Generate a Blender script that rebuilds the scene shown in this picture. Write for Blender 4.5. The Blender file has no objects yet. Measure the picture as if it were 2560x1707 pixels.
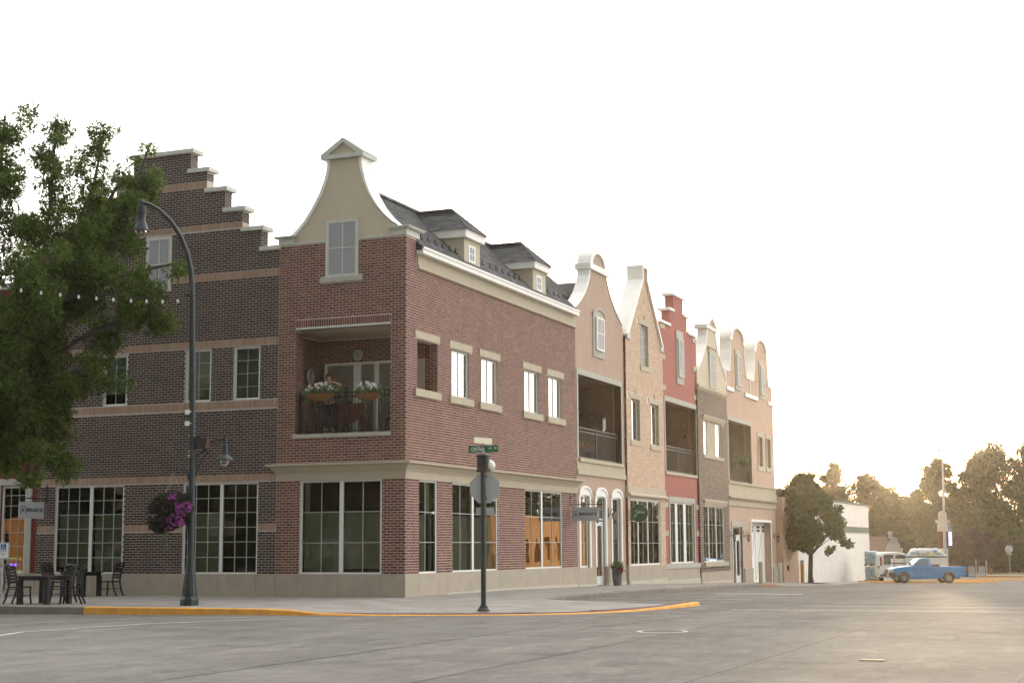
import bpy, math, random
import numpy as np
from mathutils import Vector, Matrix, Quaternion
scene = bpy.context.scene
COL = scene.collection
R = math.radians
rng = random.Random(7)

# ------------------------------------------------------------------ camera
YAW, PITCH, ROLL = 0.3881598, 0.13345128, -0.00552416
_f = Vector((-math.sin(YAW)*math.cos(PITCH), math.cos(YAW)*math.cos(PITCH), math.sin(PITCH)))
_r = Vector((math.cos(YAW), math.sin(YAW), 0)); _u = _r.cross(_f)
_r2 = _r*math.cos(ROLL)+_u*math.sin(ROLL); _u2 = -_r*math.sin(ROLL)+_u*math.cos(ROLL)
cam = bpy.data.cameras.new("camera"); cam_o = bpy.data.objects.new("camera", cam); COL.objects.link(cam_o)
m3 = Matrix((_r2, _u2, -_f)).transposed()
cam_o.matrix_world = Matrix.Translation((20.5469, -41.6598, 1.48887)) @ m3.to_4x4()
cam.sensor_width = 36; cam.lens = 53.692; cam.clip_start = .1; cam.clip_end = 3000
scene.camera = cam_o

# ------------------------------------------------------------------ light
SUN_EL, SUN_AZ = R(2.9), R(-8.4)      # azimuth from +Y, negative towards -X
w = bpy.data.worlds.new("World"); scene.world = w; w.use_nodes = True
nt = w.node_tree; nt.nodes.clear()
out = nt.nodes.new("ShaderNodeOutputWorld"); bg = nt.nodes.new("ShaderNodeBackground")
sky = nt.nodes.new("ShaderNodeTexSky"); sky.sky_type = 'NISHITA'; sky.sun_disc = False
sky.sun_elevation = SUN_EL; sky.sun_rotation = SUN_AZ
sky.air_density = 1.0; sky.dust_density = 2.5; sky.ozone_density = 1.0; sky.altitude = 300
mixn = nt.nodes.new("ShaderNodeMix"); mixn.data_type = 'RGBA'; mixn.blend_type = 'MIX'
mixn.inputs[0].default_value = 0.5
mixn.inputs[7].default_value = (8.0, 7.9, 7.9, 1)      # thin veil of high white cloud
wtc = nt.nodes.new("ShaderNodeTexCoord"); wdp = nt.nodes.new("ShaderNodeVectorMath"); wdp.operation = 'DOT_PRODUCT'
wdp.inputs[1].default_value = (math.sin(SUN_AZ), math.cos(SUN_AZ), 0.05); nt.links.new(wtc.outputs["Generated"], wdp.inputs[0])
wmr = nt.nodes.new("ShaderNodeMapRange"); wmr.interpolation_type = 'SMOOTHSTEP'; wmr.inputs[1].default_value = -.75; wmr.inputs[2].default_value = .55; wmr.inputs[3].default_value = .22; wmr.inputs[4].default_value = 2.15
nt.links.new(wdp.outputs["Value"], wmr.inputs[0]); wvc = nt.nodes.new("ShaderNodeVectorMath"); wvc.operation = 'SCALE'; wvc.inputs[0].default_value = (8.0, 7.8, 7.5)   # veil of high cloud, brighter on the sun's side
nt.links.new(wmr.outputs[0], wvc.inputs[3]); nt.links.new(wvc.outputs[0], mixn.inputs[7])
nt.links.new(sky.outputs[0], mixn.inputs[6]); nt.links.new(mixn.outputs[2], bg.inputs[0])
bg.inputs[1].default_value = 0.14
nt.links.new(bg.outputs[0], out.inputs[0])
sun = bpy.data.lights.new("sun", 'SUN'); sun.energy = 2.2; sun.angle = R(0.53); sun.color = (1.0, .74, .46)
sun_o = bpy.data.objects.new("sun", sun); COL.objects.link(sun_o)
sd = Vector((math.sin(SUN_AZ)*math.cos(SUN_EL), math.cos(SUN_AZ)*math.cos(SUN_EL), math.sin(SUN_EL)))
sun_o.rotation_euler = (-sd).to_track_quat('-Z', 'Y').to_euler(); sun_o.location = (0, 0, 60)
vs = scene.view_settings; vs.view_transform = 'Standard'; vs.look = 'None'; vs.gamma = 1; vs.use_curve_mapping = False
vs.exposure = 1.38
scene.cycles.use_denoising = True
scene.cycles.max_bounces = 8; scene.cycles.transparent_max_bounces = 24
scene.cycles.sample_clamp_indirect = 6; scene.cycles.caustics_reflective = False; scene.cycles.caustics_refractive = False
scene.cycles.volume_bounces = 0

# ------------------------------------------------------------------ helpers
class Frame:
    def __init__(s, o, u, n): s.o = Vector(o); s.u = Vector(u).normalized(); s.n = Vector(n).normalized()
    def p(s, u, z, n=0): return s.o + s.u*u + s.n*n + Vector((0, 0, z))
FR = Frame((0, 0, 0), (1, 0, 0), (0, -1, 0))      # street front
RT = Frame((0, 0, 0), (0, 1, 0), (1, 0, 0))       # side street row
RP = Frame((.1, 0, 0), (0, 1, 0), (1, 0, 0))      # side street, houses standing 10 cm proud
WF = Frame((0, 0, 0), (1, 0, 0), (0, 1, 0))       # plain world: u=x, n=y
WLOC = {}
class MB:
    def __init__(s): s.v = []; s.f = []
    def quad(s, *pts):
        i = len(s.v); s.v += [tuple(p) for p in pts]; s.f.append(tuple(range(i, i+len(pts))))
    def box(s, fr, u0, u1, z0, z1, n0, n1):
        i = len(s.v)
        s.v += [tuple(fr.p(u, z, n)) for n in (n0, n1) for z in (z0, z1) for u in (u0, u1)]
        for q in ((0, 1, 3, 2), (4, 6, 7, 5), (0, 4, 5, 1), (2, 3, 7, 6), (0, 2, 6, 4), (1, 5, 7, 3)):
            s.f.append(tuple(i+k for k in q))
        return s
    def wbox(s, x0, x1, y0, y1, z0, z1): return s.box(WF, x0, x1, z0, z1, y0, y1)
    def brick(s, fr, u0, u1, z0, z1, n0, n1, c=.0):    # five faces, back left off
        i = len(s.v)
        s.v += [tuple(fr.p(u, z, n0)) for z in (z0, z1) for u in (u0, u1)] + [tuple(fr.p(u, z, n1)) for z in (z0, z1) for u in (u0, u1)]
        for q in ((4, 6, 7, 5), (0, 4, 5, 1), (2, 3, 7, 6), (0, 2, 6, 4), (1, 5, 7, 3)):
            s.f.append(tuple(i+k for k in q))
    def prism(s, fr, pts, n0, n1):
        k = len(pts); i = len(s.v)
        s.v += [tuple(fr.p(u, z, n0)) for u, z in pts] + [tuple(fr.p(u, z, n1)) for u, z in pts]
        s.f.append(tuple(range(i, i+k))); s.f.append(tuple(range(i+2*k-1, i+k-1, -1)))
        for a in range(k):
            b = (a+1) % k; s.f.append((i+a, i+b, i+k+b, i+k+a))
        return s
    def ribbon(s, fr, A, B, n0, n1):      # solid band between two outlines of equal length
        k = len(A); i = len(s.v)
        for n in (n0, n1): s.v += [tuple(fr.p(u, z, n)) for u, z in A] + [tuple(fr.p(u, z, n)) for u, z in B]
        for a in range(k-1):
            s.f += [(i+a, i+a+1, i+k+a+1, i+k+a), (i+2*k+a, i+3*k+a, i+3*k+a+1, i+2*k+a+1),
                    (i+a, i+2*k+a, i+2*k+a+1, i+a+1), (i+k+a, i+k+a+1, i+3*k+a+1, i+3*k+a)]
        s.f += [(i, i+k, i+3*k, i+2*k), (i+k-1, i+3*k-1, i+4*k-1, i+2*k-1)]
        return s
    def tube(s, pts, r, n=8, cap=True):
        pts = [Vector(p) for p in pts]; rs = r if isinstance(r, (list, tuple)) else [r]*len(pts)
        i0 = len(s.v); a = None
        for k, p in enumerate(pts):
            t = (pts[min(k+1, len(pts)-1)]-pts[max(k-1, 0)]).normalized()
            if a is None: a = t.orthogonal().normalized()
            a = (a-t*a.dot(t)); a = a.normalized() if a.length > 1e-6 else t.orthogonal().normalized()
            b = t.cross(a)
            for j in range(n):
                g = 2*math.pi*j/n; s.v.append(tuple(p+a*math.cos(g)*rs[k]+b*math.sin(g)*rs[k]))
        for k in range(len(pts)-1):
            for j in range(n):
                q = i0+k*n; s.f.append((q+j, q+(j+1) % n, q+n+(j+1) % n, q+n+j))
        if cap:
            s.f.append(tuple(i0+j for j in range(n))[::-1]); s.f.append(tuple(i0+(len(pts)-1)*n+j for j in range(n)))
        return s
    def lathe(s, c, prof, n=20, a0=0., a1=2*math.pi):
        c = Vector(c); i0 = len(s.v); full = abs(a1-a0-2*math.pi) < 1e-6; m = n if full else n+1
        for r, z in prof:
            for j in range(m):
                g = a0+(a1-a0)*j/n; s.v.append((c.x+r*math.cos(g), c.y+r*math.sin(g), c.z+z))
        for k in range(len(prof)-1):
            for j in range(n):
                q = i0+k*m; jj = (j+1) % m if full else j+1
                s.f.append((q+j, q+jj, q+m+jj, q+m+j))
        return s
    def ball(s, c, r, seg=12, rings=8, sc=(1, 1, 1)):
        c = Vector(c); i0 = len(s.v)
        for k in range(rings+1):
            t = math.pi*k/rings
            for j in range(seg):
                g = 2*math.pi*j/seg
                s.v.append((c.x+r*sc[0]*math.sin(t)*math.cos(g), c.y+r*sc[1]*math.sin(t)*math.sin(g), c.z+r*sc[2]*math.cos(t)))
        for k in range(rings):
            for j in range(seg):
                q = i0+k*seg; s.f.append((q+j, q+seg+j, q+seg+(j+1) % seg, q+(j+1) % seg))
        return s
    def build(s, name, m, parent=None, smooth=False, kind=None, label=None):
        me = bpy.data.meshes.new(name)
        o0 = WLOC.get(parent.name, Vector((0, 0, 0))) if parent else Vector((0, 0, 0))
        me.from_pydata([(x-o0.x, y-o0.y, z-o0.z) for x, y, z in s.v], [], s.f)
        me.materials.append(m)
        if smooth:
            me.polygons.foreach_set("use_smooth", [True]*len(me.polygons))
            try: me.set_sharp_from_angle(angle=R(40))
            except Exception: pass
        me.update()
        o = bpy.data.objects.new(name, me); COL.objects.link(o)
        if parent: o.parent = parent; WLOC[o.name] = o0
        if kind: o['kind'] = kind
        if label: o['label'] = label
        return o
def thing(name, label, cat, loc=(0, 0, 0), group=None):
    o = bpy.data.objects.new(name, None); COL.objects.link(o); o.empty_display_size = .1
    o.location = loc; o['label'] = label; o['category'] = cat; WLOC[o.name] = Vector(loc)
    if group: o['group'] = group
    return o
def tag(o, label, cat, group=None):
    o['label'] = label; o['category'] = cat
    if group: o['group'] = group
    return o
def struct(o): o['kind'] = 'structure'; return o
CH = {}
def copy_tree(o, loc=None, rz=None, label=None):
    def rec(a, par):
        b = a.copy(); COL.objects.link(b)
        if par: b.parent = par
        for ch in a.children: rec(ch, b)
        return b
    b = rec(o, None)
    if loc is not None: b.location = loc
    if rz is not None: b.rotation_euler = (0, 0, rz)
    if label: b['label'] = label
    WLOC[b.name] = Vector(b.location)
    return b
def dup(o, parent, loc=(0, 0, 0), rot=None, scale=None):
    b = o.copy(); COL.objects.link(b); b.parent = parent; b.location = loc
    if rot is not None: b.rotation_euler = rot
    if scale is not None: b.scale = scale
    return b

# ------------------------------------------------------------------ materials
MATS = {}
def pm(name, col, rough=.8, var=.15, vs_=2.0, bump=.15, bs=60., rnd=0., metal=0., spec=.3, col2=None, streak=0., trans=0., emit=None, estr=1.):
    if name in MATS: return MATS[name]
    m = bpy.data.materials.new(name); m.use_nodes = True; n = m.node_tree.nodes; l = m.node_tree.links
    b = n["Principled BSDF"]; b.inputs["Roughness"].default_value = rough; b.inputs["Metallic"].default_value = metal
    b.inputs["Specular IOR Level"].default_value = spec
    tc = n.new("ShaderNodeTexCoord")
    def noise(scale, det=4, vec=None):
        x = n.new("ShaderNodeTexNoise"); x.inputs["Scale"].default_value = scale; x.inputs["Detail"].default_value = det
        l.new(vec or tc.outputs["Object"], x.inputs["Vector"]); return x.outputs[0]
    def mth(op, a, bb, cc=None):
        x = n.new("ShaderNodeMath"); x.operation = op
        for i, q in enumerate((a, bb, cc)):
            if q is None: continue
            if isinstance(q, (int, float)): x.inputs[i].default_value = q
            else: l.new(q, x.inputs[i])
        return x.outputs[0]
    val = None
    if var:
        big = noise(vs_, 5); fine = noise(vs_*9, 4)
        s = mth('ADD', mth('MULTIPLY', big, .6), mth('MULTIPLY', fine, .4))
        val = mth('MULTIPLY_ADD', mth('SUBTRACT', s, .5), var*4, 1.0)
    if streak:
        mp = n.new("ShaderNodeMapping"); mp.inputs["Scale"].default_value = (3, 3, .25); l.new(tc.outputs["Object"], mp.inputs[0])
        st = noise(1.6, 5, mp.outputs[0]); sv = mth('MULTIPLY_ADD', mth('SUBTRACT', st, .5), streak*3, 1.0)
        val = mth('MULTIPLY', val, sv) if val else sv
    fr = None
    if rnd:
        oi = n.new("ShaderNodeObjectInfo"); ge = n.new("ShaderNodeNewGeometry")
        fr = mth('FRACT', mth('ADD', oi.outputs["Random"], ge.outputs["Random Per Island"]), 0)
        rv = mth('MULTIPLY_ADD', mth('SUBTRACT', fr, .5), rnd*2, 1.0)
        val = mth('MULTIPLY', val, rv) if val else rv
    if col2:
        mx = n.new("ShaderNodeMix"); mx.data_type = 'RGBA'; mx.inputs[6].default_value = (*col, 1); mx.inputs[7].default_value = (*col2, 1)
        if fr is not None:
            l.new(mth('FRACT', mth('MULTIPLY', fr, 7.31), 0), mx.inputs[0])
        else:
            cr = n.new("ShaderNodeMapRange"); cr.inputs[1].default_value = .38; cr.inputs[2].default_value = .62
            l.new(noise(vs_*.7, 6), cr.inputs[0]); l.new(cr.outputs[0], mx.inputs[0])
        c = mx.outputs[2]
    else:
        rg = n.new("ShaderNodeRGB"); rg.outputs[0].default_value = (*col, 1); c = rg.outputs[0]
    if val:
        vm = n.new("ShaderNodeVectorMath"); vm.operation = 'SCALE'; l.new(c, vm.inputs[0]); l.new(val, vm.inputs[3]); c = vm.outputs[0]
    l.new(c, b.inputs["Base Color"])
    if bump:
        bp = n.new("ShaderNodeBump"); bp.inputs["Strength"].default_value = bump; bp.inputs["Distance"].default_value = .01
        l.new(noise(bs, 3), bp.inputs["Height"]); l.new(bp.outputs[0], b.inputs["Normal"])
    if emit:
        b.inputs["Emission Color"].default_value = (*emit, 1); b.inputs["Emission Strength"].default_value = estr
    if trans:
        tr = n.new("ShaderNodeBsdfTranslucent"); ms = n.new("ShaderNodeMixShader"); ms.inputs[0].default_value = trans
        l.new(c, tr.inputs[0]); l.new(b.outputs[0], ms.inputs[1]); l.new(tr.outputs[0], ms.inputs[2])
        l.new(ms.outputs[0], n["Material Output"].inputs[0])
    MATS[name] = m; return m
def glass_mat(name, tint=(.82, .88, .85), boost=1.6, wob=.004):
    m = bpy.data.materials.new(name); m.use_nodes = True; n = m.node_tree.nodes; l = m.node_tree.links
    n.remove(n["Principled BSDF"])
    tr = n.new("ShaderNodeBsdfTransparent"); tr.inputs[0].default_value = (*tint, 1)
    gl = n.new("ShaderNodeBsdfGlossy"); gl.inputs["Roughness"].default_value = .012
    fz = n.new("ShaderNodeFresnel"); fz.inputs[0].default_value = 1.5
    mu = n.new("ShaderNodeMath"); mu.operation = 'MULTIPLY'; mu.use_clamp = True; mu.inputs[1].default_value = boost; l.new(fz.outputs[0], mu.inputs[0])
    tc = n.new("ShaderNodeTexCoord"); nz = n.new("ShaderNodeTexNoise"); nz.inputs["Scale"].default_value = 1.1; nz.inputs["Detail"].default_value = 1
    l.new(tc.outputs["Object"], nz.inputs[0]); bp = n.new("ShaderNodeBump"); bp.inputs["Strength"].default_value = 1; bp.inputs["Distance"].default_value = wob
    l.new(nz.outputs[0], bp.inputs["Height"]); l.new(bp.outputs[0], gl.inputs["Normal"])
    ms = n.new("ShaderNodeMixShader"); l.new(mu.outputs[0], ms.inputs[0]); l.new(tr.outputs[0], ms.inputs[1]); l.new(gl.outputs[0], ms.inputs[2])
    l.new(ms.outputs[0], n["Material Output"].inputs[0]); return m
M_red = pm('red_brick', (.185, .076, .056), .85, .14, 1.2, .3, 90, rnd=.26, col2=(.12, .052, .043), streak=.10)
M_dark = pm('dark_brick', (.064, .038, .031), .8, .14, 1.2, .3, 90, rnd=.35, col2=(.036, .027, .027), streak=.10)
M_band = pm('tan_brick', (.34, .225, .16), .85, .12, 3, .3, 90, rnd=.16)
M_orange = pm('apricot_brick', (.53, .375, .27), .85, .12, 3, .3, 90, rnd=.14, col2=(.47, .325, .23))
M_grey = pm('umber_brick', (.17, .115, .08), .85, .12, 3, .3, 90, rnd=.3, col2=(.10, .07, .055))
M_mortar = pm('mortar', (.56, .46, .41), .95, .14, 1.1, .3, 200, streak=.14)
M_mortar_d = pm('mortar_grey', (.46, .41, .375), .95, .14, 1.1, .3, 200, streak=.14)
M_mortar_l = pm('mortar_light', (.72, .60, .49), .95, .1, 4, .3, 200)
M_stone = pm('cast_stone', (.46, .405, .31), .85, .08, 2.5, .25, 150, streak=.04)
M_stone2 = pm('cast_stone_grey', (.43, .42, .37), .85, .06, 2.5, .25, 150, streak=.08)
M_base = pm('base_stone', (.42, .365, .295), .88, .08, 3, .3, 130, streak=.04, col2=(.385, .335, .275))
M_found = pm('concrete_footing', (.50, .46, .38), .92, .15, 6, .5, 60)
M_cream = pm('cream_stucco', (.56, .495, .385), .92, .07, 2, .7, 110, streak=.03)
M_white = pm('white_trim', (.84, .83, .79), .65, .06, 2, .12, 80, streak=.05)
M_coping = pm('coping_stone', (.56, .57, .52), .75, .10, 2.5, .2, 90, streak=.08)
M_tan = pm('tan_stucco', (.44, .325, .26), .92, .08, 1.5, .7, 110, streak=.06)
M_rose = pm('red_stucco', (.37, .135, .12), .92, .10, 1.5, .7, 110, streak=.07)
M_dred = pm('deep_red_stucco', (.17, .04, .036), .92, .07, 3, .7, 110)
M_peach = pm('peach_stucco', (.50, .36, .28), .92, .08, 1.5, .7, 110, streak=.06)
M_frame = pm('window_frame_white', (.70, .72, .70), .45, .03, 4, .05, 50, spec=.5)
M_mun = pm('muntin_white', (.44, .48, .45), .5, 0, 1, 0)
M_black = pm('black_iron', (.008, .009, .010), .5, .2, 8, .1, 80, spec=.5)
M_green = pm('green_black_paint', (.014, .024, .027), .45, .25, 5, .15, 60, spec=.5)
M_shing = pm('asphalt_shingle', (.098, .102, .108), .9, .15, 12, .5, 200, rnd=.3)
M_roof = pm('roof_underlay', (.05, .05, .05), .95, .1)
M_room = pm('dark_room', (.035, .03, .026), .9, .3, 1.5, 0)
M_blind = pm('roller_blind', (.30, .285, .20), .9, .05, 2, .1, 200)
M_blindg = pm('green_blind', (.30, .34, .27), .9, .05, 2, .1, 200)
M_faux = pm('blank_pane_grey', (.33, .34, .37), .6, .04, 3, .1, 200)
M_glass = glass_mat('window_glass')
M_glass_s = glass_mat('side_window_glass', (.8, .86, .84), 2.8, .0016)
M_recess = pm('recess_shade_stucco', (.20, .14, .115), .92, .08, 2, .5, 110)  # house stucco darkened: shade inside the deep balconies is put into the colour
M_recess_r = pm('recess_shade_rose', (.20, .07, .06), .92, .08, 2, .5, 110)  # rose stucco with the balcony shade painted into its colour
M_glass_u = glass_mat('upper_window_glass', (.8, .85, .85), 5.0, .0003)
M_chrome = pm('brushed_steel', (.6, .6, .62), .25, .05, 10, 0, metal=1)
M_alu = pm('aluminium_sheet', (.40, .42, .45), .45, .05, 6, .05, 50, metal=.6)
M_conc = pm('sidewalk_concrete', (.28, .262, .24), .9, .22, 1.3, .5, 120, col2=(.23, .215, .195))
M_curb = pm('curb_concrete', (.19, .165, .14), .92, .3, 4, .6, 60)
M_yel = pm('yellow_paint', (.70, .33, .05), .75, .2, 3.5, .5, 60, col2=(.58, .29, .07))
M_line = pm('road_paint_white', (.55, .52, .47), .8, .25, 5, .3, 80, col2=(.36, .335, .30))
M_paver = pm('purple_paver', (.17, .10, .11), .9, .2, 5, .4, 90, rnd=.2)
M_wood = pm('dark_red_wood', (.13, .045, .03), .7, .2, 6, .2, 50)
M_coir = pm('coir_liner', (.26, .13, .055), .95, .3, 20, .8, 80)
M_bark = pm('tree_bark', (.075, .06, .05), .95, .3, 6, .9, 40)
GY = ([-3000, 8, 15, 22, 33, 39, 50, 61, 82, 110, 140, 3000], [0, 0, -.08, -.14, -.35, -.47, -.70, -.83, -1.22, -1.5, -1.65, -1.8])
def g(y): return float(np.interp(y, GY[0], GY[1]))
def road_z(x, y):
    k = min(1, max(0, (2-y)/4.)) if y > -2 else 1
    return g(y)-.15+max(-.1, min(0, .009*x))*k
# ------------------------------------------------------------------ building kit
CO, PI_, JH, JV = .0819, .243, .015, .0078
def wallmesh(mb, fr, u0, u1, z0, z1, holes, t, n=0.):
    us = sorted({u0, u1, *[min(max(h[k], u0), u1) for h in holes for k in (0, 1)]})
    zs = sorted({z0, z1, *[min(max(h[k], z0), z1) for h in holes for k in (2, 3)]})
    def fill(i, j):
        if i < 0 or j < 0 or i >= len(us)-1 or j >= len(zs)-1: return False
        a, b = (us[i]+us[i+1])/2, (zs[j]+zs[j+1])/2
        return not any(h[0] < a < h[1] and h[2] < b < h[3] for h in holes)
    for i in range(len(us)-1):
        for j in range(len(zs)-1):
            if not fill(i, j): continue
            a, b, c, d = us[i], us[i+1], zs[j], zs[j+1]
            for q in (n, n-t): mb.quad(fr.p(a, c, q), fr.p(b, c, q), fr.p(b, d, q), fr.p(a, d, q))
            if not fill(i-1, j): mb.quad(fr.p(a, c, n), fr.p(a, d, n), fr.p(a, d, n-t), fr.p(a, c, n-t))
            if not fill(i+1, j): mb.quad(fr.p(b, c, n), fr.p(b, c, n-t), fr.p(b, d, n-t), fr.p(b, d, n))
            if not fill(i, j-1): mb.quad(fr.p(a, c, n), fr.p(a, c, n-t), fr.p(b, c, n-t), fr.p(b, c, n))
            if not fill(i, j+1): mb.quad(fr.p(a, d, n), fr.p(b, d, n), fr.p(b, d, n-t), fr.p(a, d, n-t))
def brickwork(parent, fr, spans, z0, z1, holes, mat, indiv=0, n=0., name='brick', anchor=0., key=None):
    """spans(z) -> list of (ua, ub).  Running bond; the bricks that show largest are objects, the rest one mesh."""
    mb = MB(); full = []; k = 0; z = z0
    while z+CO <= z1+.02:
        iv = list(spans(z+CO/2)); zc = z+CO/2
        for h in holes:
            if h[2]-.02 < zc < h[3]+.005:
                nv = []
                for a, b in iv:
                    if h[1] <= a or h[0] >= b: nv.append((a, b)); continue
                    if h[0] > a: nv.append((a, h[0]))
                    if h[1] < b: nv.append((h[1], b))
                iv = nv
        off = anchor+(k % 2)*PI_/2
        for a, b in iv:
            i = math.floor((a-off)/PI_)
            while off+i*PI_ < b-.02:
                c0, c1 = off+i*PI_, off+(i+1)*PI_-JH
                q0, q1 = max(c0, a), min(c1, b); i += 1
                if q1-q0 < .03: continue
                if q0 == c0 and q1 == c1: full.append((q0, z))
                else: mb.brick(fr, q0, q1, z+JV, z+CO-JV, n-.004, n+.0018+rng.random()*.0015)
        z += CO; k += 1
    if indiv:
        full.sort(key=key or (lambda q: -q[0]))
        pick, rest = full[:indiv], full[indiv:]
        b0 = MB(); f0 = Frame((0, 0, 0), fr.u, fr.n); b0.brick(f0, 0, PI_-JH, JV, CO-JV, n-.004, n+.0022)
        first = None; pl = WLOC[parent.name]
        for u, zz in pick:
            L = fr.p(u, zz, rng.random()*.001)-pl
            if first is None:
                me = bpy.data.meshes.new(name); me.from_pydata(b0.v, [], b0.f); me.materials.append(mat)
            first = bpy.data.objects.new(name, me); COL.objects.link(first); first.parent = parent; first.location = L
    else: rest = full
    for u, zz in rest: mb.brick(fr, u, u+PI_-JH, zz+JV, zz+CO-JV, n-.004, n+.0018+rng.random()*.0015)
    return mb.build('brickwork' if name == 'brick' else name, mat, parent, kind='stuff')
def soldier(parent, fr, u0, u1, z0, z1, mat, n=0., name='soldier_course'):
    mb = MB(); u = u0
    while u < u1-.03:
        mb.brick(fr, u+.007, min(u+CO, u1)-.007, z0+.007, z1-.007, n-.004, n+.003); u += CO
    return mb.build(name, mat, parent, kind='stuff')
def room(parent, fr, u0, u1, z0, z1, n1, d=1.1, mat=None, name='room_interior'):
    mb = MB(); n0 = n1-d
    P = fr.p
    mb.quad(P(u0, z0, n0), P(u1, z0, n0), P(u1, z1, n0), P(u0, z1, n0))
    mb.quad(P(u0, z0, n0), P(u0, z1, n0), P(u0, z1, n1), P(u0, z0, n1)); mb.quad(P(u1, z0, n0), P(u1, z1, n0), P(u1, z1, n1), P(u1, z0, n1))
    mb.quad(P(u0, z0, n0), P(u1, z0, n0), P(u1, z0, n1), P(u0, z0, n1)); mb.quad(P(u0, z1, n0), P(u1, z1, n0), P(u1, z1, n1), P(u0, z1, n1))
    return mb.build(name, mat or M_room, parent)
def window(parent, fr, u0, u1, z0, z1, inset=.08, fw=.07, mull=(), mu=(), mz=(), glass=None, blind=None, bmat=None, rm=True, faux=False, name='window', fmat=None, rd=1.1, mw=.02, roommat=None):
    """frame with mullions; panes and muntins are its sub-parts. mull: [(a, b)], mu / mz: muntin positions."""
    fm = fmat or M_frame; n1 = -inset; n0 = n1-.07
    mb = MB()
    mb.box(fr, u0, u0+fw, z0, z1, n0, n1); mb.box(fr, u1-fw, u1, z0, z1, n0, n1)
    mb.box(fr, u0+fw, u1-fw, z0, z0+fw*.8, n0, n1); mb.box(fr, u0+fw, u1-fw, z1-fw*.8, z1, n0, n1)
    for a, b in mull: mb.box(fr, a, b, z0+fw*.8, z1-fw*.8, n0, n1+.006)
    w_ = mb.build(name, fm, parent)
    xs = [u0+fw]+[q for ab in mull for q in ab]+[u1-fw]; zb, zt = z0+fw*.8, z1-fw*.8
    gm = MB(); pn = n1-.014
    for k in range(0, len(xs), 2):
        a, b = xs[k], xs[k+1]
        cu = [a]+[m_ for m_ in mu if a+.03 < m_ < b-.03]+[b]; cz = [zb]+[m_ for m_ in mz if zb+.03 < m_ < zt-.03]+[zt]
        tl = [rng.uniform(-.0025, .0025) for _ in range(2)]
        for i in range(len(cu)-1):
            for j in range(len(cz)-1):
                p = MB(); e0, e1 = rng.uniform(-.0012, .0012), rng.uniform(-.0012, .0012)
                if faux: p.box(fr, cu[i], cu[i+1], cz[j], cz[j+1], pn-.02, pn)
                else:
                    q = lambda u, z: fr.p(u, z, pn+tl[0]*(u-a)+tl[1]*(z-zb)+e0*(u-cu[i])+e1*(z-cz[j]))
                    p.quad(q(cu[i], cz[j]), q(cu[i+1], cz[j]), q(cu[i+1], cz[j+1]), q(cu[i], cz[j+1]))
                p.build('pane', (M_faux if faux else (glass or (M_glass_s if fr.n.x > .5 else M_glass))), w_)
        for m_ in cu[1:-1]: gm.box(fr, m_-mw/2, m_+mw/2, zb, zt, pn-.012, pn+.014)
        for m_ in cz[1:-1]: gm.box(fr, a, b, m_-mw/2, m_+mw/2, pn-.010, pn+.012)
    if gm.v: gm.build('muntin', M_mun if not faux else fm, w_)
    if not faux and rm: room(w_, fr, u0, u1, z0, z1, n0, rd, roommat)
    if blind:
        for bz0, bz1, ba, bb in blind:
            m_ = MB(); m_.box(fr, ba, bb, bz0, bz1, n0-.09, n0-.08); m_.build('blind', bmat or M_blind, w_)
    return w_
def part(parent, name, mat, *boxes, fr=None, **kw):
    mb = MB()
    for b in boxes: mb.box(fr, *b)
    return mb.build(name, mat, parent, **kw)
def base_panels(parent, fr, us, z1, mat, n=.02, zb=-.9, foot=True):
    for a, b in zip(us[:-1], us[1:]):
        mb = MB(); mb.box(fr, a+.004, b-.004, zb, z1, -.3, n+rng.random()*.003); mb.build('base_panel', mat, parent)
def railing(label, cat, fr, u0, u1, z0, z1, n, group, post=None, rings=False):
    t = thing('balcony_railing', label, cat, fr.p(u0, z0, n), group)
    mb = MB(); mb.box(fr, u0, u1, z1-.04, z1, n-.02, n+.02); mb.box(fr, u0, u1, z1-.19, z1-.155, n-.018, n+.018); mb.box(fr, u0, u1, z0+.05, z0+.09, n-.018, n+.018)
    mb.build('rail', M_black, t)
    m0 = MB(); f0 = Frame((0, 0, 0), fr.u, fr.n); m0.box(f0, -.01, .01, .07, z1-z0-.02, -.01, .01)
    k = int((u1-u0)/.115); first = None
    for i in range(1, k):
        u = u0+(u1-u0)*i/k; L = fr.u*(u-u0)
        if first is None: first = m0.build('baluster', M_black, t); first.data.transform(Matrix.Translation(Vector(WLOC[t.name]))); first.location = L
        else: dup(first, t, L)
    for u in [u0+.02, u1-.02]+([post] if post else []):
        q = MB(); q.box(fr, u-.03, u+.03, z0, z1+.06, n-.03, n+.03)
        if post and u == post: q.ball(fr.p(u, z1+.10, n), .045, 8, 6)
        q.build('post', M_black, t)
    if rings:
        q = MB(); u = u0+.12
        while u < u1-.05:
            c = fr.p(u, z1-.098, n); q.tube([c+fr.u*.045*math.cos(a)+Vector((0, 0, .045*math.sin(a))) for a in [i*math.pi/5 for i in range(11)]], .008, 5); u += .11
        q.build('ring_frieze', M_black, t)
    return t
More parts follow.
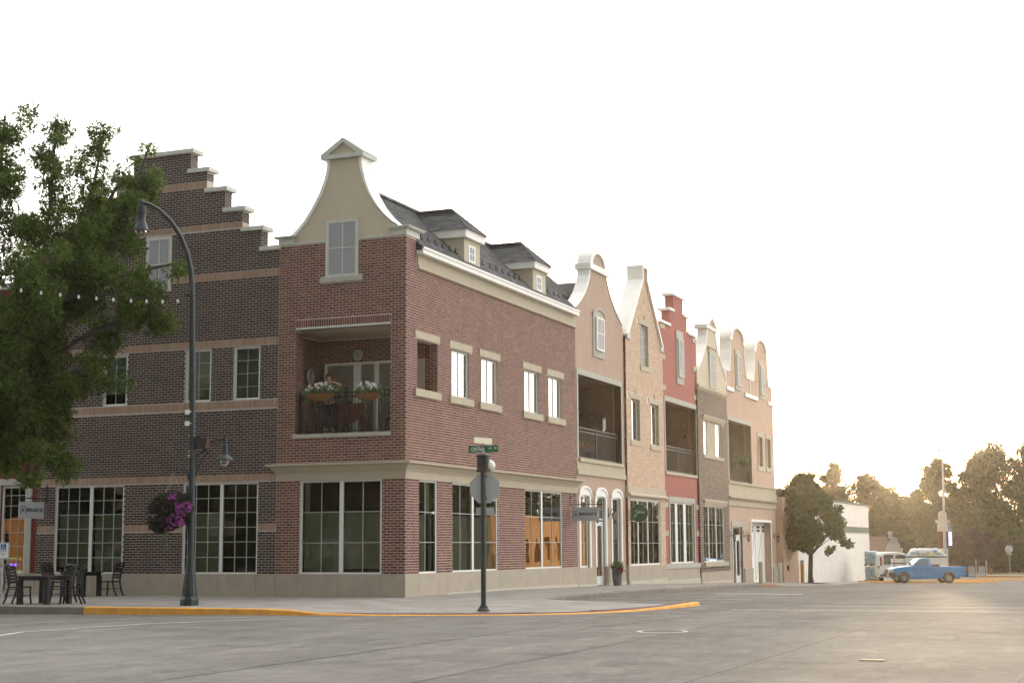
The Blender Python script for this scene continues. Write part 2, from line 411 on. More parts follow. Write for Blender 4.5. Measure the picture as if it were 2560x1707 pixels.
def shingles(parent, o, U, V, nrows, ur, mat=None, indiv=0, sw=.333, ex=.145, name='shingle'):
    """ur(row) -> (ua, ub).  Butt edges stand proud of the course below."""
    U = Vector(U).normalized(); V = Vector(V).normalized(); N = U.cross(V); N = N if N.z > 0 else -N; o = Vector(o)
    mb = MB(); ind = []
    def tab(mb, a, b, r, base=None):
        o_ = base if base is not None else o+V*ex*r
        th = .018+rng.random()*.010
        p = [o_+U*a+N*th, o_+U*b+N*th, o_+U*b+V*(ex+.02)+N*.004, o_+U*a+V*(ex+.02)+N*.004, o_+U*a-N*.01, o_+U*b-N*.01]
        i = len(mb.v); mb.v += [tuple(q) for q in p]; mb.f += [(i, i+1, i+2, i+3), (i+4, i+5, i+1, i), (i+4, i, i+3), (i+5, i+2, i+1)]
    for r in range(nrows):
        ua, ub = ur(r); off = (r*.37 % 1)*sw; i = math.floor((ua-off)/sw)
        while off+i*sw < ub-.01:
            a, b = max(ua, off+i*sw), min(ub, off+(i+1)*sw-.006); i += 1
            if b-a < .02: continue
            if indiv and abs(b-a-(sw-.006)) < 1e-6: ind.append((a, r))
            else: tab(mb, a, b, r)
    if ind:
        ind.sort(key=lambda q: q[0]); pl = WLOC[parent.name]
        me = None
        for a, r in ind[:indiv]:
            if me is None:
                t = MB(); tab(t, 0, sw-.006, 0, Vector((0, 0, 0))); me = bpy.data.meshes.new(name); me.from_pydata(t.v, [], t.f); me.materials.append(mat or M_shing)
            ob = bpy.data.objects.new(name, me); COL.objects.link(ob); ob.parent = parent; ob.location = o+U*a+V*ex*r-pl
        for a, r in ind[indiv:]: tab(mb, a, a+sw-.006, r)
    return mb.build('shingle_courses', mat or M_shing, parent, kind='stuff')

# ================================================================== RED BRICK CORNER BUILDING
B1 = thing('corner_building', 'red brick corner building with curved cream gable, deep balcony and grey shingle roof', 'building', (0, 0, 0))
fh = [(-3.65, -.79, .60, 3.56), (-3.85, -.51, 5.0, 8.30), (-2.82, -1.65, 9.9, 11.2)]
mb = MB(); wallmesh(mb, FR, -4.48, -.003, .60, 11.06, fh, .41)
rh = [(.96, 2.33, .60, 3.56), (3.42, 7.25, .60, 3.56), (9.75, 13.62, .60, 3.56), (.81, 2.30, 6.17, 7.91)]
W1 = [(3.38, 4.83), (5.82, 7.28), (9.76, 11.27), (12.23, 13.68)]
rh += [(a, b, 6.36, 7.90) for a, b in W1]
wallmesh(mb, RT, .003, 15.25, .60, 10.7, rh, .30); wallmesh(mb, RT, .003, .72, 10.7, 11.06, [], .30)
mb.build('wall', M_mortar, B1)
hf = fh+[(-4.6, .1, 3.57, 4.08), (-3.85, -.51, 8.30, 8.62), (-3.9, -.49, 4.86, 5.0), (-2.99, -1.52, 9.74, 9.9)]
brickwork(B1, FR, lambda z: [(-4.475, .012)], .69, 11.05, hf, M_red, 300)
hr = rh+[(0, 15.3, 3.57, 4.08), (.72, 15.4, 10.13, 12)]+[(a-.2, b+.18, 7.92, 8.17) for a, b in W1+[(.81, 2.25)]]+[(a-.25, b+.2, 6.12, 6.36) for a, b in W1+[(.81, 2.25)]]
brickwork(B1, RT, lambda z: [(.004, 15.24)], .69, 11.05, hr, M_red, 0, anchor=.1215)
soldier(B1, FR, -3.85, -.51, 8.37, 8.61, M_red)
part(B1, 'lintel', M_coping, (-3.85, -.51, 8.30, 8.365, -.2, .03), fr=FR)
part(B1, 'sill', M_stone2, (-3.93, -.49, 4.88, 5.0, -.42, .05), fr=FR)
for a, b in W1+[(.81, 2.25)]:
    part(B1, 'lintel', M_stone, (a-.19, (a+b)/2-.003, 7.93, 8.17, -.1, .03), ((a+b)/2+.003, b+.17, 7.93, 8.17, -.1, .03), fr=RT)
    part(B1, 'sill', M_stone, (a-.24, (a+b)/2-.003, 6.12, 6.355, -.2, .08), ((a+b)/2+.003, b+.19, 6.12, 6.355, -.2, .08), fr=RT)
for a, b in W1: window(B1, RT, a, b, 6.36, 7.90, .10, .075, [((a+b)/2-.05, (a+b)/2+.05)], glass=M_glass_u, blind=[(6.9, 7.9, a+.05, b-.05)], bmat=M_white)
window(B1, FR, -3.65, -.79, .68, 3.56, .05, .08, [(-2.27, -2.13)], mu=(-2.9, -1.46), mz=(1.64, 2.58), blind=[(.68, 2.6, -3.6, -2.2), (.85, 2.6, -2.2, -.84), (2.6, 3.5, -3.58, -3.4)], rd=1.5)
window(B1, RT, .96, 2.33, .68, 3.56, .05, .08, mu=(1.50,), mz=(1.64, 2.57), blind=[(.68, 2.5, 1.0, 2.28), (.68, 3.5, 1.75, 2.1)])
window(B1, RT, 3.42, 7.25, .68, 3.56, .05, .08, [(5.09, 5.24)], mu=(4.15, 6.2), mz=(1.64, 2.57), blind=[(.68, 2.5, 3.5, 7.2)])
window(B1, RT, 9.75, 13.62, .68, 3.56, .05, .08, [(11.44, 11.60)], mu=(10.5, 12.6), mz=(1.64, 2.57), rd=1.2)
base_panels(B1, FR, [-4.48, -3.7, -2.27, -.8, .022], .69, M_base)
base_panels(B1, RT, [.0, .95, 2.45, 4.9, 7.35, 9.8, 12.2, 13.65, 15.25], .69, M_base)
mb = MB(); k = 0; u = 3.
while u < 15.2:
    w_ = rng.uniform(.5, 1.4); mb.box(RT, u, min(u+w_, 15.2), -.9, g(u)+.02+.006*u+rng.random()*.02, 0, .035+rng.random()*.01); u += w_
mb.build('footing', M_found, B1)
# cornice swept round the corner
prof = [(0, 3.55), (.025, 3.55), (.025, 3.795), (.055, 3.80), (.055, 3.84), (.085, 3.85), (.09, 3.89), (.13, 3.90), (.15, 3.94), (.20, 3.985), (.27, 4.01), (.285, 4.02), (.285, 4.07), (0, 4.10)]
mb = MB()
for n, z in prof: mb.v += [(-4.48-n, 0, z), (-4.48-n, -n, z), (n, -n, z), (n, 15.24+n*.6, z), (0, 15.24+n*.6, z)]
for i in range(len(prof)-1):
    for j in range(4): mb.f.append((i*5+j, i*5+j+1, i*5+j+6, i*5+j+5))
mb.build('cornice', M_stone, B1)
# frieze and eave along the side
part(B1, 'frieze', M_stone, *[(a+.003, b-.003, 10.245, 10.60, -.05, .045) for a, b in ((.76, 3.5), (3.5, 6.6), (6.6, 9.7), (9.7, 12.7), (12.7, 15.25))], (.76, 15.25, 10.13, 10.245, -.05, .075), fr=RT)
part(B1, 'gutter', M_white, (.72, 15.12, 10.585, 10.77, -.1, .24), (.72, 15.12, 10.73, 10.80, .24, .27), fr=RT)
# gable
gl = [(-4.14, 11.34), (-3.92, 11.49), (-3.62, 11.79), (-3.33, 12.20), (-3.08, 12.62), (-2.90, 13.05), (-2.81, 13.40), (-2.79, 13.70)]
gr_ = [(-.24, 11.34), (-.46, 11.49), (-.75, 11.77), (-1.02, 12.10), (-1.26, 12.50), (-1.42, 12.90), (-1.54, 13.35), (-1.57, 13.70)]
mb = MB(); mb.prism(FR, [(-4.0, 11.09)]+[(u+.05, z) for u, z in gl]+[(u-.05, z) for u, z in gr_[::-1]]+[(-.46, 11.09)], -.66, -.01)
mb.build('gable', M_cream, B1)
mb = MB()
for L, s in ((gl, 1), (gr_, -1)):
    In = []
    for i, (u, z) in enumerate(L):
        a, b = L[max(i-1, 0)], L[min(i+1, len(L)-1)]; t = Vector((b[0]-a[0], b[1]-a[1])).normalized(); In.append((u+s*t.y*.10, z-s*t.x*.10*s))
    mb = MB(); mb.ribbon(FR, L, In, -.70, .03); mb.build('gable_trim', M_white, B1)
for a, b in ((-4.0, -2.825), (-1.645, -.47)): part(B1, 'gable_string', M_coping, (a, b, 11.05, 11.10, -.2, .03), fr=FR)
for a, b in ((-4.53, -3.99), (-.47, .03)):
    part(B1, 'kneeler', M_coping, (a, b, 11.06, 11.27, -.9, .03), (a-.1, b+.1, 11.27, 11.305, -1.02, .10), (a-.13, b+.13, 11.305, 11.34, -1.05, .13), fr=FR)
mb = MB(); o_, i_ = [(-3.0, 13.84), (-2.2, 14.36), (-1.44, 13.84)], [(-2.72, 13.84), (-2.2, 14.20), (-1.72, 13.84)]
mb.ribbon(FR, o_, i_, -.85, .12); mb.box(FR, -2.98, -1.46, 13.70, 13.84, -.85, .12); mb.build('gable_cap', M_coping, B1)
mb = MB(); mb.prism(FR, [(-2.8, 13.84), (-2.2, 14.25), (-1.64, 13.84)], -.7, .04); mb.build('tympanum', M_cream, B1)
window(B1, FR, -2.82, -1.65, 9.89, 11.72, -.03, .12, mu=(-2.21,), mz=(10.82,), faux=True, name='blank_window', fmat=M_coping, mw=.04)
part(B1, 'sill', M_stone2, (-2.99, -1.50, 9.74, 9.89, -.1, .07), fr=FR)
part(B1, 'backing', M_cream, (-2.82, -1.65, 9.89, 11.72, -.3, -.05), fr=FR)
# balcony recess
FB = Frame((0, 2.35, 0), (1, 0, 0), (0, -1, 0)); FL = Frame((-4.35, 0, 0), (0, 1, 0), (1, 0, 0)); FJ = Frame((-3.85, 0, 0), (0, 1, 0), (1, 0, 0)); FK = Frame((0, 2.30, 0), (1, 0, 0), (0, -1, 0))
mb = MB(); mb.box(FB, -4.5, -.3, 4.6, 8.6, -.1, 0); mb.box(FL, .41, 2.35, 4.6, 8.6, -.1, 0); mb.build('balcony_wall', M_mortar, B1)
dh = [(-4.12, -.3, 4.9, 7.50)]
brickwork(B1, FB, lambda z: [(-4.34, -.3)], 5.04, 8.28, dh, M_red); brickwork(B1, FL, lambda z: [(.41, 2.34)], 5.04, 8.28, [], M_red)
brickwork(B1, FJ, lambda z: [(.004, .40)], 5.04, 8.28, [], M_red); brickwork(B1, FK, lambda z: [(-.44, -.004)], 6.2, 7.90, [], M_red)
part(B1, 'balcony_ceiling', M_cream, (-4.4, -.3, 8.30, 8.36, -2.4, -.41), fr=FR)
part(B1, 'balcony_floor', M_found, (-4.4, -.3, 4.9, 5.0, -2.4, -.42), fr=FR)
dw = window(B1, FB, -4.10, -1.2, 5.0, 7.49, -.06, .10, [(-3.02, -2.76), (-2.26, -2.10)], name='balcony_door', fmat=M_white, blind=[(5.05, 7.4, -4.0, -3.0), (5.05, 7.4, -2.1, -1.3)], bmat=M_blindg)
# main roof
mb = MB(); ez, ex0, rx, rz = 10.80, .20, -2.24, 13.02
sx = (ex0-rx); V_ = Vector((-sx, 0, rz-ez)); vl = V_.length
mb.prism(Frame((0, .7, 0), (1, 0, 0), (0, 1, 0)), [(ex0, ez-.02), (rx, rz-.02), (-4.7, ez-.02), (-4.7, ez-.1), (ex0, ez-.1)], 0, 14.5); mb.prism(Frame((0, 15.2, 0), (1, 0, 0), (0, 1, 0)), [(-.62, ez+.78), (rx, rz-.02), (-4.7, ez-.02), (-4.7, ez-.1), (-.62, ez-.1)], 0, 2.2); mb.build('roof', M_roof, B1)
shingles(B1, (ex0, .72, ez), (0, 1, 0), V_, int(vl/.145), lambda r: (0, 14.5 if r < 8 else 14.6+1.3*r/22), indiv=300)
shingles(B1, (-4.7, .72, ez), (0, 1, 0), (-4.7-rx and Vector((rx+4.7, 0, rz-ez))), int(vl/.145), lambda r: (0, 14.6))
mb = MB(); y = .75
while y < 15.6: mb.brick(Frame((rx, 0, rz+.0), (0, 1, 0), (1, 0, 0)), y, y+.24, -.04, .045, -.13, .13); y += .25
mb.build('ridge_cap', M_shing, B1, kind='stuff')
sg = None
for y in (1.59, 2.15, 2.70, 3.26, 3.80, 4.3, 6.55, 7.24, 7.81, 8.38, 8.97, 9.50, 10.03, 12.95, 13.63, 14.17, 14.68):
    zz = ez+(ex0+.3)*(rz-ez)/sx
    if sg is None:
        q = MB(); q.tube([(-.3, y-.05, zz), (-.27, y, zz+.17), (-.3, y+.05, zz)], .014, 5); q.tube([(-.33, y, zz+.02), (-.20, y, zz-.02)], .02, 5); sg = q.build('snow_guard', M_black, B1); y0 = y
    else: dup(sg, B1, (0, y-y0, 0))
for c in (5.05, 11.35):
    D = MB(); D.box(RT, c-.655, c+.655, 10.72, 11.80, -1.6, 0); d = D.build('dormer', M_cream, B1)
    q = MB(); q.box(RT, c-.80, c+.80, 11.79, 12.00, -2.0, .13); q.box(RT, c-.83, c+.83, 12.0, 12.035, -2.0, .16); q.build('dormer_eave', M_white, d)
    wq = window(d, RT, c-.33, c+.24, 11.02, 11.60, -.02, .09, mu=(c-.045,), mz=(11.31,), faux=True, name='dormer_window', fmat=M_white, mw=.03)
    for ch in list(wq.children):      # keep to three levels
        ch.parent = d
    A = Vector((.18, c-.84, 12.04)); Bq = Vector((.18, c+.84, 12.04)); Pk = Vector((-.66, c, 12.84)); Bk = Vector((-2.1, c, 12.84)); Al = Vector((-1.95, c-.84, 12.04)); Bl = Vector((-1.95, c+.84, 12.04))
    q = MB(); q.quad(A, Bq, Pk); q.quad(A, Pk, Bk, Al); q.quad(Bq, Bl, Bk, Pk); q.build('dormer_roof', M_roof, d)
    H = .80; sl = math.hypot(.84, .80); nr = int(sl/.145)+1
    for s in (-1, 1):
        shingles(d, (0, c+s*.84, 12.04), (1, 0, 0), (0, -s*.84, .80), nr, lambda r: (-2.1, .16-(.84)*min(1, r*.145/sl)))
    sl2 = math.hypot(.84, .80)
    shingles(d, (.18, c, 12.04), (0, 1, 0), (-.84, 0, .80), nr, lambda r: (-.82*(1-r*.145/sl2), .82*(1-r*.145/sl2)))
    for hp in ((A, Pk), (Bq, Pk), (Pk, Bk)):
        q = MB(); q.tube([hp[0]+Vector((0, 0, .02)), hp[1]+Vector((0, 0, .02))], .035, 6); q.build('hip_cap', M_shing, d)
part(B1, 'rear_block', M_found, (3.2, 17.0, -1, 10.6, -4.4, -1.6), fr=RT)
part(B1, 'floor_slab', M_found, (.2, 17, 4.2, 4.6, -4.3, -.32), fr=RT)

# ================================================================== DARK BRICK STEPPED GABLE
B0 = thing('stepped_gable_building', 'dark brown brick building with stepped gable and tan soldier bands, left of the corner', 'building', (-9.1, 0, 0))
st = [(-13.73, -4.485, 10.95), (-13.0, -5.18, 11.64), (-12.3, -5.90, 12.35), (-11.6, -6.58, 13.07), (-10.9, -7.29, 13.78), (-10.22, -7.93, 14.47)]
wins = [(-11.22, -10.24, 6.17, 7.86), (-7.98, -6.98, 6.17, 7.89), (-6.15, -5.15, 6.17, 7.89)]
bh = [(-13.0, -10.24, .60, 3.57), (-7.95, -5.15, .60, 3.56)]+wins+[(-9.62, -8.6, 9.9, 11.72)]
mb = MB(); wallmesh(mb, FR, st[0][0], st[0][1], .6, st[0][2], bh+[(-9.62, -8.6, 9.9, 11.0)], .40)
zz = st[0][2]
for a, b, t in st[1:]: wallmesh(mb, FR, a, b, zz, t, [(-9.62, -8.6, 9.9, 11.72)], .40); zz = t
mb.build('wall', M_mortar_d, B0)
bands = [(3.59, 3.83), (5.91, 6.15), (7.91, 8.15), (10.11, 10.35), (11.80, 11.99), (13.22, 13.46)]
def dspan(z):
    for a, b, t in st:
        if z < t: return [(a+.004, b-.004)]
    return []
bh2 = bh+[(-20, 0, a, b) for a, b in bands]+[(-13.8, -13.0, 2.03, 2.27), (-10.24, -7.95, 2.03, 2.27), (-5.15, -4.4, 2.03, 2.27)]
brickwork(B0, FR, dspan, .69, 14.45, bh2, M_dark, 300, anchor=-4.485, key=lambda q: -q[0]-.0*q[1])
for i, (a, b) in enumerate(bands):
    s = dspan((a+b)/2)[0]; soldier(B0, FR, s[0], s[1]-.12, a, b, M_band)
    mb = MB()
    for k in range(3): mb.brick(FR, s[1]-.115, s[1], a+k*(b-a)/3+.005, a+(k+1)*(b-a)/3-.005, -.004, .013)
    mb.build('band_end', M_band, B0)
    if i > 3:
        FS = Frame((s[1], 0, 0), (0, 1, 0), (1, 0, 0)); soldier(B0, FS, .01, .39, a, b, M_band)
for a, b in ((-13.73, -13.02), (-10.22, -7.97), (-5.13, -4.5)): soldier(B0, FR, a, b, 2.03, 2.27, M_band)
for i in range(1, 6):      # bricks on the returns of the steps
    a, b, t = st[i]; FS = Frame((b, 0, 0), (0, 1, 0), (1, 0, 0)); z0 = st[i-1][2]
    brickwork(B0, FS, lambda z: [(.01, .39)], z0+.16, t, [(0, 1, q[0], q[1]) for q in bands], M_dark)
caps = [(-5.22, -4.44, 10.95), (-5.93, -5.06, 11.64), (-6.63, -5.77, 12.35), (-7.34, -6.47, 13.07), (-8.02, -7.17, 13.78), (-10.36, -7.80, 14.47)]
for a, b, z in caps:
    part(B0, 'coping', M_coping, (a, b, z, z+.135, -.52, .09), fr=FR)
    if b != -7.80: part(B0, 'coping', M_coping, (-18.18-b, -18.18-a, z, z+.135, -.52, .09), fr=FR)
for a, b, c, d in wins:
    window(B0, FR, a, b, c, d, .06, .09, mu=((a+b)/2,), mz=(6.6, 7.02, 7.44), blind=[(6.3 if a > -11 else 6.6, d, a, b)], bmat=M_blindg, mw=.015)
window(B0, FR, -9.62, -8.6, 9.9, 11.72, -.02, .12, mu=(-9.1,), mz=(10.8,), faux=True, name='blank_window', fmat=M_coping, mw=.04)
part(B0, 'backing', M_mortar_d, (-9.62, -8.6, 9.9, 11.72, -.3, -.05), fr=FR)
MZ = (1.21, 1.69, 2.15, 2.61, 3.07)
window(B0, FR, -13.0, -10.24, .68, 3.57, .05, .075, [(-11.63, -11.50)], mu=(-12.5, -12.06, -11.08, -10.66), mz=MZ, blind=[(.9, 2.62, -12.95, -11.56), (.7, 2.62, -11.5, -10.3)], rd=2.)
window(B0, FR, -7.95, -5.15, .68, 3.56, .05, .075, [(-6.58, -6.46)], mu=(-7.48, -7.02, -6.01, -5.58), mz=MZ, blind=[(.7, 2.62, -7.9, -6.55)], rd=2.)
base_panels(B0, FR, [-13.73, -12.6, -11.4, -10.25, -9.15, -8.02, -6.57, -5.18, -4.485], .69, M_base)
part(B0, 'rear_block', M_found, (-13.7, -4.7, -1, 10.6, -12, -2.2), fr=FR)
part(B0, 'flat_roof', M_roof, (-13.7, -4.8, 10.4, 10.6, -12, -.4), fr=FR)

# ================================================================== DEEP RED BUILDING, FAR LEFT
BL = thing('red_stucco_building', 'deep red stucco building with pale stone window surround at the left edge', 'building', (-17, 0, 0))
mb = MB(); wallmesh(mb, FR, -22, -13.74, .7, 10.4, [(-15.25, -14.2, .7, 3.62)], .35); mb.build('wall', M_dred, BL)
part(BL, 'window_surround', M_stone2, (-15.5, -15.27, .7, 3.64, -.1, .05), (-14.19, -13.95, .7, 3.64, -.1, .05), (-15.5, -13.95, 3.64, 3.86, -.1, .07), fr=FR)
window(BL, FR, -15.25, -14.2, .70, 3.62, .05, .09, mu=(-14.88, -14.55), mz=(1.15, 1.6, 2.05, 2.5, 2.95, 3.3), rd=1.5)
base_panels(BL, FR, [-22, -19.5, -17.2, -15.2, -13.74], .70, M_base)
part(BL, 'coping', M_coping, (-22, -13.9, 10.4, 10.55, -.5, .1), fr=FR)

lt = thing('led_sign', 'small lit open sign with purple and yellow dots in the far left window', 'sign', (-14.9, .3, .95)); part(lt, 'panel', M_black, (-15.13, -14.5, .76, 1.24, -.24, -.21), fr=FR)
q = MB()
for k in range(9):
    for z in (.80, 1.20): q.box(FR, -15.10+k*.07, -15.07+k*.07, z-.012, z+.012, -.21, -.205)
    q.box(FR, -15.10, -15.075, .80+k*.05-.012, .80+k*.05+.012, -.21, -.205)
q.build('yellow_dots', pm('yellow_led', (.5, .6, .1), .5, 0, 1, 0, emit=(.55, .8, .05), estr=.45), lt, kind='stuff')
for u in (-14.93, -14.72):
    q = MB(); disc_ = [(u+.085*math.cos(i*math.pi/8), .98+.05*math.sin(i*math.pi/8)) for i in range(16)]; q.prism(FR, disc_, -.21, -.204); q.build('purple_light', pm('violet_led', (.2, .1, .6), .5, 0, 1, 0, emit=(.25, .1, 1.), estr=.6), lt)
def arch_pts(c, hw, z0, rise, n=14, flat=False):
    return [(c-hw*math.cos(math.pi*i/n), z0+rise*math.sin(math.pi*i/n)**(.8 if flat else 1)) for i in range(n+1)]
def curve_gable(parent, fr, L, Rr, zb, stucco, t0=-.5, tw=.10, proud=.03):
    mb = MB(); mb.prism(fr, [(L[0][0]+.02, zb)]+[(u+.04, z) for u, z in L]+[(u-.04, z) for u, z in Rr[::-1]]+[(Rr[0][0]-.02, zb)], t0+.04, -.01)
    mb.build('gable', stucco, parent)
    mb = MB()
    for P_, s in ((L, 1), (Rr, -1)):
        In = []
        for i, (u, z) in enumerate(P_):
            a, b = P_[max(i-1, 0)], P_[min(i+1, len(P_)-1)]; t = Vector((b[0]-a[0], b[1]-a[1])).normalized(); In.append((u+s*t.y*tw, z-s*t.x*tw*s))
        mb = MB(); mb.ribbon(fr, P_, In, t0, proud); mb.build('gable_trim', M_white, parent)
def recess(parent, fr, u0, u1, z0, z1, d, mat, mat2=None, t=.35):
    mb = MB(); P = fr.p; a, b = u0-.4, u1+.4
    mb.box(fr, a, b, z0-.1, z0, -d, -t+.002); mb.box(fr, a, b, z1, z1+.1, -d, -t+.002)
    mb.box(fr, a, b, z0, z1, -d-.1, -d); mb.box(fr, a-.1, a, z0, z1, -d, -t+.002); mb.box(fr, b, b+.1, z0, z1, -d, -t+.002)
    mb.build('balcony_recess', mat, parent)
def house(name, label, y):
    return thing(name, label, 'building', (0, y, 0))
# ================================================================== TAN STUCCO HOUSE
B2 = house('tan_stucco_house', 'tan stucco house with round-topped curved gable next to the red brick corner building', 18.2)
h2 = [(15.47, 20.95, 4.98, 8.31), (15.62, 16.62, .66, 3.52), (17.50, 18.72, -.6, 3.52), (19.63, 20.62, .66, 3.52)]
mb = MB(); wallmesh(mb, RT, 15.254, 21.40, -.6, 10.90, h2, .35); mb.build('wall', M_tan, B2)
gL = [(15.02, 10.98), (15.45, 11.16), (15.95, 11.46), (16.40, 11.80), (16.75, 12.20), (16.97, 12.56), (17.04, 12.84)]
gR = [(21.32, 11.0), (20.85, 11.24), (20.3, 11.60), (19.9, 11.92), (19.55, 12.28), (19.3, 12.62), (19.22, 12.84)]
curve_gable(B2, RT, gL, gR, 10.75, M_tan)
part(B2, 'gable_band', M_white, (16.96, 19.45, 12.84, 13.09, -.60, .09), fr=RT)
mb = MB(); mb.ribbon(RT, arch_pts(18.2, 1.05, 13.09, .80), arch_pts(18.2, .78, 13.09, .54), -.55, .04); mb.build('gable_arch', M_white, B2)
mb = MB(); mb.prism(RT, arch_pts(18.2, .8, 13.09, .56), -.4, -.02); mb.build('tympanum', M_tan, B2)
ws = [(17.36, 9.24), (18.80, 9.24), (18.80, 10.98)]+[(18.08+.72*math.cos(math.pi*i/10), 10.98+.26*math.sin(math.pi*i/10)) for i in range(1, 10)]+[(17.36, 10.98)]
mb = MB(); mb.prism(RT, ws, -.01, .045); mb.build('window_surround', M_stone2, B2)
mb = MB(); mb.ribbon(RT, arch_pts(18.08, .78, 10.98, .33, 10), arch_pts(18.08, .68, 10.98, .25, 10), 0, .09); mb.build('hood_mould', M_stone2, B2)
window(B2, RT, 17.60, 18.56, 9.54, 10.92, -.125, .08, mu=(18.08,), mz=(10.25,), faux=True, name='blank_window', fmat=M_white, mw=.035)
part(B2, 'balcony_surround', M_stone2, (15.30, 15.47, 4.98, 8.31, -.3, .03), (20.95, 21.05, 4.98, 8.31, -.3, .03), (15.30, 21.05, 8.31, 8.54, -.3, .035), fr=RT)
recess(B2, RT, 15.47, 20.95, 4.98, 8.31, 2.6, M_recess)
part(B2, 'ledge', M_stone, (15.5, 21.0, 4.83, 4.975, -.3, .09), (15.26, 21.38, 4.52, 4.83, 0, .03), (15.26, 21.38, 4.32, 4.52, 0, .07), fr=RT)
for c, hw in ((16.13, .70), (18.10, .74), (20.13, .74)):
    A = [(c-hw, .655)]+arch_pts(c, hw, 3.50, .34, 12, True)+[(c+hw, .655)]; Bq = [(c-hw+.16, .655)]+arch_pts(c, hw-.16, 3.42, .10, 12, True)+[(c+hw-.16, .655)]
    mb = MB(); mb.ribbon(RT, A, Bq, -.05, .04); mb.build('window_surround', M_white, B2)
    mb = MB(); mb.ribbon(RT, arch_pts(c, hw+.03, 3.52, .37, 12, True), arch_pts(c, hw-.06, 3.50, .30, 12, True), .04, .08); mb.build('hood_mould', M_white, B2)
    mb = MB(); mb.prism(RT, arch_pts(c, hw-.14, 3.46, .2, 12, True), -.1, -.03); mb.build('spandrel', M_white, B2)
M_warm = pm('warm_lit_room', (.42, .20, .08), .9, .5, 1.5, 0)
window(B2, RT, 15.62, 16.62, .66, 3.50, .06, .08, mu=(16.08,), mz=(1.63,), blind=[(.7, 2.5, 15.9, 16.45)], bmat=M_warm, mw=.015)
window(B2, RT, 19.63, 20.62, .66, 3.50, .06, .08, mu=(20.08,), mz=(1.63, 2.57), mw=.015)
window(B2, RT, 17.50, 18.72, 2.55, 3.50, .10, .09, mu=(18.1,), mz=(3.0,), name='transom', mw=.015)
dr = MB(); dr.box(RT, 17.52, 17.66, -.10, 2.50, -.17, -.10); dr.box(RT, 18.50, 18.70, -.10, 2.50, -.17, -.10); dr.box(RT, 17.66, 18.50, 2.32, 2.50, -.17, -.10); dr.box(RT, 17.66, 18.50, -.08, .28, -.17, -.10)
d_ = dr.build('door', M_frame, B2); q = MB(); q.quad(RT.p(17.66, .28, -.135), RT.p(18.50, .28, -.135), RT.p(18.50, 2.32, -.135), RT.p(17.66, 2.32, -.135)); q.build('pane', M_glass, d_)
q = MB(); q.tube([RT.p(17.74, .9, -.10), RT.p(17.74, .95, -.05), RT.p(17.74, 1.35, -.05), RT.p(17.74, 1.4, -.10)], .014, 6); q.build('handle', M_chrome, d_)
room(B2, RT, 17.5, 18.72, -.12, 2.5, -.17, 1.6); part(B2, 'door_step', M_found, (17.5, 18.72, -.6, -.12, -1.8, -.0), fr=RT)
base_panels(B2, RT, [15.254, 16.4, 17.5], .655, M_base, zb=-.6); base_panels(B2, RT, [18.72, 20.0, 21.36], .655, M_base, zb=-.6)
part(B2, 'footing', M_found, (15.26, 17.5, -.6, .0, 0, .04), (18.72, 21.35, -.6, -.01, 0, .04), fr=RT)
mb = MB(); Fr = Frame((0, 0, 0), (0, 1, 0), (1, 0, 0)); mb.prism(Fr, [(14.6, 10.5), (18.2, 12.5), (21.6, 10.6), (21.6, 10.4), (14.6, 10.4)], -9, -.52); mb.build('roof', M_roof, B2)
dv = Vector((0, 3.6, 2.0)); shingles(B2, (-9, 14.6, 10.53), (1, 0, 0), dv, int(dv.length/.145), lambda r: (0, 8.44))
# ================================================================== APRICOT BRICK HOUSE
B3 = house('apricot_brick_house', 'narrow apricot brick house with tall pointed spout gable', 24.2)
h3 = [(22.03, 23.42, 6.10, 7.92), (24.93, 26.32, 6.05, 7.92), (23.6, 24.86, 9.54, 11.40), (21.78, 26.22, .66, 3.52)]
mb = MB(); wallmesh(mb, RP, 21.42, 27.05, -.6, 10.6, [q for q in h3 if q[2] < 9]+[(23.6, 24.86, 9.54, 10.6)], .4)
def sp3(z):
    if z < 10.62: return [(21.425, 27.045)]
    if z > 13.5: return [(23.93, 24.57)]
    k = (z-10.62)/2.88; return [(21.45+k*2.46, 27.04-k*2.46)]
mb.prism(RP, [(21.45, 10.6), (23.6, 10.6), (23.6, 13.1), (23.50, 13.0)], -.4, 0) if False else None
zs = 10.6
while zs < 14.05:
    a, b = sp3(zs+.05)[0]
    for p, q in (((a, 23.6), (24.86, b)) if zs+.05 < 11.4 else ((a, b),)):
        if q > p: mb.box(RP, p, q, zs, zs+.1, -.4, 0)
    zs += .1
mb.build('wall', M_mortar_l, B3)
h3b = h3+[(0, 40, 3.56, 4.05), (23.1, 25.15, 11.40, 11.64), (21.5, 23.72, 7.92, 8.16), (24.42, 26.62, 7.92, 8.16), (21.95, 23.5, 5.86, 6.10), (24.85, 26.4, 5.86, 6.1), (23.5, 24.96, 9.31, 9.54)]
brickwork(B3, RP, sp3, .66, 14.05, h3b, M_orange)
FS = Frame((0, 21.42, 0), (1, 0, 0), (0, -1, 0))
mb = MB(); mb.box(FS, 0, .1, .6, 10.6, -.01, .0); mb.build('return', M_mortar, B3)
brickwork(B3, FS, lambda z: [(0.002, .10)], .66, 10.5, [], M_red)
oL = [(21.50, 10.70), (23.84, 13.50), (23.84, 14.15), (24.66, 14.15), (24.66, 13.50), (26.98, 10.70)]; iL = [(21.68, 10.70), (23.95, 13.44), (23.95, 14.03), (24.55, 14.03), (24.55, 13.44), (26.80, 10.70)]
mb = MB(); mb.ribbon(RP, oL, iL, -.66, .10); mb.build('coping', M_white, B3)
part(B3, 'kneeler', M_coping, (21.48, 21.98, 10.50, 10.70, -.3, .08), fr=RP); part(B3, 'kneeler', M_coping, (26.55, 27.02, 10.50, 10.70, -.3, .08), fr=RP)
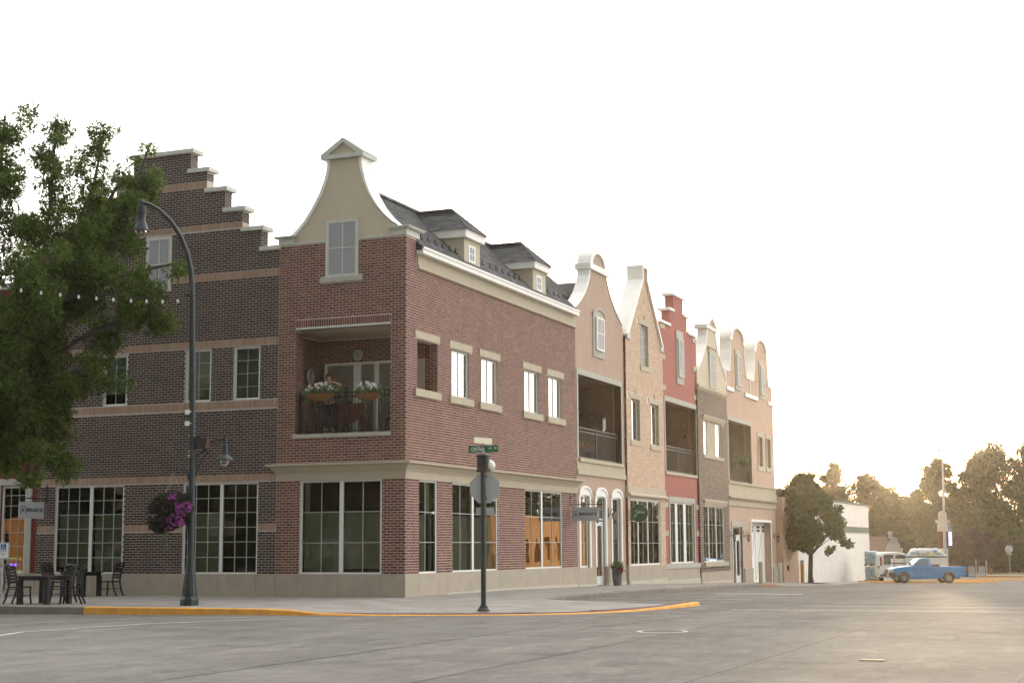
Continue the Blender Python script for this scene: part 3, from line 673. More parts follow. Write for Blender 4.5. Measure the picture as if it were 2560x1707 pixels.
for (a, b, c, d), k in zip(h3[:3], (0, 0, 0)):
    m_ = (a+b)/2; zt = d
    mb = MB(); mb.prism(RP, [(a-.2, zt), (b+.2, zt), (b+.32, zt+.24), (a-.32, zt+.24)], -.1, .025); mb.box(RP, m_-.07, m_+.07, zt+.24, zt+.45, -.05, .03); mb.build('lintel', M_stone, B3)
    part(B3, 'sill', M_stone, (a-.1, b+.1, c-.24, c, -.25, .05), fr=RP)
    part(B3, 'reveal', M_stone, (a, a+.10, c, d, -.3, .012), fr=RP); part(B3, 'reveal', M_stone, (b-.10, b, c, d, -.3, .012), fr=RP)
    if d < 9: window(B3, RP, a+.10, b-.10, c, d, .14, .08, mu=(), mz=(6.55, 7.0, 7.45), mw=.012)
    else:
        window(B3, RP, a+.10, b-.10, c, d, .12, .08, mu=((a+b)/2,), mz=(10.0, 10.46, 10.9), faux=True, name='blank_window', fmat=M_coping, mw=.03); part(B3, 'backing', M_stone, (a, b, c, d, -.35, -.22), fr=RP)
mb = MB(); mb.prism(Frame((0, 21.40, 0), (1, 0, 0), (0, 1, 0)), [(.02, 3.56), (.14, 3.60), (.24, 3.62), (.27, 3.68), (.24, 3.74), (.14, 3.78), (.13, 4.05), (.02, 4.07)], 0, 5.68); mb.build('shop_fascia', M_stone, B3)
window(B3, RP, 21.78, 26.22, .66, 3.52, .05, .08, [(22.93, 23.03), (24.37, 24.47)], mu=(22.4, 23.7, 25.2), mz=(1.62, 2.56), rd=2.2, mw=.02)
base_panels(B3, RT, [21.36, 22.9, 24.9, 27.05], .65, M_base, n=.13, zb=-.6)
part(B3, 'footing', M_found, (21.4, 24.5, -.6, -.0, .1, .15), (24.5, 27.05, -.6, .02, .1, .16), fr=RT)
# ================================================================== ROSE STEPPED HOUSE
B4 = house('rose_stucco_house', 'rose red stucco house with three-step gable and cream quoin blocks', 30.2)
h4 = [(27.6, 32.98, 4.97, 8.29), (28.1, 32.25, .66, 3.55)]
mb = MB(); wallmesh(mb, RT, 27.06, 33.34, -.7, 11.97, h4, .40); wallmesh(mb, RT, 28.67, 31.74, 11.97, 12.76, [], .42); wallmesh(mb, RT, 29.36, 31.05, 12.76, 13.58, [], .42)
mb.build('wall', M_rose, B4)
for a, b, z in ((29.2, 31.2, 13.58), (28.5, 29.36, 12.76), (31.05, 31.92, 12.76), (27.0, 28.67, 11.97), (31.74, 33.42, 11.97)): part(B4, 'coping', M_white, (a, b, z, z+.12, -.55, .08), fr=RT)
for z in (11.68, 10.23, 8.78, 3.28, 1.96):
    for a, b in ((27.07, 27.72), (32.62, 33.33)): part(B4, 'quoin', M_stone, (a, b, z, z+.23, 0, .045), fr=RT)
part(B4, 'window_surround', M_stone2, (29.66, 30.86, 9.30, 11.93, -.02, .05), fr=RT)
window(B4, RT, 29.80, 30.72, 9.66, 11.52, -.13, .08, mu=(30.26,), mz=(10.3, 10.9), faux=True, name='blank_window', fmat=M_coping, mw=.03)
part(B4, 'balcony_surround', M_stone2, (27.45, 27.6, 4.97, 8.29, -.3, .03), (32.98, 33.08, 4.97, 8.29, -.3, .03), (27.45, 33.08, 8.29, 8.53, -.3, .035), fr=RT)
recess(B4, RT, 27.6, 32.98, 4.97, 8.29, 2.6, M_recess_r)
part(B4, 'ledge', M_stone, (27.5, 32.95, 4.83, 4.965, -.3, .06), fr=RT)
part(B4, 'window_surround', M_stone2, (27.92, 28.1, .66, 3.55, -.1, .04), (32.25, 32.42, .66, 3.55, -.1, .04), (27.92, 32.42, 3.55, 3.80, -.1, .045), fr=RT)
window(B4, RT, 28.1, 32.25, .66, 3.55, .03, .09, [(29.05, 29.45), (30.48, 30.92)], mu=(28.6, 29.95, 31.5), mz=(1.63, 2.56), rd=2., mw=.02)
part(B4, 'plinth_cap', M_stone2, (27.06, 33.34, .43, .655, -.1, .09), fr=RT)
base_panels(B4, RT, [27.06, 29.2, 31.2, 33.34], .43, M_base, n=.05, zb=-.9); part(B4, 'footing', M_found, (27.1, 33.34, -.9, -.10, .05, .09), fr=RT)
# ================================================================== UMBER BRICK HOUSE
B5 = house('umber_brick_house', 'grey brown brick house with cream stucco curved gable and pointed cap', 36.)
h5 = [(34.10, 37.75, 6.08, 7.85), (33.75, 37.95, .66, 3.50)]
mb = MB(); wallmesh(mb, RP, 33.06, 39.0, -.7, 9.4, h5, .4); mb.build('wall', M_mortar_d, B5)
h5b = h5+[(33.9, 38.3, 7.83, 8.12), (34.0, 38.1, 5.92, 6.08), (33.85, 38.4, 3.5, 3.8), (33.65, 38.3, .44, .67)]
brickwork(B5, RP, lambda z: [(33.07, 38.995)], .16, 9.36, h5b, M_grey)
FS = Frame((0, 33.06, 0), (1, 0, 0), (0, -1, 0)); brickwork(B5, FS, lambda z: [(0.002, .10)], .16, 9.36, [], M_dark)
mb = MB(); mb.box(FS, 0, .1, .1, 9.4, -.01, 0); mb.build('return', M_mortar_d, B5)
half = [(2.93, 10.30), (2.75, 10.52), (2.2, 10.88), (1.65, 11.35), (1.22, 11.85), (.98, 12.3), (.90, 12.72)]
curve_gable(B5, RP, [(36.03-a, z) for a, z in half], [(36.03+a, z) for a, z in half], 9.6, M_cream)
part(B5, 'gable_base', M_cream, (33.07, 38.99, 9.55, 10.32, -.4, -.005), fr=RP)
part(B5, 'cornice', M_stone, (33.04, 39.02, 9.38, 9.46, -.2, .05), (33.0, 39.06, 9.46, 9.60, -.2, .10), fr=RP)
part(B5, 'gable_band', M_white, (34.88, 37.2, 12.72, 12.88, -.6, .08), fr=RP)
mb = MB(); mb.ribbon(RP, [(34.84, 12.88), (36.03, 13.52), (37.22, 12.88)], [(35.2, 12.88), (36.03, 13.33), (36.86, 12.88)], -.6, .10); mb.build('gable_cap', M_white, B5)
mb = MB(); mb.prism(RP, [(35.1, 12.88), (36.03, 13.4), (36.96, 12.88)], -.5, 0); mb.build('tympanum', M_cream, B5)
part(B5, 'lintel', M_stone, (35.2, 36.85, 11.72, 11.78, -.1, .10), (35.28, 36.78, 11.5, 11.72, -.1, .05), fr=RP)
window(B5, RP, 35.42, 36.64, 9.64, 11.5, -.08, .08, mu=(36.03,), mz=(10.1, 10.58, 11.04), faux=True, name='blank_window', fmat=M_coping, mw=.03)
part(B5, 'lintel', M_stone, (33.95, 38.2, 7.85, 7.93, -.1, .04), (33.9, 38.25, 7.93, 8.04, -.1, .08), (33.85, 38.3, 8.04, 8.12, -.1, .12), fr=RP)
part(B5, 'sill', M_stone, (34.05, 38.05, 5.93, 6.08, -.2, .06), fr=RP)
window(B5, RP, 34.10, 34.90, 6.08, 7.85, .08, .08, glass=M_glass_u); window(B5, RP, 36.65, 37.75, 6.08, 7.85, .08, .08, glass=M_glass_u)
mb = MB(); mb.box(RP, 34.90, 36.65, 6.08, 7.85, -.3, -.05); mb.build('infill_panel', M_stone, B5)
q = MB()
for a, b in ((6.08, 7.85), (7.85, 6.08)): q.tube([RP.p(34.92, a, -.048), RP.p(36.63, b, -.048)], .012, 4)
q.build('panel_cross', M_stone2, B5)
part(B5, 'lintel', M_stone, (33.85, 38.25, 3.5, 3.62, -.1, .05), (33.8, 38.3, 3.62, 3.72, -.1, .08), (33.75, 38.35, 3.72, 3.80, -.1, .12), fr=RP)
window(B5, RP, 33.75, 37.95, .66, 3.50, .05, .08, [(34.80, 34.92), (36.28, 36.4)], mu=(34.3, 35.6, 37.2), mz=(1.62, 2.54), blind=[(2.75, 3.5, 33.8, 34.75), (2.75, 3.5, 34.95, 36.2), (2.75, 3.5, 36.45, 37.8)], bmat=M_stone, rd=1.8, mw=.02)
part(B5, 'sill_box', M_stone, (33.65, 38.3, .44, .66, -.2, .10), fr=RP)
base_panels(B5, RP, [33.06, 35, 37, 39.0], .18, M_base, n=.04, zb=-1.); part(B5, 'footing', M_found, (33.1, 39.0, -1, -.30, .03, .08), fr=RP)
# ================================================================== PEACH DOUBLE HOUSE
B6 = house('peach_stucco_house', 'wide peach stucco house with two round gables at the far end of the row', 45.)
h6 = [(39.55, 44.75, 4.97, 8.27), (40.0, 42.1, -.8, 2.52), (44.37, 49.20, -.8, 2.82)]
W6 = [(46.42, 47.55), (48.57, 49.65)]
h6 += [(a, b, 6.08, 7.80) for a, b in W6]
mb = MB(); wallmesh(mb, RT, 39.05, 50.72, -.9, 10.1, h6, .42); mb.build('wall', M_peach, B6)
for c, e0, e1 in ((42.1, 39.3, 44.84), (47.78, 44.92, 50.55)):
    part(B6, 'gable', M_peach, (e0, e1, 10.1, 11.02, -.5, -.004), fr=RT)
    hp = [(1.95, 11.05), (1.78, 11.6), (1.66, 12.2), (1.62, 12.88)]
    mb = MB(); mb.prism(RT, [(c-a+.04, z) for a, z in hp]+[(u, z) for u, z in arch_pts(c, 1.28, 12.88, .66)]+[(c+a-.04, z) for a, z in hp[::-1]], -.5, -.008); mb.build('gable', M_peach, B6)
    for s in (-1, 1): mb = MB(); mb.ribbon(RT, [(c+s*a, z) for a, z in hp], [(c+s*(a-.07), z) for a, z in hp], -.6, .03); mb.build('gable_trim', M_white, B6)
    mb = MB(); mb.box(RT, e0, c-1.88, 10.98, 11.05, -.55, .04); mb.box(RT, c+1.88, e1, 10.98, 11.05, -.55, .04); mb.box(RT, e0-.02, e0+.06, 10.15, 10.98, -.5, .03); mb.build('shoulder_trim', M_white, B6, kind='stuff')
    for s in (-1, 1):
        a = sorted((c+s*1.72, c+s*1.22)); part(B6, 'kneeler', M_white, (a[0], a[1], 12.80, 13.0, -.6, .05), fr=RT)
    mb = MB(); mb.ribbon(RT, arch_pts(c, 1.56, 13.0, .80), arch_pts(c, 1.24, 13.0, .56), -.62, .08); mb.build('gable_arch', M_white, B6)
for a, b in ((41.42, 42.70), (47.22, 48.50)):
    part(B6, 'window_surround', M_stone2, (a, b, 10.1, 12.36, -.02, .045), fr=RT)
    window(B6, RT, a+.15, b-.15, 10.35, 12.08, -.125, .08, mu=((a+b)/2,), mz=(11.1,), faux=True, name='blank_window', fmat=M_coping, mw=.03)
for a, b in ((39.2, 40.75), (43.4, 46.5), (49.2, 50.9)): part(B6, 'scupper_band', M_white, (a, b, 9.88, 10.10, -.1, .10), fr=RT)
part(B6, 'balcony_surround', M_stone2, (39.38, 39.55, 4.97, 8.27, -.3, .03), (44.75, 44.87, 4.97, 8.27, -.3, .03), (39.38, 44.87, 8.27, 8.50, -.3, .035), fr=RT)
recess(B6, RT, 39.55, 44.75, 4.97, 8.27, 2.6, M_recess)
part(B6, 'ledge', M_stone, (39.2, 51.0, 4.83, 4.95, -.3, .12), (39.06, 50.9, 4.50, 4.83, 0, .05), (39.06, 50.95, 4.12, 4.50, 0, .09), (39.06, 51.0, 4.06, 4.12, 0, .2), (39.06, 50.9, 3.64, 4.0, 0, .05), fr=RT)
q = MB(); u = 39.15
while u < 50.8: q.box(RT, u, u+.14, 4.0, 4.06, .0, .17); q.box(RT, u, u+.14, 3.93, 4.0, .05, .12); u += .30
q.build('dentils', M_stone, B6, kind='stuff')
for a, b in W6:
    part(B6, 'window_surround', M_stone2, (a-.14, a, 6.08, 7.80, -.05, .035), (b, b+.14, 6.08, 7.80, -.05, .035), (a-.14, b+.14, 7.80, 8.06, -.05, .04), (a-.14, b+.14, 5.82, 6.08, -.05, .05), fr=RT)
    window(B6, RT, a, b, 6.08, 7.80, .15, .10)
part(B6, 'door_surround', M_stone2, (39.72, 40.0, -.6, 2.52, -.05, .035), (42.1, 42.24, -.6, 2.52, -.05, .035), (39.72, 42.24, 2.52, 2.80, -.05, .04), fr=RT)
window(B6, RT, 40.0, 42.1, 2.0, 2.52, .10, .1, name='transom')
d6 = part(B6, 'door', M_frame, (41.0, 41.2, -.55, 2.0, -.18, -.10), (41.9, 42.08, -.55, 2.0, -.18, -.10), (41.2, 41.9, 1.75, 2.0, -.18, -.10), (41.2, 41.9, -.55, -.14, -.18, -.10), (40.0, 40.12, -.55, 2.0, -.18, -.10), fr=RT)
q = MB(); q.quad(*[RT.p(u, z, -.14) for u, z in ((40.1, -.55), (42.0, -.55), (42.0, 2.0), (40.1, 2.0))]); q.build('pane', M_glass, d6)
q = MB(); q.tube([RT.p(41.95, .35, -.09), RT.p(41.95, .45, -.03), RT.p(41.95, .6, -.03), RT.p(41.95, .65, -.09)], .02, 6); q.build('handle', M_black, d6)
room(B6, RT, 40.0, 42.1, -.6, 2.0, -.18, 1.5)
part(B6, 'garage_surround', M_white, (44.22, 44.37, -.7, 2.82, -.05, .03), (49.20, 49.34, -.7, 2.82, -.05, .03), (44.22, 49.34, 2.82, 2.97, -.05, .04), fr=RT)
gd = part(B6, 'garage_door', M_white, (44.37, 49.20, -.8, 2.82, -.45, -.38), (44.37, 49.2, 2.12, 2.18, -.38, -.36), (45.05, 45.12, -.7, 2.82, -.38, -.35), (46.7, 46.77, -.7, 2.82, -.38, -.35), (48.4, 48.47, -.7, 2.82, -.38, -.35), fr=RT)
for c in (44.7, 45.9, 47.6, 48.8):
    for j in range(2):
        for k in range(4):
            q = MB(); q.box(RT, c-.34+k*.17, c-.21+k*.17, 2.28+j*.2, 2.42+j*.2, -.38, -.355); q.build('pane', M_room, gd)
q = MB()
for a, b in ((45.12, 46.7), (46.77, 48.4)): q.tube([RT.p(a, -.6, -.372), RT.p(b, 2.1, -.372)], .014, 4)
q.build('brace', M_alu, gd)
part(B6, 'garage_floor', M_found, (44.37, 49.2, -1.0, -.66, -.5, .02), fr=RT); part(B6, 'door_step', M_found, (40.0, 42.1, -1.0, -.56, -1.7, .0), fr=RT)
base_panels(B6, RT, [39.05, 39.7], .22, M_base, n=.10, zb=-1.2); base_panels(B6, RT, [42.25, 43.2, 44.2], .22, M_base, n=.10, zb=-1.2); base_panels(B6, RT, [49.35, 50.74], .22, M_base, n=.10, zb=-1.2)
for b, y0, y1, m_ in ((B2, 17, 21.4, M_tan), (B3, 21.45, 27, M_mortar), (B4, 27.1, 33.3, M_rose), (B5, 33.1, 39, M_mortar_d), (B6, 39.1, 50.7, M_peach)):
    part(b, 'rear_block', m_, (y0, y1, -1.5, 9.7, -12, -2.75), fr=RT); part(b, 'floor_slab', m_, (y0, y1, 3.9, 4.85, -2.75, -.36), fr=RT)
    part(b, 'flat_roof', M_roof, (y0, y1, 9.2, 9.8, -12, -.43), fr=RT)
part(B6, 'end_wall', M_peach, (50.4, 50.70, -1.5, 9.9, -12, -.4), fr=RT)
# ================================================================== LOW WHITE BLOCK BUILDING
M_block = pm('painted_block', (.74, .72, .68), .8, .06, 3, .4, 90, rnd=.05); M_blockp = pm('peach_block', (.52, .36, .27), .85, .06, 3, .4, 90, rnd=.05)
M_blockm = pm('block_joint', (.60, .58, .54), .9, .05); M_gband = pm('green_tile_band', (.05, .10, .075), .5, .25, 6, .2, 60)
FWB = Frame((.4, 0, 0), (0, 1, 0), (1, 0, 0))
BW = thing('block_building', 'low white painted block building with dark green band beyond the peach house', 'building', (0, 66, -1))
def blocks(parent, fr, u0, u1, z0, z1, mat, bl=.4064, bh=.2032, skip=None):
    mb = MB(); z = z0; k = 0
    while z < z1-.02:
        u = u0-(k % 2)*bl/2
        while u < u1-.02:
            a, b = max(u, u0), min(u+bl-.012, u1)
            if b-a > .03 and not (skip and skip[0] < z+.1 < skip[1]): mb.brick(fr, a, b, z+.006, min(z+bh, z1)-.006, -.01, .012)
            u += bl
        z += bh; k += 1
    mb.build('blockwork', mat, parent, kind='stuff')
part(BW, 'wall', M_blockm, (54.9, 82.4, -1.8, 4.50, -14, 0), fr=FWB)
blocks(BW, FWB, 54.92, 82.38, -1.6, 4.48, M_block, skip=(2.36, 2.84))
q = MB(); u = 54.95
while u < 82.3: q.brick(FWB, u, u+.19, 2.39, 2.83, -.01, .014); u += .2
q.build('green_band', M_gband, BW, kind='stuff')
part(BW, 'coping', M_gband, (54.8, 82.5, 4.50, 4.64, -14.1, .08), fr=FWB)
q = MB(); q.tube([FWB.p(57.5, .9, 0), FWB.p(57.5, .9, .22)], .03, 8); q.tube([FWB.p(57.5, .78, .22), FWB.p(57.5, 1.02, .22)], .04, 6); q.build('hose_tap', M_alu, BW)
BX = thing('peach_block_annex', 'low peach painted block annex between the peach house and the white building', 'building', (0, 52, -1))
part(BX, 'wall', M_blockp, (50.75, 54.88, -1.8, 4.40, -13, 0), fr=FWB); blocks(BX, FWB, 50.76, 54.87, -1.6, 4.38, M_blockp)
part(BX, 'coping', M_black, (50.75, 54.88, 4.40, 4.95, -13, -.35), fr=FWB)
q = MB(); q.tube([(-.6, 52.0, 4.9), (-.6, 52.0, 5.75)], .11, 10); q.lathe((-.6, 52, 5.75), [(.17, 0), (.17, .06), (.0, .14)], 10); q.build('flue_pipe', M_alu, BX)
q = MB(); q.tube([FWB.p(51.75, .12, 0), FWB.p(51.75, .12, .10)], .16, 14); q.build('round_vent', M_black, BX)
# ================================================================== GROUND
def coords_mix(m, sx, sy):
    n = m.node_tree.nodes; return n
def road_mat():
    m = bpy.data.materials.new("road_concrete"); m.use_nodes = True; n = m.node_tree.nodes; l = m.node_tree.links; b = n["Principled BSDF"]
    tc = n.new("ShaderNodeTexCoord")
    def nz(scale, det, map_=(1, 1, 1), rough=.55):
        mp = n.new("ShaderNodeMapping"); mp.inputs["Scale"].default_value = map_; l.new(tc.outputs["Object"], mp.inputs[0])
        x = n.new("ShaderNodeTexNoise"); x.inputs["Scale"].default_value = scale; x.inputs["Detail"].default_value = det; x.inputs["Roughness"].default_value = rough; l.new(mp.outputs[0], x.inputs[0]); return x.outputs[0]
    def ma(op, a, c, d=None):
        x = n.new("ShaderNodeMath"); x.operation = op
        for i, q in enumerate((a, c, d)):
            if q is None: continue
            if isinstance(q, (int, float)): x.inputs[i].default_value = q
            else: l.new(q, x.inputs[i])
        return x.outputs[0]
    big = nz(.22, 4); lane = nz(.9, 4, (1, .08, 1)); cross = nz(.8, 4, (.1, 1.2, 1)); fine = nz(9, 6, (1, 1, 1), .7); grit = nz(120, 2)
    mid = nz(2.3, 5, (1, .5, 1), .65); s = ma('ADD', ma('MULTIPLY', big, .24), ma('MULTIPLY', lane, .17)); s = ma('ADD', s, ma('MULTIPLY', cross, .13)); s = ma('ADD', s, ma('MULTIPLY', fine, .22)); s = ma('ADD', s, ma('MULTIPLY', mid, .24))
    cr = n.new("ShaderNodeValToRGB"); l.new(s, cr.inputs[0]); e = cr.color_ramp.elements
    e[0].position = .37; e[0].color = (.115, .109, .100, 1); e[1].position = .63; e[1].color = (.237, .224, .206, 1)
    def mask(v, a, c):
        x = n.new("ShaderNodeMapRange"); x.interpolation_type = 'SMOOTHSTEP'; x.inputs[1].default_value = a; x.inputs[2].default_value = c; l.new(v, x.inputs[0]); return x.outputs[0]
    scuff = mask(nz(1.1, 9, (1, .35, 1), .78), .52, .64); stain = mask(nz(.55, 7, (1, .6, 1), .7), .56, .70); spots = mask(nz(5.5, 3, (1, 1, 1), .5), .68, .76); gr_ = mask(nz(38, 4, (1, 1, 1), .8), .35, .65)
    k = ma('ADD', ma('MULTIPLY', scuff, .20), .90); k = ma('SUBTRACT', k, ma('MULTIPLY', stain, .20)); k = ma('SUBTRACT', k, ma('MULTIPLY', spots, .16)); k = ma('MULTIPLY', k, ma('MULTIPLY_ADD', gr_, .22, .89))
    vm = n.new("ShaderNodeVectorMath"); vm.operation = 'SCALE'; l.new(cr.outputs[0], vm.inputs[0]); l.new(k, vm.inputs[3]); l.new(vm.outputs[0], b.inputs["Base Color"])
    l.new(ma('MULTIPLY_ADD', s, -.1, 1.0), b.inputs["Roughness"]); b.inputs["Specular IOR Level"].default_value = .02
    bp = n.new("ShaderNodeBump"); bp.inputs["Strength"].default_value = .6; bp.inputs["Distance"].default_value = .006
    l.new(ma('ADD', grit, ma('MULTIPLY', fine, 1.5)), bp.inputs["Height"]); l.new(bp.outputs[0], b.inputs["Normal"]); return m
M_road = road_mat()
xs = [-1500, -400, -120, -60, -30, -20, -12, -6, -3, 0, 4, 8, 12, 16, 20, 25, 30, 40, 60, 120, 400, 1500]
ys = [-600, -150, -80]+list(range(-60, -4, 4))+[-4, -2, -1, 0, 1, 2, 4, 6, 8]+list(range(10, 152, 3))+[180, 220, 300, 600, 1400]
mb = MB()
for y in ys:
    for x in xs: mb.v.append((x, y, road_z(x, y)))
nx = len(xs)
for j in range(len(ys)-1):
    for i in range(nx-1): q = j*nx+i; mb.f.append((q, q+1, q+nx+1, q+nx))
road = struct(mb.build('road', M_road, None, smooth=True))
def strip(name, pts, w_, mat, dz=.004, parent=None, kind=None, seg=1.5):
    mb = MB(); P_ = [Vector(p) for p in pts]; Q = []
    for a, b in zip(P_[:-1], P_[1:]):
        k = max(1, int((b-a).length/seg)); Q += [a+(b-a)*i/k for i in range(k)]
    Q.append(P_[-1])
    for i, p in enumerate(Q):
        t = (Q[min(i+1, len(Q)-1)]-Q[max(i-1, 0)]).normalized(); s = Vector((-t.y, t.x))*w_/2
        for q in (p+s, p-s): mb.v.append((q.x, q.y, road_z(q.x, q.y)+dz))
    for i in range(len(Q)-1): mb.f.append((2*i, 2*i+1, 2*i+3, 2*i+2))
    return mb.build(name, mat, parent or road, kind=kind)
M_joint = pm('joint_sealant', (.045, .043, .042), .8, .3, 3, 0)
M_jointl = pm('saw_cut', (.10, .095, .09), .9, .3, 3, 0)
for x in (8.9, 12.05, 15.2, 18.9, 22.5, 26): strip('lane_joint', [(x, -55), (x+.15, -20), (x, 60)], .028, M_joint)
for k in range(-12, 16): strip('cross_joint', [(3, k*4.6-.8), (28, k*4.6-.8)] if k > -2 else [(-30, k*4.6-.8), (30, k*4.6-.8)], .014, M_jointl)
for k in range(-6, 2): strip('cross_joint', [(k*4.5+2, -8.6), (k*4.5+2, -50)], .014, M_jointl)
def wander(p, d, n, amp):
    out = [Vector(p)]
    for i in range(n): out.append(out[-1]+Vector(d)+Vector((rng.uniform(-amp, amp), rng.uniform(-amp, amp))))
    return out
for p, d, n in (((9, -20), (.5, .12), 14), ((13.4, -30), (.1, .5), 12), ((16, -8), (.45, .3), 10), ((5, -14), (.5, .25), 12), ((12, 12), (.3, .5), 12), ((-2, -16), (.5, .2), 9), ((16, 22), (.2, .6), 14)):
    strip('crack', wander(p, d, n, .12), .018, M_joint, .0045, seg=9)
for k in range(1, 13): strip('parking_line', [(4.35, 2.45*k), (9.45, 2.45*k)], .10, M_line)
strip('parking_hatch', [(6.6, 11.1), (9.6, 11.4)], .62, M_line, .008)
strip('stop_line', [(9.5, 42), (9.3, 29.6)], .10, M_line)
for a, b, w_ in (((4.5, 42), (9.0, 42), .12), ((4.0, 47), (9.5, 47.4), .14), ((6.5, 52), (9.8, 52.2), .2), ((2, 56.6), (9.5, 56.9), .12)): strip('parking_line', [a, b], w_, M_line)
strip('crosswalk_line', [(10.6, -2.45), (14.45, -2.3), (18, -2.2), (30, -2)], .13, M_line); strip('crosswalk_line', [(11.8, .45), (17.6, .42), (30, .4)], .11, M_line)
strip('lane_line', [(.6, -19.2), (-.4, -16.5), (.1, -13.0), (1.6, -10.6), (3.2, -9.4)], .10, M_line); strip('lane_line', [(-3.2, -14.6), (-2.9, -12.0), (-1.6, -10.5), (1.4, -9.5)], .07, M_line)
mb = MB(); c = (11.86, -12.82); z0 = road_z(*c)
i0 = 0
for r, z in ((.50, .004), (.42, .006), (.42, .002), (0, .002)):
    for j in range(40): mb.v.append((c[0]+r*math.cos(j*math.pi/20), c[1]+r*math.sin(j*math.pi/20), z0+z+.002))
for k in range(3):
    for j in range(40): mb.f.append((k*40+j, k*40+(j+1) % 40, (k+1)*40+(j+1) % 40, (k+1)*40+j))
M_iron = pm('cast_iron', (.05, .046, .042), .7, .2, 8, .4, 60)
ring = mb.build('manhole_ring', pm('pale_mortar_ring', (.45, .43, .39), .9, .15, 4), road)
q = MB(); q.lathe((c[0], c[1], z0+.007), [(.41, 0), (.40, .004), (0, .004)], 32); q.build('manhole_cover', M_iron, road)
q = MB(); zz = road_z(16.87, -19.1)
for k in range(7): q.wbox(16.70+k*.05, 16.73+k*.05, -19.2, -19.0, zz+.002, zz+.012)
q.build('drain_grate', M_iron, road)
# sidewalk
sw = thing('sidewalk', 'x', 'x', (0, 0, 0)); del sw['label']; del sw['category']; sw['kind'] = 'structure'
part(sw, 'bedding', M_mortar_d, (-30, .1, -.3, -.03, 0, 8.4), fr=FR)
xw = -30
while xw < .15:
    x1 = min(xw+1.52, .2)
    for r in range(5):
        mb = MB(); y1 = -r*1.67; y0 = y1-1.67+.0
        if r == 4: y0 = -8.35
        dz = rng.random()*.004; mb.wbox(xw+.005, x1-.005, y0+.005, y1-.005, -.12, dz); mb.build('slab', M_conc, sw)
    xw += 1.52
def clamp(v, a=0., b=1.): return max(a, min(b, v))
O = [(.2, -8.35), (1.0, -8.33), (1.8, -8.25), (3.2, -8.0), (4.8, -7.55), (5.8, -7.2), (6.6, -6.75), (7.4, -6.0), (8.0, -5.1), (8.45, -3.9), (8.72, -2.6), (8.88, -1.3), (8.95, -.2), (8.5, .1), (7.3, .1)]
def sz(x, t): return -.125*clamp((x-.2)/1.6)*clamp(t*1.15)
mb = MB(); n_ = len(O); m_ = 8
for i, (ox, oy) in enumerate(O):
    ix, iy = .2+3.85*clamp(i/(n_-3)), 0.
    for k in range(m_+1):
        t = k/m_; x, y = ix+(ox-ix)*t, iy+(oy-iy)*t; mb.v.append((x, y, sz(x, t)))
for i in range(n_-1):
    for k in range(m_): q = i*(m_+1)+k; mb.f.append((q, q+1, q+m_+2, q+m_+1))
mb.build('corner_ramp', M_conc, sw, smooth=True)
y = 0.
while y < 50.6:
    y1 = min(y+1.52, 50.7)
    for cx in range(3):
        mb = MB(); x0, x1 = cx*1.35+.005, cx*1.35+1.345
        def zz(x, yy): return g(yy)-.14*clamp((yy-31)/4)*clamp((x-.6)/2.6)-.06*clamp((2.5-yy)/2.5)*clamp((x-1)/3)
        dz = rng.random()*.004
        P_ = [(x0, y+.005), (x1, y+.005), (x1, y1-.005), (x0, y1-.005)]
        i = 0
        mb.v = [(a, b, zz(a, b)+dz) for a, b in P_]+[(a, b, zz(a, b)-.16) for a, b in P_]; mb.f = [(0, 1, 2, 3)]+[(k, (k+1) % 4, 4+(k+1) % 4, 4+k) for k in range(4)]
        mb.build('slab', M_conc, sw)
    y = y1
# kerbs
def kerb(name, pts, tops, w_, mat, label=None):
    mb = MB(); k = len(pts)
    for i, (x, y) in enumerate(pts):
        a, b = Vector(pts[max(i-1, 0)]), Vector(pts[min(i+1, k-1)]); t = (b-a).normalized(); s = Vector((t.y, -t.x))*w_
        zb = road_z(x+s.x, y+s.y)-.02; zt = tops[i]
        jt = rng.uniform(-.004, .004)
        mb.v += [(x, y, zt), (x+s.x*.85, y+s.y*.85, zt+jt), (x+s.x, y+s.y, max(zt-.02, zb+.01)), (x+s.x*1.08, y+s.y*1.08, zb)]
    for i in range(k-1):
        q = 4*i
        for j in range(3): mb.f.append((q+j, q+j+1, q+j+5, q+j+4))
    return struct(tag_none(mb.build(name, mat, None, smooth=True)))
def tag_none(o): return o
def dens(pts, tops, st=.7):
    P_, T = [], []
    for (a, b), (c, d) in zip(zip(pts[:-1], pts[1:]), zip(tops[:-1], tops[1:])):
        k = max(1, int(math.dist(a, b)/st))
        for i in range(k): P_.append((a[0]+(b[0]-a[0])*i/k, a[1]+(b[1]-a[1])*i/k)); T.append(c+(d-c)*i/k)
    return P_+[pts[-1]], T+[tops[-1]]
kerb('kerb', *dens([(-30, -8.35), (-5.1, -8.35)], [.0, .0]), .16, M_curb)
yk = kerb('kerb', *dens([(-5.1, -8.35), (.2, -8.35)]+O[1:14], [.004, .004, -.02, -.09, -.125, -.128, -.128, -.127, -.125, -.122, -.11, -.09, -.06, -.05, -.06][:15]), .18, M_yel)
kerb('kerb', *dens([(4.05, .2), (4.05, 4), (4.05, 12), (4.05, 28.4)], [-.06, g(4), g(12), g(28.4)]), .15, M_curb)
kerb('kerb', *dens([(4.05, 28.4), (4.05, 31), (4.05, 33)], [g(28.4), g(31)-.02, g(33)-.12]), .15, pm('rusty_curb', (.26, .13, .08), .9, .2, 4))
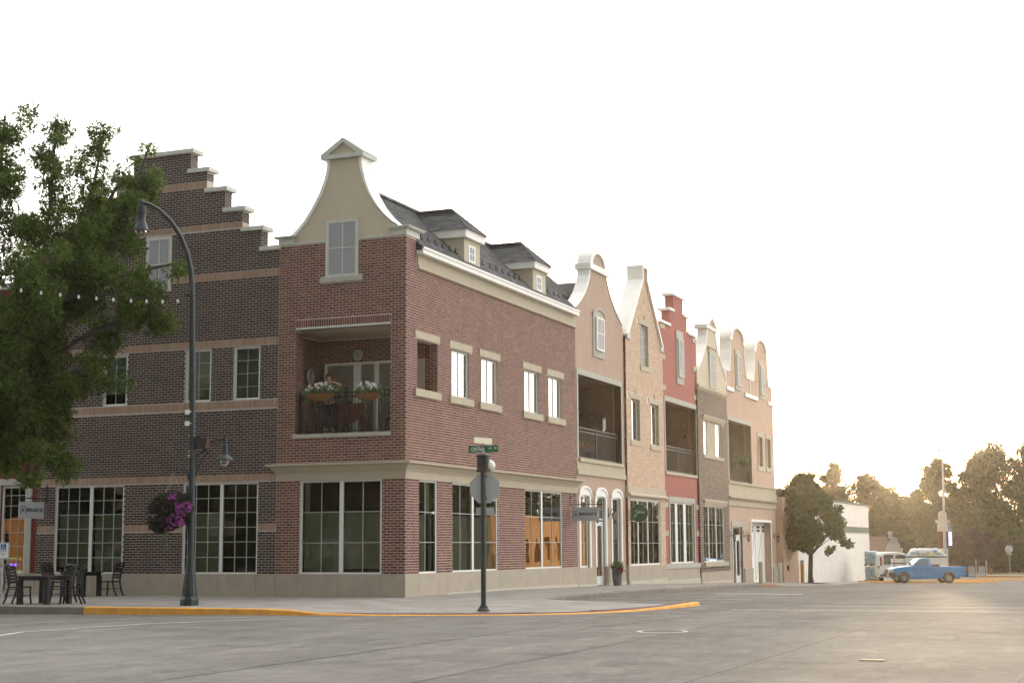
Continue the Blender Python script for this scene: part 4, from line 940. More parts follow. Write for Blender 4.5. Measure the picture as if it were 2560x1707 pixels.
# purple pavers along the ramp edge
mb = MB(); acc = []
for a, b in zip(O[2:13], O[3:14]):
    k = max(1, int(math.dist(a, b)/.115)); acc += [((a[0]+(b[0]-a[0])*i/k, a[1]+(b[1]-a[1])*i/k), Vector((b[0]-a[0], b[1]-a[1])).normalized()) for i in range(k)]
for j, ((x, y), t) in enumerate(acc):
    s = Vector((-t.y, t.x))
    for r in range(2 if j < 46 or j > 62 else 1):
        d0 = .10+r*.30; a = Vector((x, y))+s*d0; b = Vector((x, y))+s*(d0+.28)
        z = sz(x, .95)+.006
        cs = [a-t*.045, a+t*.045, b+t*.045, b-t*.045]; i = len(mb.v)
        mb.v += [(p.x, p.y, z+.008) for p in cs]+[(p.x, p.y, z-.02) for p in cs]
        mb.f += [(i, i+1, i+2, i+3)]+[(i+q, i+(q+1) % 4, i+4+(q+1) % 4, i+4+q) for q in range(4)]
mb.build('paver', M_paver, sw, kind='stuff')
# far yard, verge and kerbs
M_lot = pm('yard_concrete', (.30, .27, .235), .9, .12, 1.2, .3, 60)
def sheet(name, x0, x1, y0, y1, dz, mat, k=8):
    mb = MB()
    for j in range(k+1):
        y = y0+(y1-y0)*j/k
        for x in (x0, x1): mb.v.append((x, y, g(y)-.15+dz))
    for j in range(k): mb.f.append((2*j, 2*j+1, 2*j+3, 2*j+2))
    return struct(mb.build(name, mat, None))
sheet('yard', .42, 3.6, 50.75, 84, .02, M_lot)
M_grass = pm('grass', (.075, .085, .03), .95, .3, 1.5, .8, 30, col2=(.10, .085, .035))
sheet('lawn', -40, 60, 121, 400, .12, M_grass, 6); sheet('far_pavement', -6, 60, 116, 121, .10, M_lot, 1)
def ykerb(pts, z): kerb('kerb', *dens(pts, [z(p) for p in pts], 1.5), .3, M_yel)
for pts in ([(3.4, 63.6), (10.4, 66.4)], [(1.5, 69.5), (10.0, 74), (11, 73)], [(5, 88), (13, 92.5)], [(6, 108), (18, 110)]):
    ykerb(pts, lambda p: g(p[1])-.04)
q = MB(); q.lathe((1.5, 53.3, g(53.5)-.17), [(1.9, 0), (1.2, .05), (.4, .12), (0, .12)], 20); struct(q.build('mulch_bed', pm('dark_mulch', (.045, .035, .03), .95, .3, 5, .9, 40)))
# ================================================================== STREET OBJECTS
def text_mesh(parent, txt, fr, u, z, n, h, mat, name='lettering', sx=1., th=.003, align='LEFT', bold=.0):
    cu = bpy.data.curves.new(name, 'FONT'); cu.body = txt; cu.size = 1; cu.align_x = align; cu.extrude = .02; cu.offset = bold; cu.resolution_u = 2
    to = bpy.data.objects.new(name, cu); COL.objects.link(to); bpy.context.view_layer.update()
    me = bpy.data.meshes.new_from_object(to.evaluated_get(bpy.context.evaluated_depsgraph_get())); bpy.data.objects.remove(to)
    s = h/.72; pl = WLOC.get(parent.name, Vector((0, 0, 0)))
    for v in me.vertices:
        x, y, zz = v.co; p = fr.p(u+x*s*sx, z+y*s, n+zz*th/.02)-pl; v.co = p
    me.materials.clear(); me.materials.append(mat)
    o = bpy.data.objects.new(name, me); COL.objects.link(o); o.parent = parent; return o
def disc(mb, fr, u, z, r0, r1, n0, n1, seg=28, e=1.):
    A = [(u+r1*e*math.cos(2*math.pi*i/seg), z+r1*math.sin(2*math.pi*i/seg)) for i in range(seg)]
    mb.prism(fr, A, n0, n1); return mb
def leaves(mb, pts, size, seed, n=5, asp=.32, droop=.0, wid=None):
    """sprays of leaflets at each point"""
    r_ = np.random.RandomState(seed); P = np.array(pts, float); m = len(P)*n
    c = np.repeat(P, n, 0); d = r_.normal(size=(m, 3)); d[:, 2] -= droop; d /= np.linalg.norm(d, axis=1)[:, None]
    a = r_.normal(size=(m, 3)); s = np.cross(d, a); s /= np.linalg.norm(s, axis=1)[:, None]
    L = size*(.6+.8*r_.rand(m))[:, None]; W = L*asp/2
    b0 = c+d*L*.12; v = np.stack([b0, b0+d*L*.5+s*W, b0+d*L, b0+d*L*.5-s*W], 1).reshape(-1, 3)
    i = len(mb.v); mb.v += [tuple(q) for q in v]; mb.f += [(i+4*k, i+4*k+1, i+4*k+2, i+4*k+3) for k in range(m)]
    return mb
def big_mesh(name, V, mat, parent=None, kind=None):
    pl = WLOC.get(parent.name, Vector((0, 0, 0))) if parent else Vector((0, 0, 0)); V = V-np.array(pl)
    m = len(V)//4; me = bpy.data.meshes.new(name); me.vertices.add(4*m); me.vertices.foreach_set("co", V.astype(np.float32).ravel())
    me.loops.add(4*m); me.loops.foreach_set("vertex_index", np.arange(4*m, dtype=np.int32)); me.polygons.add(m)
    me.polygons.foreach_set("loop_start", np.arange(0, 4*m, 4, dtype=np.int32)); me.update(calc_edges=True); me.materials.append(mat)
    o = bpy.data.objects.new(name, me); COL.objects.link(o)
    if parent: o.parent = parent
    if kind: o['kind'] = kind
    return o
M_leaf = pm('ash_leaf', (.055, .092, .018), .6, 0, 1, 0, rnd=.5, col2=(.115, .165, .03), trans=.5)
M_leafd = pm('basket_leaf', (.026, .038, .020), .6, 0, 1, 0, rnd=.4, col2=(.045, .032, .035), trans=.2)
M_leafg = pm('planter_leaf', (.10, .16, .06), .6, 0, 1, 0, rnd=.4, col2=(.17, .22, .12), trans=.25)
M_white_fl = pm('white_petal', (.75, .74, .72), .7, .1, 20, 0, trans=.2)
M_pink = pm('magenta_petal', (.42, .09, .40), .6, .15, 20, 0, trans=.2); M_pinkc = pm('petal_throat', (.16, .02, .10), .7, 0, 1, 0)
M_bulb = pm('frosted_bulb', (.6, .6, .57), .15, 0, 1, 0, spec=.6)
M_lglass = glass_mat('lamp_glass', (.86, .80, .74), 2.0, .02)
# ---- street lamp
L0 = Vector((-2.82, -7.1, 0)); lp = thing('street_lamp', 'tall dark green street lamp with curved top arm, second lower lamp and fluted base', 'street lamp', L0)
mb = MB(); mb.lathe(L0, [(.245, 0), (.245, .16), (.215, .22), (.205, .25), (.215, .27)], 8); mb.lathe(L0, [(.20, .27), (.125, .90), (.125, .96)], 16); mb.lathe(L0, [(.125, .96), (.115, .97), (.112, 1.10), (.085, 1.10)], 20)
mb.build('base', M_green, lp)
mb = MB()
for k in range(12):
    a = k*math.pi/6; mb.tube([L0+Vector((.196*math.cos(a), .196*math.sin(a), .29)), L0+Vector((.123*math.cos(a), .123*math.sin(a), .88))], .011, 5)
mb.build('fluting', M_green, lp)
arm = [(-2.82, -7.1, 1.08), (-2.83, -7.1, 3.2), (-2.86, -7.12, 6), (-2.90, -7.15, 8.0), (-2.915, -7.165, 8.48), (-2.945, -7.18, 8.93), (-3.03, -7.25, 9.43), (-3.19, -7.36, 9.9), (-3.42, -7.5, 10.30), (-3.68, -7.68, 10.60), (-3.88, -7.82, 10.73), (-4.04, -7.93, 10.79)]
mb = MB(); mb.tube(arm, [.095, .092, .085, .074, .072, .07, .067, .063, .058, .054, .05, .046], 14); mb.build('pole', M_green, lp, smooth=True)
def luminaire(parent, x, y, zt, prof, gz, gr2):
    m = MB(); m.lathe((x, y, zt), prof, 20); h = m.build('lamp_shade', M_green, parent, smooth=True)
    m = MB(); m.lathe((x, y, gz), [(gr2, 0), (gr2*.97, -gr2*.4), (gr2*.78, -gr2*.85), (gr2*.4, -gr2*1.18), (0, -gr2*1.28)], 20); m.build('globe', M_lglass, h, smooth=True)
    m = MB(); m.ball((x, y, gz-.02), gr2*.35, 8, 6); m.build('bulb', M_bulb, h)
luminaire(lp, -4.06, -7.94, 10.0, [(0, .88), (.05, .87), (.082, .82), (.075, .75), (.05, .73), (.06, .70), (.12, .68), (.125, .66), (.12, .64), (.12, .53), (.15, .52), (.15, .49), (.115, .48), (.11, .34), (.112, .26), (.14, .20), (.18, .09), (.20, .03), (.235, .02), (.235, -.01), (.19, -.015), (0, .02)], 9.99, .17)
mb = MB(); mb.tube([(-2.74, -7.04, 3.96), (-2.64, -6.98, 4.01), (-2.55, -6.92, 4.10), (-2.46, -6.86, 4.24), (-2.38, -6.80, 4.34), (-2.26, -6.72, 4.40), (-2.12, -6.63, 4.41)], .033, 8); mb.tube([(-2.12, -6.63, 4.30), (-2.12, -6.63, 4.47)], .045, 8)
mb.tube([(-2.77, -7.05, 3.35), (-2.70, -7.01, 3.62), (-2.60, -6.95, 3.85), (-2.50, -6.89, 4.05)], .02, 6); mb.build('lower_arm', M_green, lp)
luminaire(lp, -2.12, -6.63, 3.84, [(0, .47), (.03, .46), (.04, .42), (.08, .40), (.08, .18), (.10, .17), (.10, .14), (.14, .12), (.25, .01), (.255, -.01), (.10, -.015), (0, 0)], 3.825, .125)
for z in (5.10, 4.79):
    m = MB(); m.tube([(-2.86, -7.12, z), (-2.86, -7.12, z+.02)], .086, 12); m.wbox(-3.0, -2.88, -7.24, -7.14, z-.05, z+.07); m.build('banner_clamp', M_white, lp)
for z in (4.46, 4.05, 3.95, 3.90):
    m = MB(); m.tube([(-2.855, -7.115, z), (-2.855, -7.115, z+.015)], .084, 12); m.build('strap', M_chrome, lp)
m = MB(); m.tube([(-2.90, -7.16, 3.30), (-2.92, -7.17, 3.50), (-3.0, -7.22, 3.62), (-3.10, -7.29, 3.64), (-3.18, -7.34, 3.58), (-3.22, -7.37, 3.49), (-3.26, -7.39, 3.52)], .018, 6); m.build('basket_hook', M_green, lp)
F45 = Frame((-2.62, -6.97, 4.28), (.82, .57, 0), (.57, -.82, 0))
sp_ = thing('speaker', 'small dark outdoor speaker strapped to the street lamp above its lower arm', 'speaker', (-2.62, -6.97, 4.28))
m = MB(); m.prism(F45, [(-.17, -.15), (.08, -.15), (.12, .13), (-.17, .17)], -.12, .10); m.build('cabinet', M_black, sp_)
m = MB(); m.prism(F45, [(.085, -.15), (.21, -.13), (.20, .13), (.125, .13)], -.12, .10); m.build('side_panel', pm('rusty_panel', (.16, .09, .065), .8, .2, 6), sp_)
# ---- hanging basket
HB = Vector((-3.25, -7.38, 2.50)); hb = thing('hanging_basket', 'big hanging basket of dark foliage and magenta petunias hooked on the street lamp', 'flower basket', HB)
m = MB()
for a in range(3): q = a*2.1+.4; m.tube([(-3.24, -7.38, 3.50), (HB.x+.26*math.cos(q), HB.y+.26*math.sin(q), 2.93)], .005, 4)
m.build('chain', M_alu, hb)
m = MB(); m.lathe((HB.x, HB.y, 2.5), [(.26, .22), (.26, .05), (.15, -.05), (0, -.08)], 14); m.build('pot', M_coir, hb)
pts = []
for _ in range(3400):
    a = rng.uniform(0, 2*math.pi); t = rng.uniform(-1, 1); v = Vector((math.sqrt(1-t*t)*math.cos(a), math.sqrt(1-t*t)*math.sin(a), t)); k = rng.uniform(.62, 1.0)
    ux = (v.x*.82+v.y*.57)
    zs_ = .47 if v.z < 0 else .44
    drop = -.20*max(0, -ux)*(1 if v.z < 0 else .2)+.12*max(0, ux)*(1 if v.z < 0 else 0)
    pts.append((HB.x+v.x*.58*k-.02, HB.y+v.y*.58*k, HB.z+v.z*zs_*1.1*k+drop*1.2))
m = MB(); leaves(m, pts, .085, 3, 4, .5, .3); m.build('foliage', M_leafd, hb, kind='stuff')
fl0 = None
rd_ = (Vector((20.5, -41.7, 1.5))-HB).normalized(); e1 = Vector((.86, .5, 0)).normalized(); e1 = (e1-rd_*e1.dot(rd_)).normalized(); e2 = rd_.cross(e1); e2 = e2 if e2.z > 0 else -e2
for k in range(190):
    if k < 60: a, b = rng.uniform(.08, .52), rng.uniform(-.05, .20)
    elif k < 176: a = rng.uniform(-.46, .34); b = rng.uniform(-.48, -.12)+a*.25
    else: a, b = rng.uniform(-.1, .1), rng.uniform(.3, .45)
    if a*a+b*b > .30: continue
    dpt = math.sqrt(max(.0, .335-a*a-b*b)); p = HB+e1*a+e2*b+rd_*dpt*.95
    if fl0 is None:
        m = MB()
        for j in range(8): m.v.append((.036*math.cos(j*math.pi/4), .036*math.sin(j*math.pi/4), .016+.004*(j % 2)))
        m.v.append((0, 0, 0))
        for j in range(8): m.f.append((8, j, (j+1) % 8))
        me = bpy.data.meshes.new('flower'); me.from_pydata(m.v, [], m.f); me.materials.append(M_pink); fl0 = me
        m = MB(); m.lathe((0, 0, .004), [(.012, .0), (.0, .0)], 6); met = bpy.data.meshes.new('throat'); met.from_pydata(m.v, [], m.f); met.materials.append(M_pinkc)
    o = bpy.data.objects.new('flower', fl0); COL.objects.link(o); o.parent = hb; o.location = p-HB
    o.rotation_euler = ((rd_+Vector((rng.uniform(-.5, .5), rng.uniform(-.5, .5), rng.uniform(-.4, .4))))).to_track_quat('Z', 'Y').to_euler()
    o.scale = (rng.uniform(.6, .9),)*3
    t_ = bpy.data.objects.new('throat', met); COL.objects.link(t_); t_.parent = o
m = MB()
for k in range(9): x = HB.x+.03+rng.uniform(-.05, .08); y = HB.y-.3; m.tube([(x, y, 2.1), (x+rng.uniform(-.03, .03), y, 1.85), (x+rng.uniform(-.04, .04), y, rng.uniform(1.4, 1.75))], .006, 3)
m.build('trailing_stem', M_leafg, hb, kind='stuff')
# ---- string lights
bl = [(-7.08, -9.88, 8.36), (-6.64, -9.58, 8.30), (-6.22, -9.29, 8.25), (-5.81, -9.02, 8.21), (-5.42, -8.75, 8.17), (-5.04, -8.49, 8.14), (-4.68, -8.24, 8.12), (-4.3, -7.98, 8.10), (-3.96, -7.75, 8.10), (-3.61, -7.52, 8.10), (-3.28, -7.29, 8.13)]
sl = thing('string_lights', 'black cable of white festoon bulbs sagging left from the street lamp', 'string lights', (-5, -8.5, 8.1))
m = MB(); m.tube([(-14, -14.6, 9.6), (-10.5, -12.2, 8.9)]+[(x, y, z+.10+.02*(i % 2)) for i, (x, y, z) in enumerate(bl)]+[(-2.95, -7.15, 8.30)], .009, 4); m.build('cable', M_black, sl)
b0 = None
for i, (x, y, z) in enumerate(bl):
    if b0 is None:
        m = MB(); m.lathe((x, y, z), [(0, -.065), (.028, -.05), (.036, -.02), (.028, .02), (.014, .045), (.014, .05)], 8); b0 = m.build('bulb', M_bulb, sl, smooth=True)
        m = MB(); m.tube([(x, y, z+.045), (x, y, z+.10)], .016, 6); s0 = m.build('socket', M_black, b0); p0 = Vector((x, y, z))
    else:
        b = dup(b0, sl, Vector((x, y, z))-p0); dup(s0, b)
# ---- sign post with stop sign back
P0 = Vector((5.165, -6.02, -.10)); gp = thing('stop_sign_post', 'black signal post carrying the grey back of a stop sign and a street name blade', 'sign post', P0)
FP = Frame(P0, (.93, .365, 0), (.365, -.93, 0))
m = MB(); m.lathe(P0, [(.16, .0), (.165, .02), (.15, .04), (.10, .09), (.072, .16), (.068, .17)], 16)
for k in range(8): a = k*math.pi/4; m.tube([P0+Vector((.145*math.cos(a), .145*math.sin(a), .02)), P0+Vector((.075*math.cos(a), .075*math.sin(a), .14))], .012, 5)
m.build('base', M_black, gp)
m = MB(); m.tube([P0+Vector((0, 0, .1)), P0+Vector((0, 0, 3.48))], .066, 20); m.build('pole', M_green, gp, smooth=True)
m = MB(); m.lathe(P0, [(.165, 3.47), (.172, 3.48), (.172, 3.53), (.158, 3.54), (.158, 3.84), (.172, 3.85), (.172, 3.89), (.12, 3.91), (.05, 3.93), (0, 3.93)], 20); m.build('signal_housing', M_black, gp)
m = MB()
for k in range(6):
    for z in (3.52, 3.87): a = k*math.pi/3+.2; m.ball(P0+Vector((.172*math.cos(a), .172*math.sin(a), z)), .018, 6, 4)
m.build('bolts', M_black, gp, kind='stuff')
m = MB(); c_ = FP.p(.17, 3.63, -.05); m.ball(c_, .145, 16, 12, (.95, .95, 1)); m.build('beacon_dome', pm('white_plastic', (.72, .72, .70), .35, .03), gp, smooth=True)
oc = [(.372/math.cos(math.pi/8)*math.cos(math.pi/8+i*math.pi/4)+.035, 3.06+.372/math.cos(math.pi/8)*math.sin(math.pi/8+i*math.pi/4)) for i in range(8)]
m = MB(); m.prism(FP, oc, -.085, -.080); m.build('stop_sign', M_alu, gp, label='octagonal grey metal back of a stop sign')
m = MB()
for z in (3.36, 2.80): m.box(FP, .055, .085, z-.03, z+.03, -.082, -.02)
m.build('bracket', M_black, gp, kind='stuff')
m = MB(); m.box(FP, -.19, .27, 2.38, 2.58, -.085, -.080); m.build('plaque', M_alu, gp)
m = MB(); m.tube([P0+Vector((0, 0, 3.92)), P0+Vector((0, 0, 4.0))], .035, 8); m.tube([P0+Vector((0, 0, 4.16)), P0+Vector((0, 0, 4.20))], .05, 8); m.build('blade_clamp', M_alu, gp)
FB2 = Frame(P0, (.99, .14, 0), (.14, -.99, 0))
M_sgreen = pm('sign_green', (.005, .14, .07), .45, .04, 3, 0); M_swhite = pm('sign_white', (.8, .8, .78), .5, 0, 1, 0)
m = MB(); m.box(FB2, -.38, .40, 3.965, 4.135, -.004, .004); sb = m.build('name_blade', M_sgreen, gp)
text_mesh(sb, 'CENTRAL', FB2, -.325, 4.0, .005, .10, M_swhite, sx=.62, bold=.01); text_mesh(sb, 'AVE', FB2, .145, 4.045, .005, .048, M_swhite, sx=.62, bold=.01); text_mesh(sb, 'NE', FB2, .295, 4.045, .005, .048, M_swhite, sx=.7, bold=.01)
FB3 = Frame(P0, (.25, .97, 0), (.97, -.25, 0)); m = MB(); m.box(FB3, -.37, .37, 4.185, 4.335, -.004, .004); m.build('cross_blade', pm('cream_blade', (.66, .62, .46), .5, .05, 4), gp)
# ---- accessible parking sign
AP = Vector((-8.17, -8.1, .0)); ap = thing('parking_sign', 'white accessible parking sign on a thin steel post at the left kerb', 'sign', AP)
FA = Frame(AP, (.93, .365, 0), (.365, -.93, 0))
m = MB(); m.tube([AP, AP+Vector((0, 0, 1.72))], .022, 8); m.build('post', M_alu, ap)
m = MB(); m.box(FA, -.15, .17, 1.24, 1.68, .02, .024); pl_ = m.build('panel', M_swhite, ap)
m = MB()
for b in ((-.14, .16, 1.66, 1.67), (-.14, .16, 1.25, 1.26), (-.14, -.13, 1.26, 1.66), (.15, .16, 1.26, 1.66)): m.box(FA, *b, .024, .0255)
m.build('border', M_sgreen, pl_)
m = MB(); m.box(FA, -.06, .09, 1.48, 1.64, .024, .0258); m.build('blue_square', pm('sign_blue', (.01, .10, .38), .5, 0), pl_)
q = .028
m = MB(); m.tube([FA.p(.005, 1.62, q), FA.p(.007, 1.565, q), FA.p(.04, 1.56, q), FA.p(.055, 1.515, q), FA.p(.07, 1.515, q)], .006, 5); m.ball(FA.p(.003, 1.622, q), .011, 6, 5)
m.tube([FA.p(.008+.033*math.cos(a), 1.53+.033*math.sin(a), q) for a in [1.9+i*.42 for i in range(10)]], .005, 5); m.build('wheelchair_symbol', M_swhite, pl_)
text_mesh(pl_, 'VAN ACCESSIBLE', FA, .01, 1.435, .0245, .024, M_sgreen, align='CENTER', sx=.8); text_mesh(pl_, 'PARKING', FA, .01, 1.38, .0245, .022, M_sgreen, align='CENTER'); text_mesh(pl_, 'PERMIT', FA, .01, 1.33, .0245, .022, M_sgreen, align='CENTER')
# ---- hanging signs
def scroll(m, fr, u0, z0, r, turns=1.4, dirn=1, w_=.007):
    m.tube([fr.p(u0+dirn*r*(1-k/22)*math.cos(k*turns*2*math.pi/16), z0+r*(1-k/22)*math.sin(k*turns*2*math.pi/16), 0) for k in range(17)], w_, 4)
M_signw = pm('weathered_sign_board', (.46, .50, .52), .75, .10, 5, .2, 40, streak=.1); M_ink = pm('sign_ink', (.02, .025, .045), .6, 0, 1, 0); M_orange2 = pm('orange_paint', (.6, .28, .06), .6, 0, 1, 0)
def brads(t, fr, u0, u1, z0, z1, ls):
    m = MB(); m.box(fr, u0, u1, z0, z1, -.015, .015); bd = m.build('board', M_signw, t)
    H = z1-z0; s = (u1-u0)/1.1; cx, cz = u0+.17*s, (z0+z1)/2
    m = MB(); r = .115*s
    rr = [(cx-r*.62, cz-r), (cx-r, cz-r), (cx-r, cz+r*.3), (cx-r*.9, cz+r*.75), (cx-r*.45, cz+r), (cx+r*.45, cz+r), (cx+r*.9, cz+r*.75), (cx+r, cz+r*.3), (cx+r, cz-r)]
    m.tube([fr.p(a, b, .018) for a, b in rr], .011*s, 5); m.build('logo_arch', M_ink, bd)
    m = MB(); m.tube([fr.p(cx-r*.5, cz-r, .018), fr.p(cx+r, cz-r, .018)], .007*s, 5); m.build('logo_line', M_orange2, bd)
    text_mesh(bd, 'B', fr, cx-.055*s, cz-.05*s, .016, .10*s, M_ink, bold=.02, sx=1.45)
    text_mesh(bd, "BRAD'S", fr, cx+.15*s, cz-.042*s, .016, .10*s, M_ink, bold=.035, sx=ls*1.45)
s1 = thing('hanging_sign', 'grey BRAD\'S board hanging from an iron bracket on the red brick corner', 'sign', (0, 14.46, 2.8))
F1 = Frame((0, 14.46, 0), (1, 0, 0), (0, -1, 0)); brads(s1, F1, .07, 1.17, 2.46, 2.99, 1.08)
m = MB(); m.tube([F1.p(.01, 3.10), F1.p(1.27, 3.10)], .016, 6); m.ball(F1.p(1.29, 3.10), .035, 8, 6); m.tube([F1.p(.01, 3.02), F1.p(.01, 3.50)], .014, 6)
m.tube([F1.p(.02, 3.34), F1.p(.06, 3.42), F1.p(.15, 3.46), F1.p(.24, 3.44)], .009, 5); scroll(m, F1, .22, 3.2, .07); scroll(m, F1, .95, 3.2, .06, dirn=-1)
m.tube([F1.p(.35, 3.10), F1.p(.35, 2.98)], .006, 4); m.tube([F1.p(.95, 3.10), F1.p(.95, 2.98)], .006, 4); m.tube([F1.p(.75, 3.11), F1.p(.84, 3.2), F1.p(.9, 3.3)], .007, 4); m.build('bracket', M_black, s1)
s2 = thing('hanging_sign', 'grey BRAD\'S board hanging in front of the red building above the black patio tables', 'sign', (-13.35, 0, 2.8))
F2 = Frame((-13.35, -1.42, 0), (0, 1, 0), (1, 0, 0)); brads(s2, F2, .05, 1.27, 2.50, 3.04, 1.1)
m = MB(); m.tube([F2.p(0, 3.16), F2.p(1.40, 3.16)], .018, 6); m.tube([F2.p(1.40, 3.02), F2.p(1.40, 3.62)], .022, 6); m.tube([F2.p(.55, 3.16), F2.p(.9, 3.38), F2.p(1.39, 3.5)], .010, 5); scroll(m, F2, 1.2, 3.3, .08)
m.tube([F2.p(.3, 3.16), F2.p(.3, 3.03)], .006, 4); m.tube([F2.p(1.05, 3.16), F2.p(1.05, 3.03)], .006, 4); m.build('bracket', M_black, s2)
s3 = thing('round_sign', 'round dark green Joie sign on the apricot brick shopfront', 'sign', (.1, 21.8, 2.9))
F3 = Frame((0, 21.8, 0), (1, 0, 0), (0, -1, 0)); m = MB(); disc(m, F3, .50, 2.90, 0, .385, -.03, .03, 36); bd = m.build('board', pm('deep_green_board', (.012, .085, .055), .5, .05, 4), s3)
m = MB(); m.tube([F3.p(.50+.388*math.cos(a), 2.90+.388*math.sin(a), 0) for a in [i*math.pi/18 for i in range(37)]], .012, 5); m.build('rim', M_swhite, bd)
m = MB(); m.tube([F3.p(.12, 3.1), F3.p(.12, 2.7)], .012, 5); m.tube([F3.p(.10, 3.08), F3.p(.2, 3.08)], .014, 5); m.tube([F3.p(.10, 2.75), F3.p(.2, 2.75)], .014, 5); m.build('bracket', M_black, s3)
def pen(m, fr, pts, w_=.0075): m.tube([fr.p(.50+a, 2.90+b, .032) for a, b in pts], w_, 5)
m = MB()
pen(m, F3, [(-.20, .04), (-.17, .10), (-.08, .13), (-.05, .10), (-.10, .0), (-.17, -.14), (-.21, -.18), (-.24, -.15), (-.20, -.08), (-.10, -.01), (-.02, .02)])
pen(m, F3, [(-.02, .02), (-.02, .07), (.03, .08), (.045, .03), (.01, -.01), (-.02, .02), (.04, .06), (.09, .07), (.08, .0), (.11, .0), (.15, .05), (.19, .07), (.18, .03), (.14, .03), (.15, -.01), (.20, .0), (.26, .06)]); m.ball(F3.p(.60, 3.01, .034), .009, 6, 4)
m.build('script_lettering', M_swhite, bd)
# ---- wall lanterns
def lantern(label, y, zc, grp='iron coach lanterns on the side street walls', s=1., x=0.):
    t = thing('wall_lantern', label, 'lantern', (x, y, zc), grp); F = Frame((x, y, zc), (0, 1, 0), (1, 0, 0)); X = Frame((x, y, zc), (1, 0, 0), (0, -1, 0))
    m = MB(); m.box(F, -.04*s, .04*s, -.02*s, .34*s, 0, .02); m.tube([X.p(.02, .02*s), X.p(.09*s, .14*s), X.p(.13*s, .27*s), X.p(.2*s, .31*s), X.p(.26*s, .26*s), X.p(.24*s, .2*s)], .014*s, 6); m.build('arm', M_black, t)
    c = X.p(.24*s, 0); m = MB(); m.lathe(c, [(0, .22*s), (.02*s, .2*s), (.03*s, .17*s), (.12*s, .10*s), (.13*s, .085*s), (0, .09*s)], 8); m.lathe(c, [(.0, -.24*s), (.02*s, -.2*s), (.05*s, -.17*s), (.05*s, -.155*s)], 8)
    for k in range(6): a = k*math.pi/3; m.tube([c+Vector((.09*s*math.cos(a), .09*s*math.sin(a), .09*s)), c+Vector((.045*s*math.cos(a), .045*s*math.sin(a), -.16*s))], .007*s, 4)
    m.build('cage', M_black, t); m = MB(); m.lathe(c, [(.082*s, .085*s), (.04*s, -.155*s)], 6); m.build('glass', M_lglass, t)
    m = MB(); m.tube([c+Vector((0, 0, -.1*s)), c+Vector((0, 0, .02*s))], .012*s, 6); m.build('candle', M_bulb, t)
lantern('black iron lantern between the glass door and the right window of the tan house', 19.06, 2.70, s=1.1); lantern('black iron lantern left of the shop door of the tan house, behind the BRAD\'S board', 17.0, 2.62, s=1.)
lantern('black iron lantern left of the white door of the peach house', 39.35, 1.92, s=1.1); lantern('black iron lantern between the white door and garage of the peach house', 42.5, 1.92, s=1.1); lantern('black iron lantern right of the garage on the peach house', 50.0, 1.9, s=1.1)
# ---- oval sign in window, planter
ov = thing('oval_window_sign', 'pale pink oval sign hanging in the right arched window of the tan house', 'sign', (-.1, 20.1, 2.1))
m = MB(); m.prism(RT, [(20.16+.30*math.cos(a), 2.08+.37*math.sin(a)) for a in [i*math.pi/14 for i in range(28)]], -.085, -.075); m.build('oval_board', pm('pale_pink', (.70, .58, .60), .5, .05, 5), ov)
m = MB(); m.tube([RT.p(20.16, 1.72, -.08), RT.p(20.16, .95, -.08)], .006, 4); m.build('cord', M_swhite, ov)
PL = Vector((.40, 18.95, -.12)); pt = thing('planter', 'tall grey planter with dark red flowers beside the glass door', 'planter', PL)
m = MB(); m.lathe(PL, [(0, 0), (.13, 0), (.17, .04), (.205, .3), (.215, .55), (.21, .70), (.19, .70), (.19, .64), (0, .64)], 24); m.build('pot', pm('grey_planter', (.13, .13, .14), .6, .08, 6, .1, 60), pt, smooth=True)
pp = [(PL.x+rng.gauss(0, .09), PL.y+rng.gauss(0, .09), PL.z+.70+abs(rng.gauss(0, .12))) for _ in range(260)]
m = MB(); leaves(m, pp, .09, 11, 4, .4); m.build('foliage', M_leafg, pt, kind='stuff')
pp = [(PL.x+.10+rng.gauss(0, .08), PL.y-.08+rng.gauss(0, .07), PL.z+.68+rng.gauss(0, .07)) for _ in range(160)]
m = MB(); leaves(m, pp, .08, 12, 4, .5, .5); m.build('red_foliage', pm('red_coleus', (.12, .02, .025), .6, 0, 1, 0, rnd=.4, trans=.2), pt, kind='stuff')
# ---- balcony railings
railing('black iron railing of the corner balcony below the flower baskets', 'railing', FR, -3.78, -.53, 5.0, 6.30, -.14, 'iron balcony railings', post=-2.12, rings=True)
railing('black iron railing of the tan house balcony with wind chimes above', 'railing', RT, 15.50, 20.93, 4.98, 6.25, -.18, 'iron balcony railings', post=18.15)
railing('black iron railing of the rose red house balcony', 'railing', RT, 27.62, 32.96, 4.97, 6.22, -.18, 'iron balcony railings', post=30.2)
railing('black iron railing of the peach house balcony with green hanging plants', 'railing', RT, 39.57, 44.73, 4.97, 6.18, -.18, 'iron balcony railings', post=42.0)
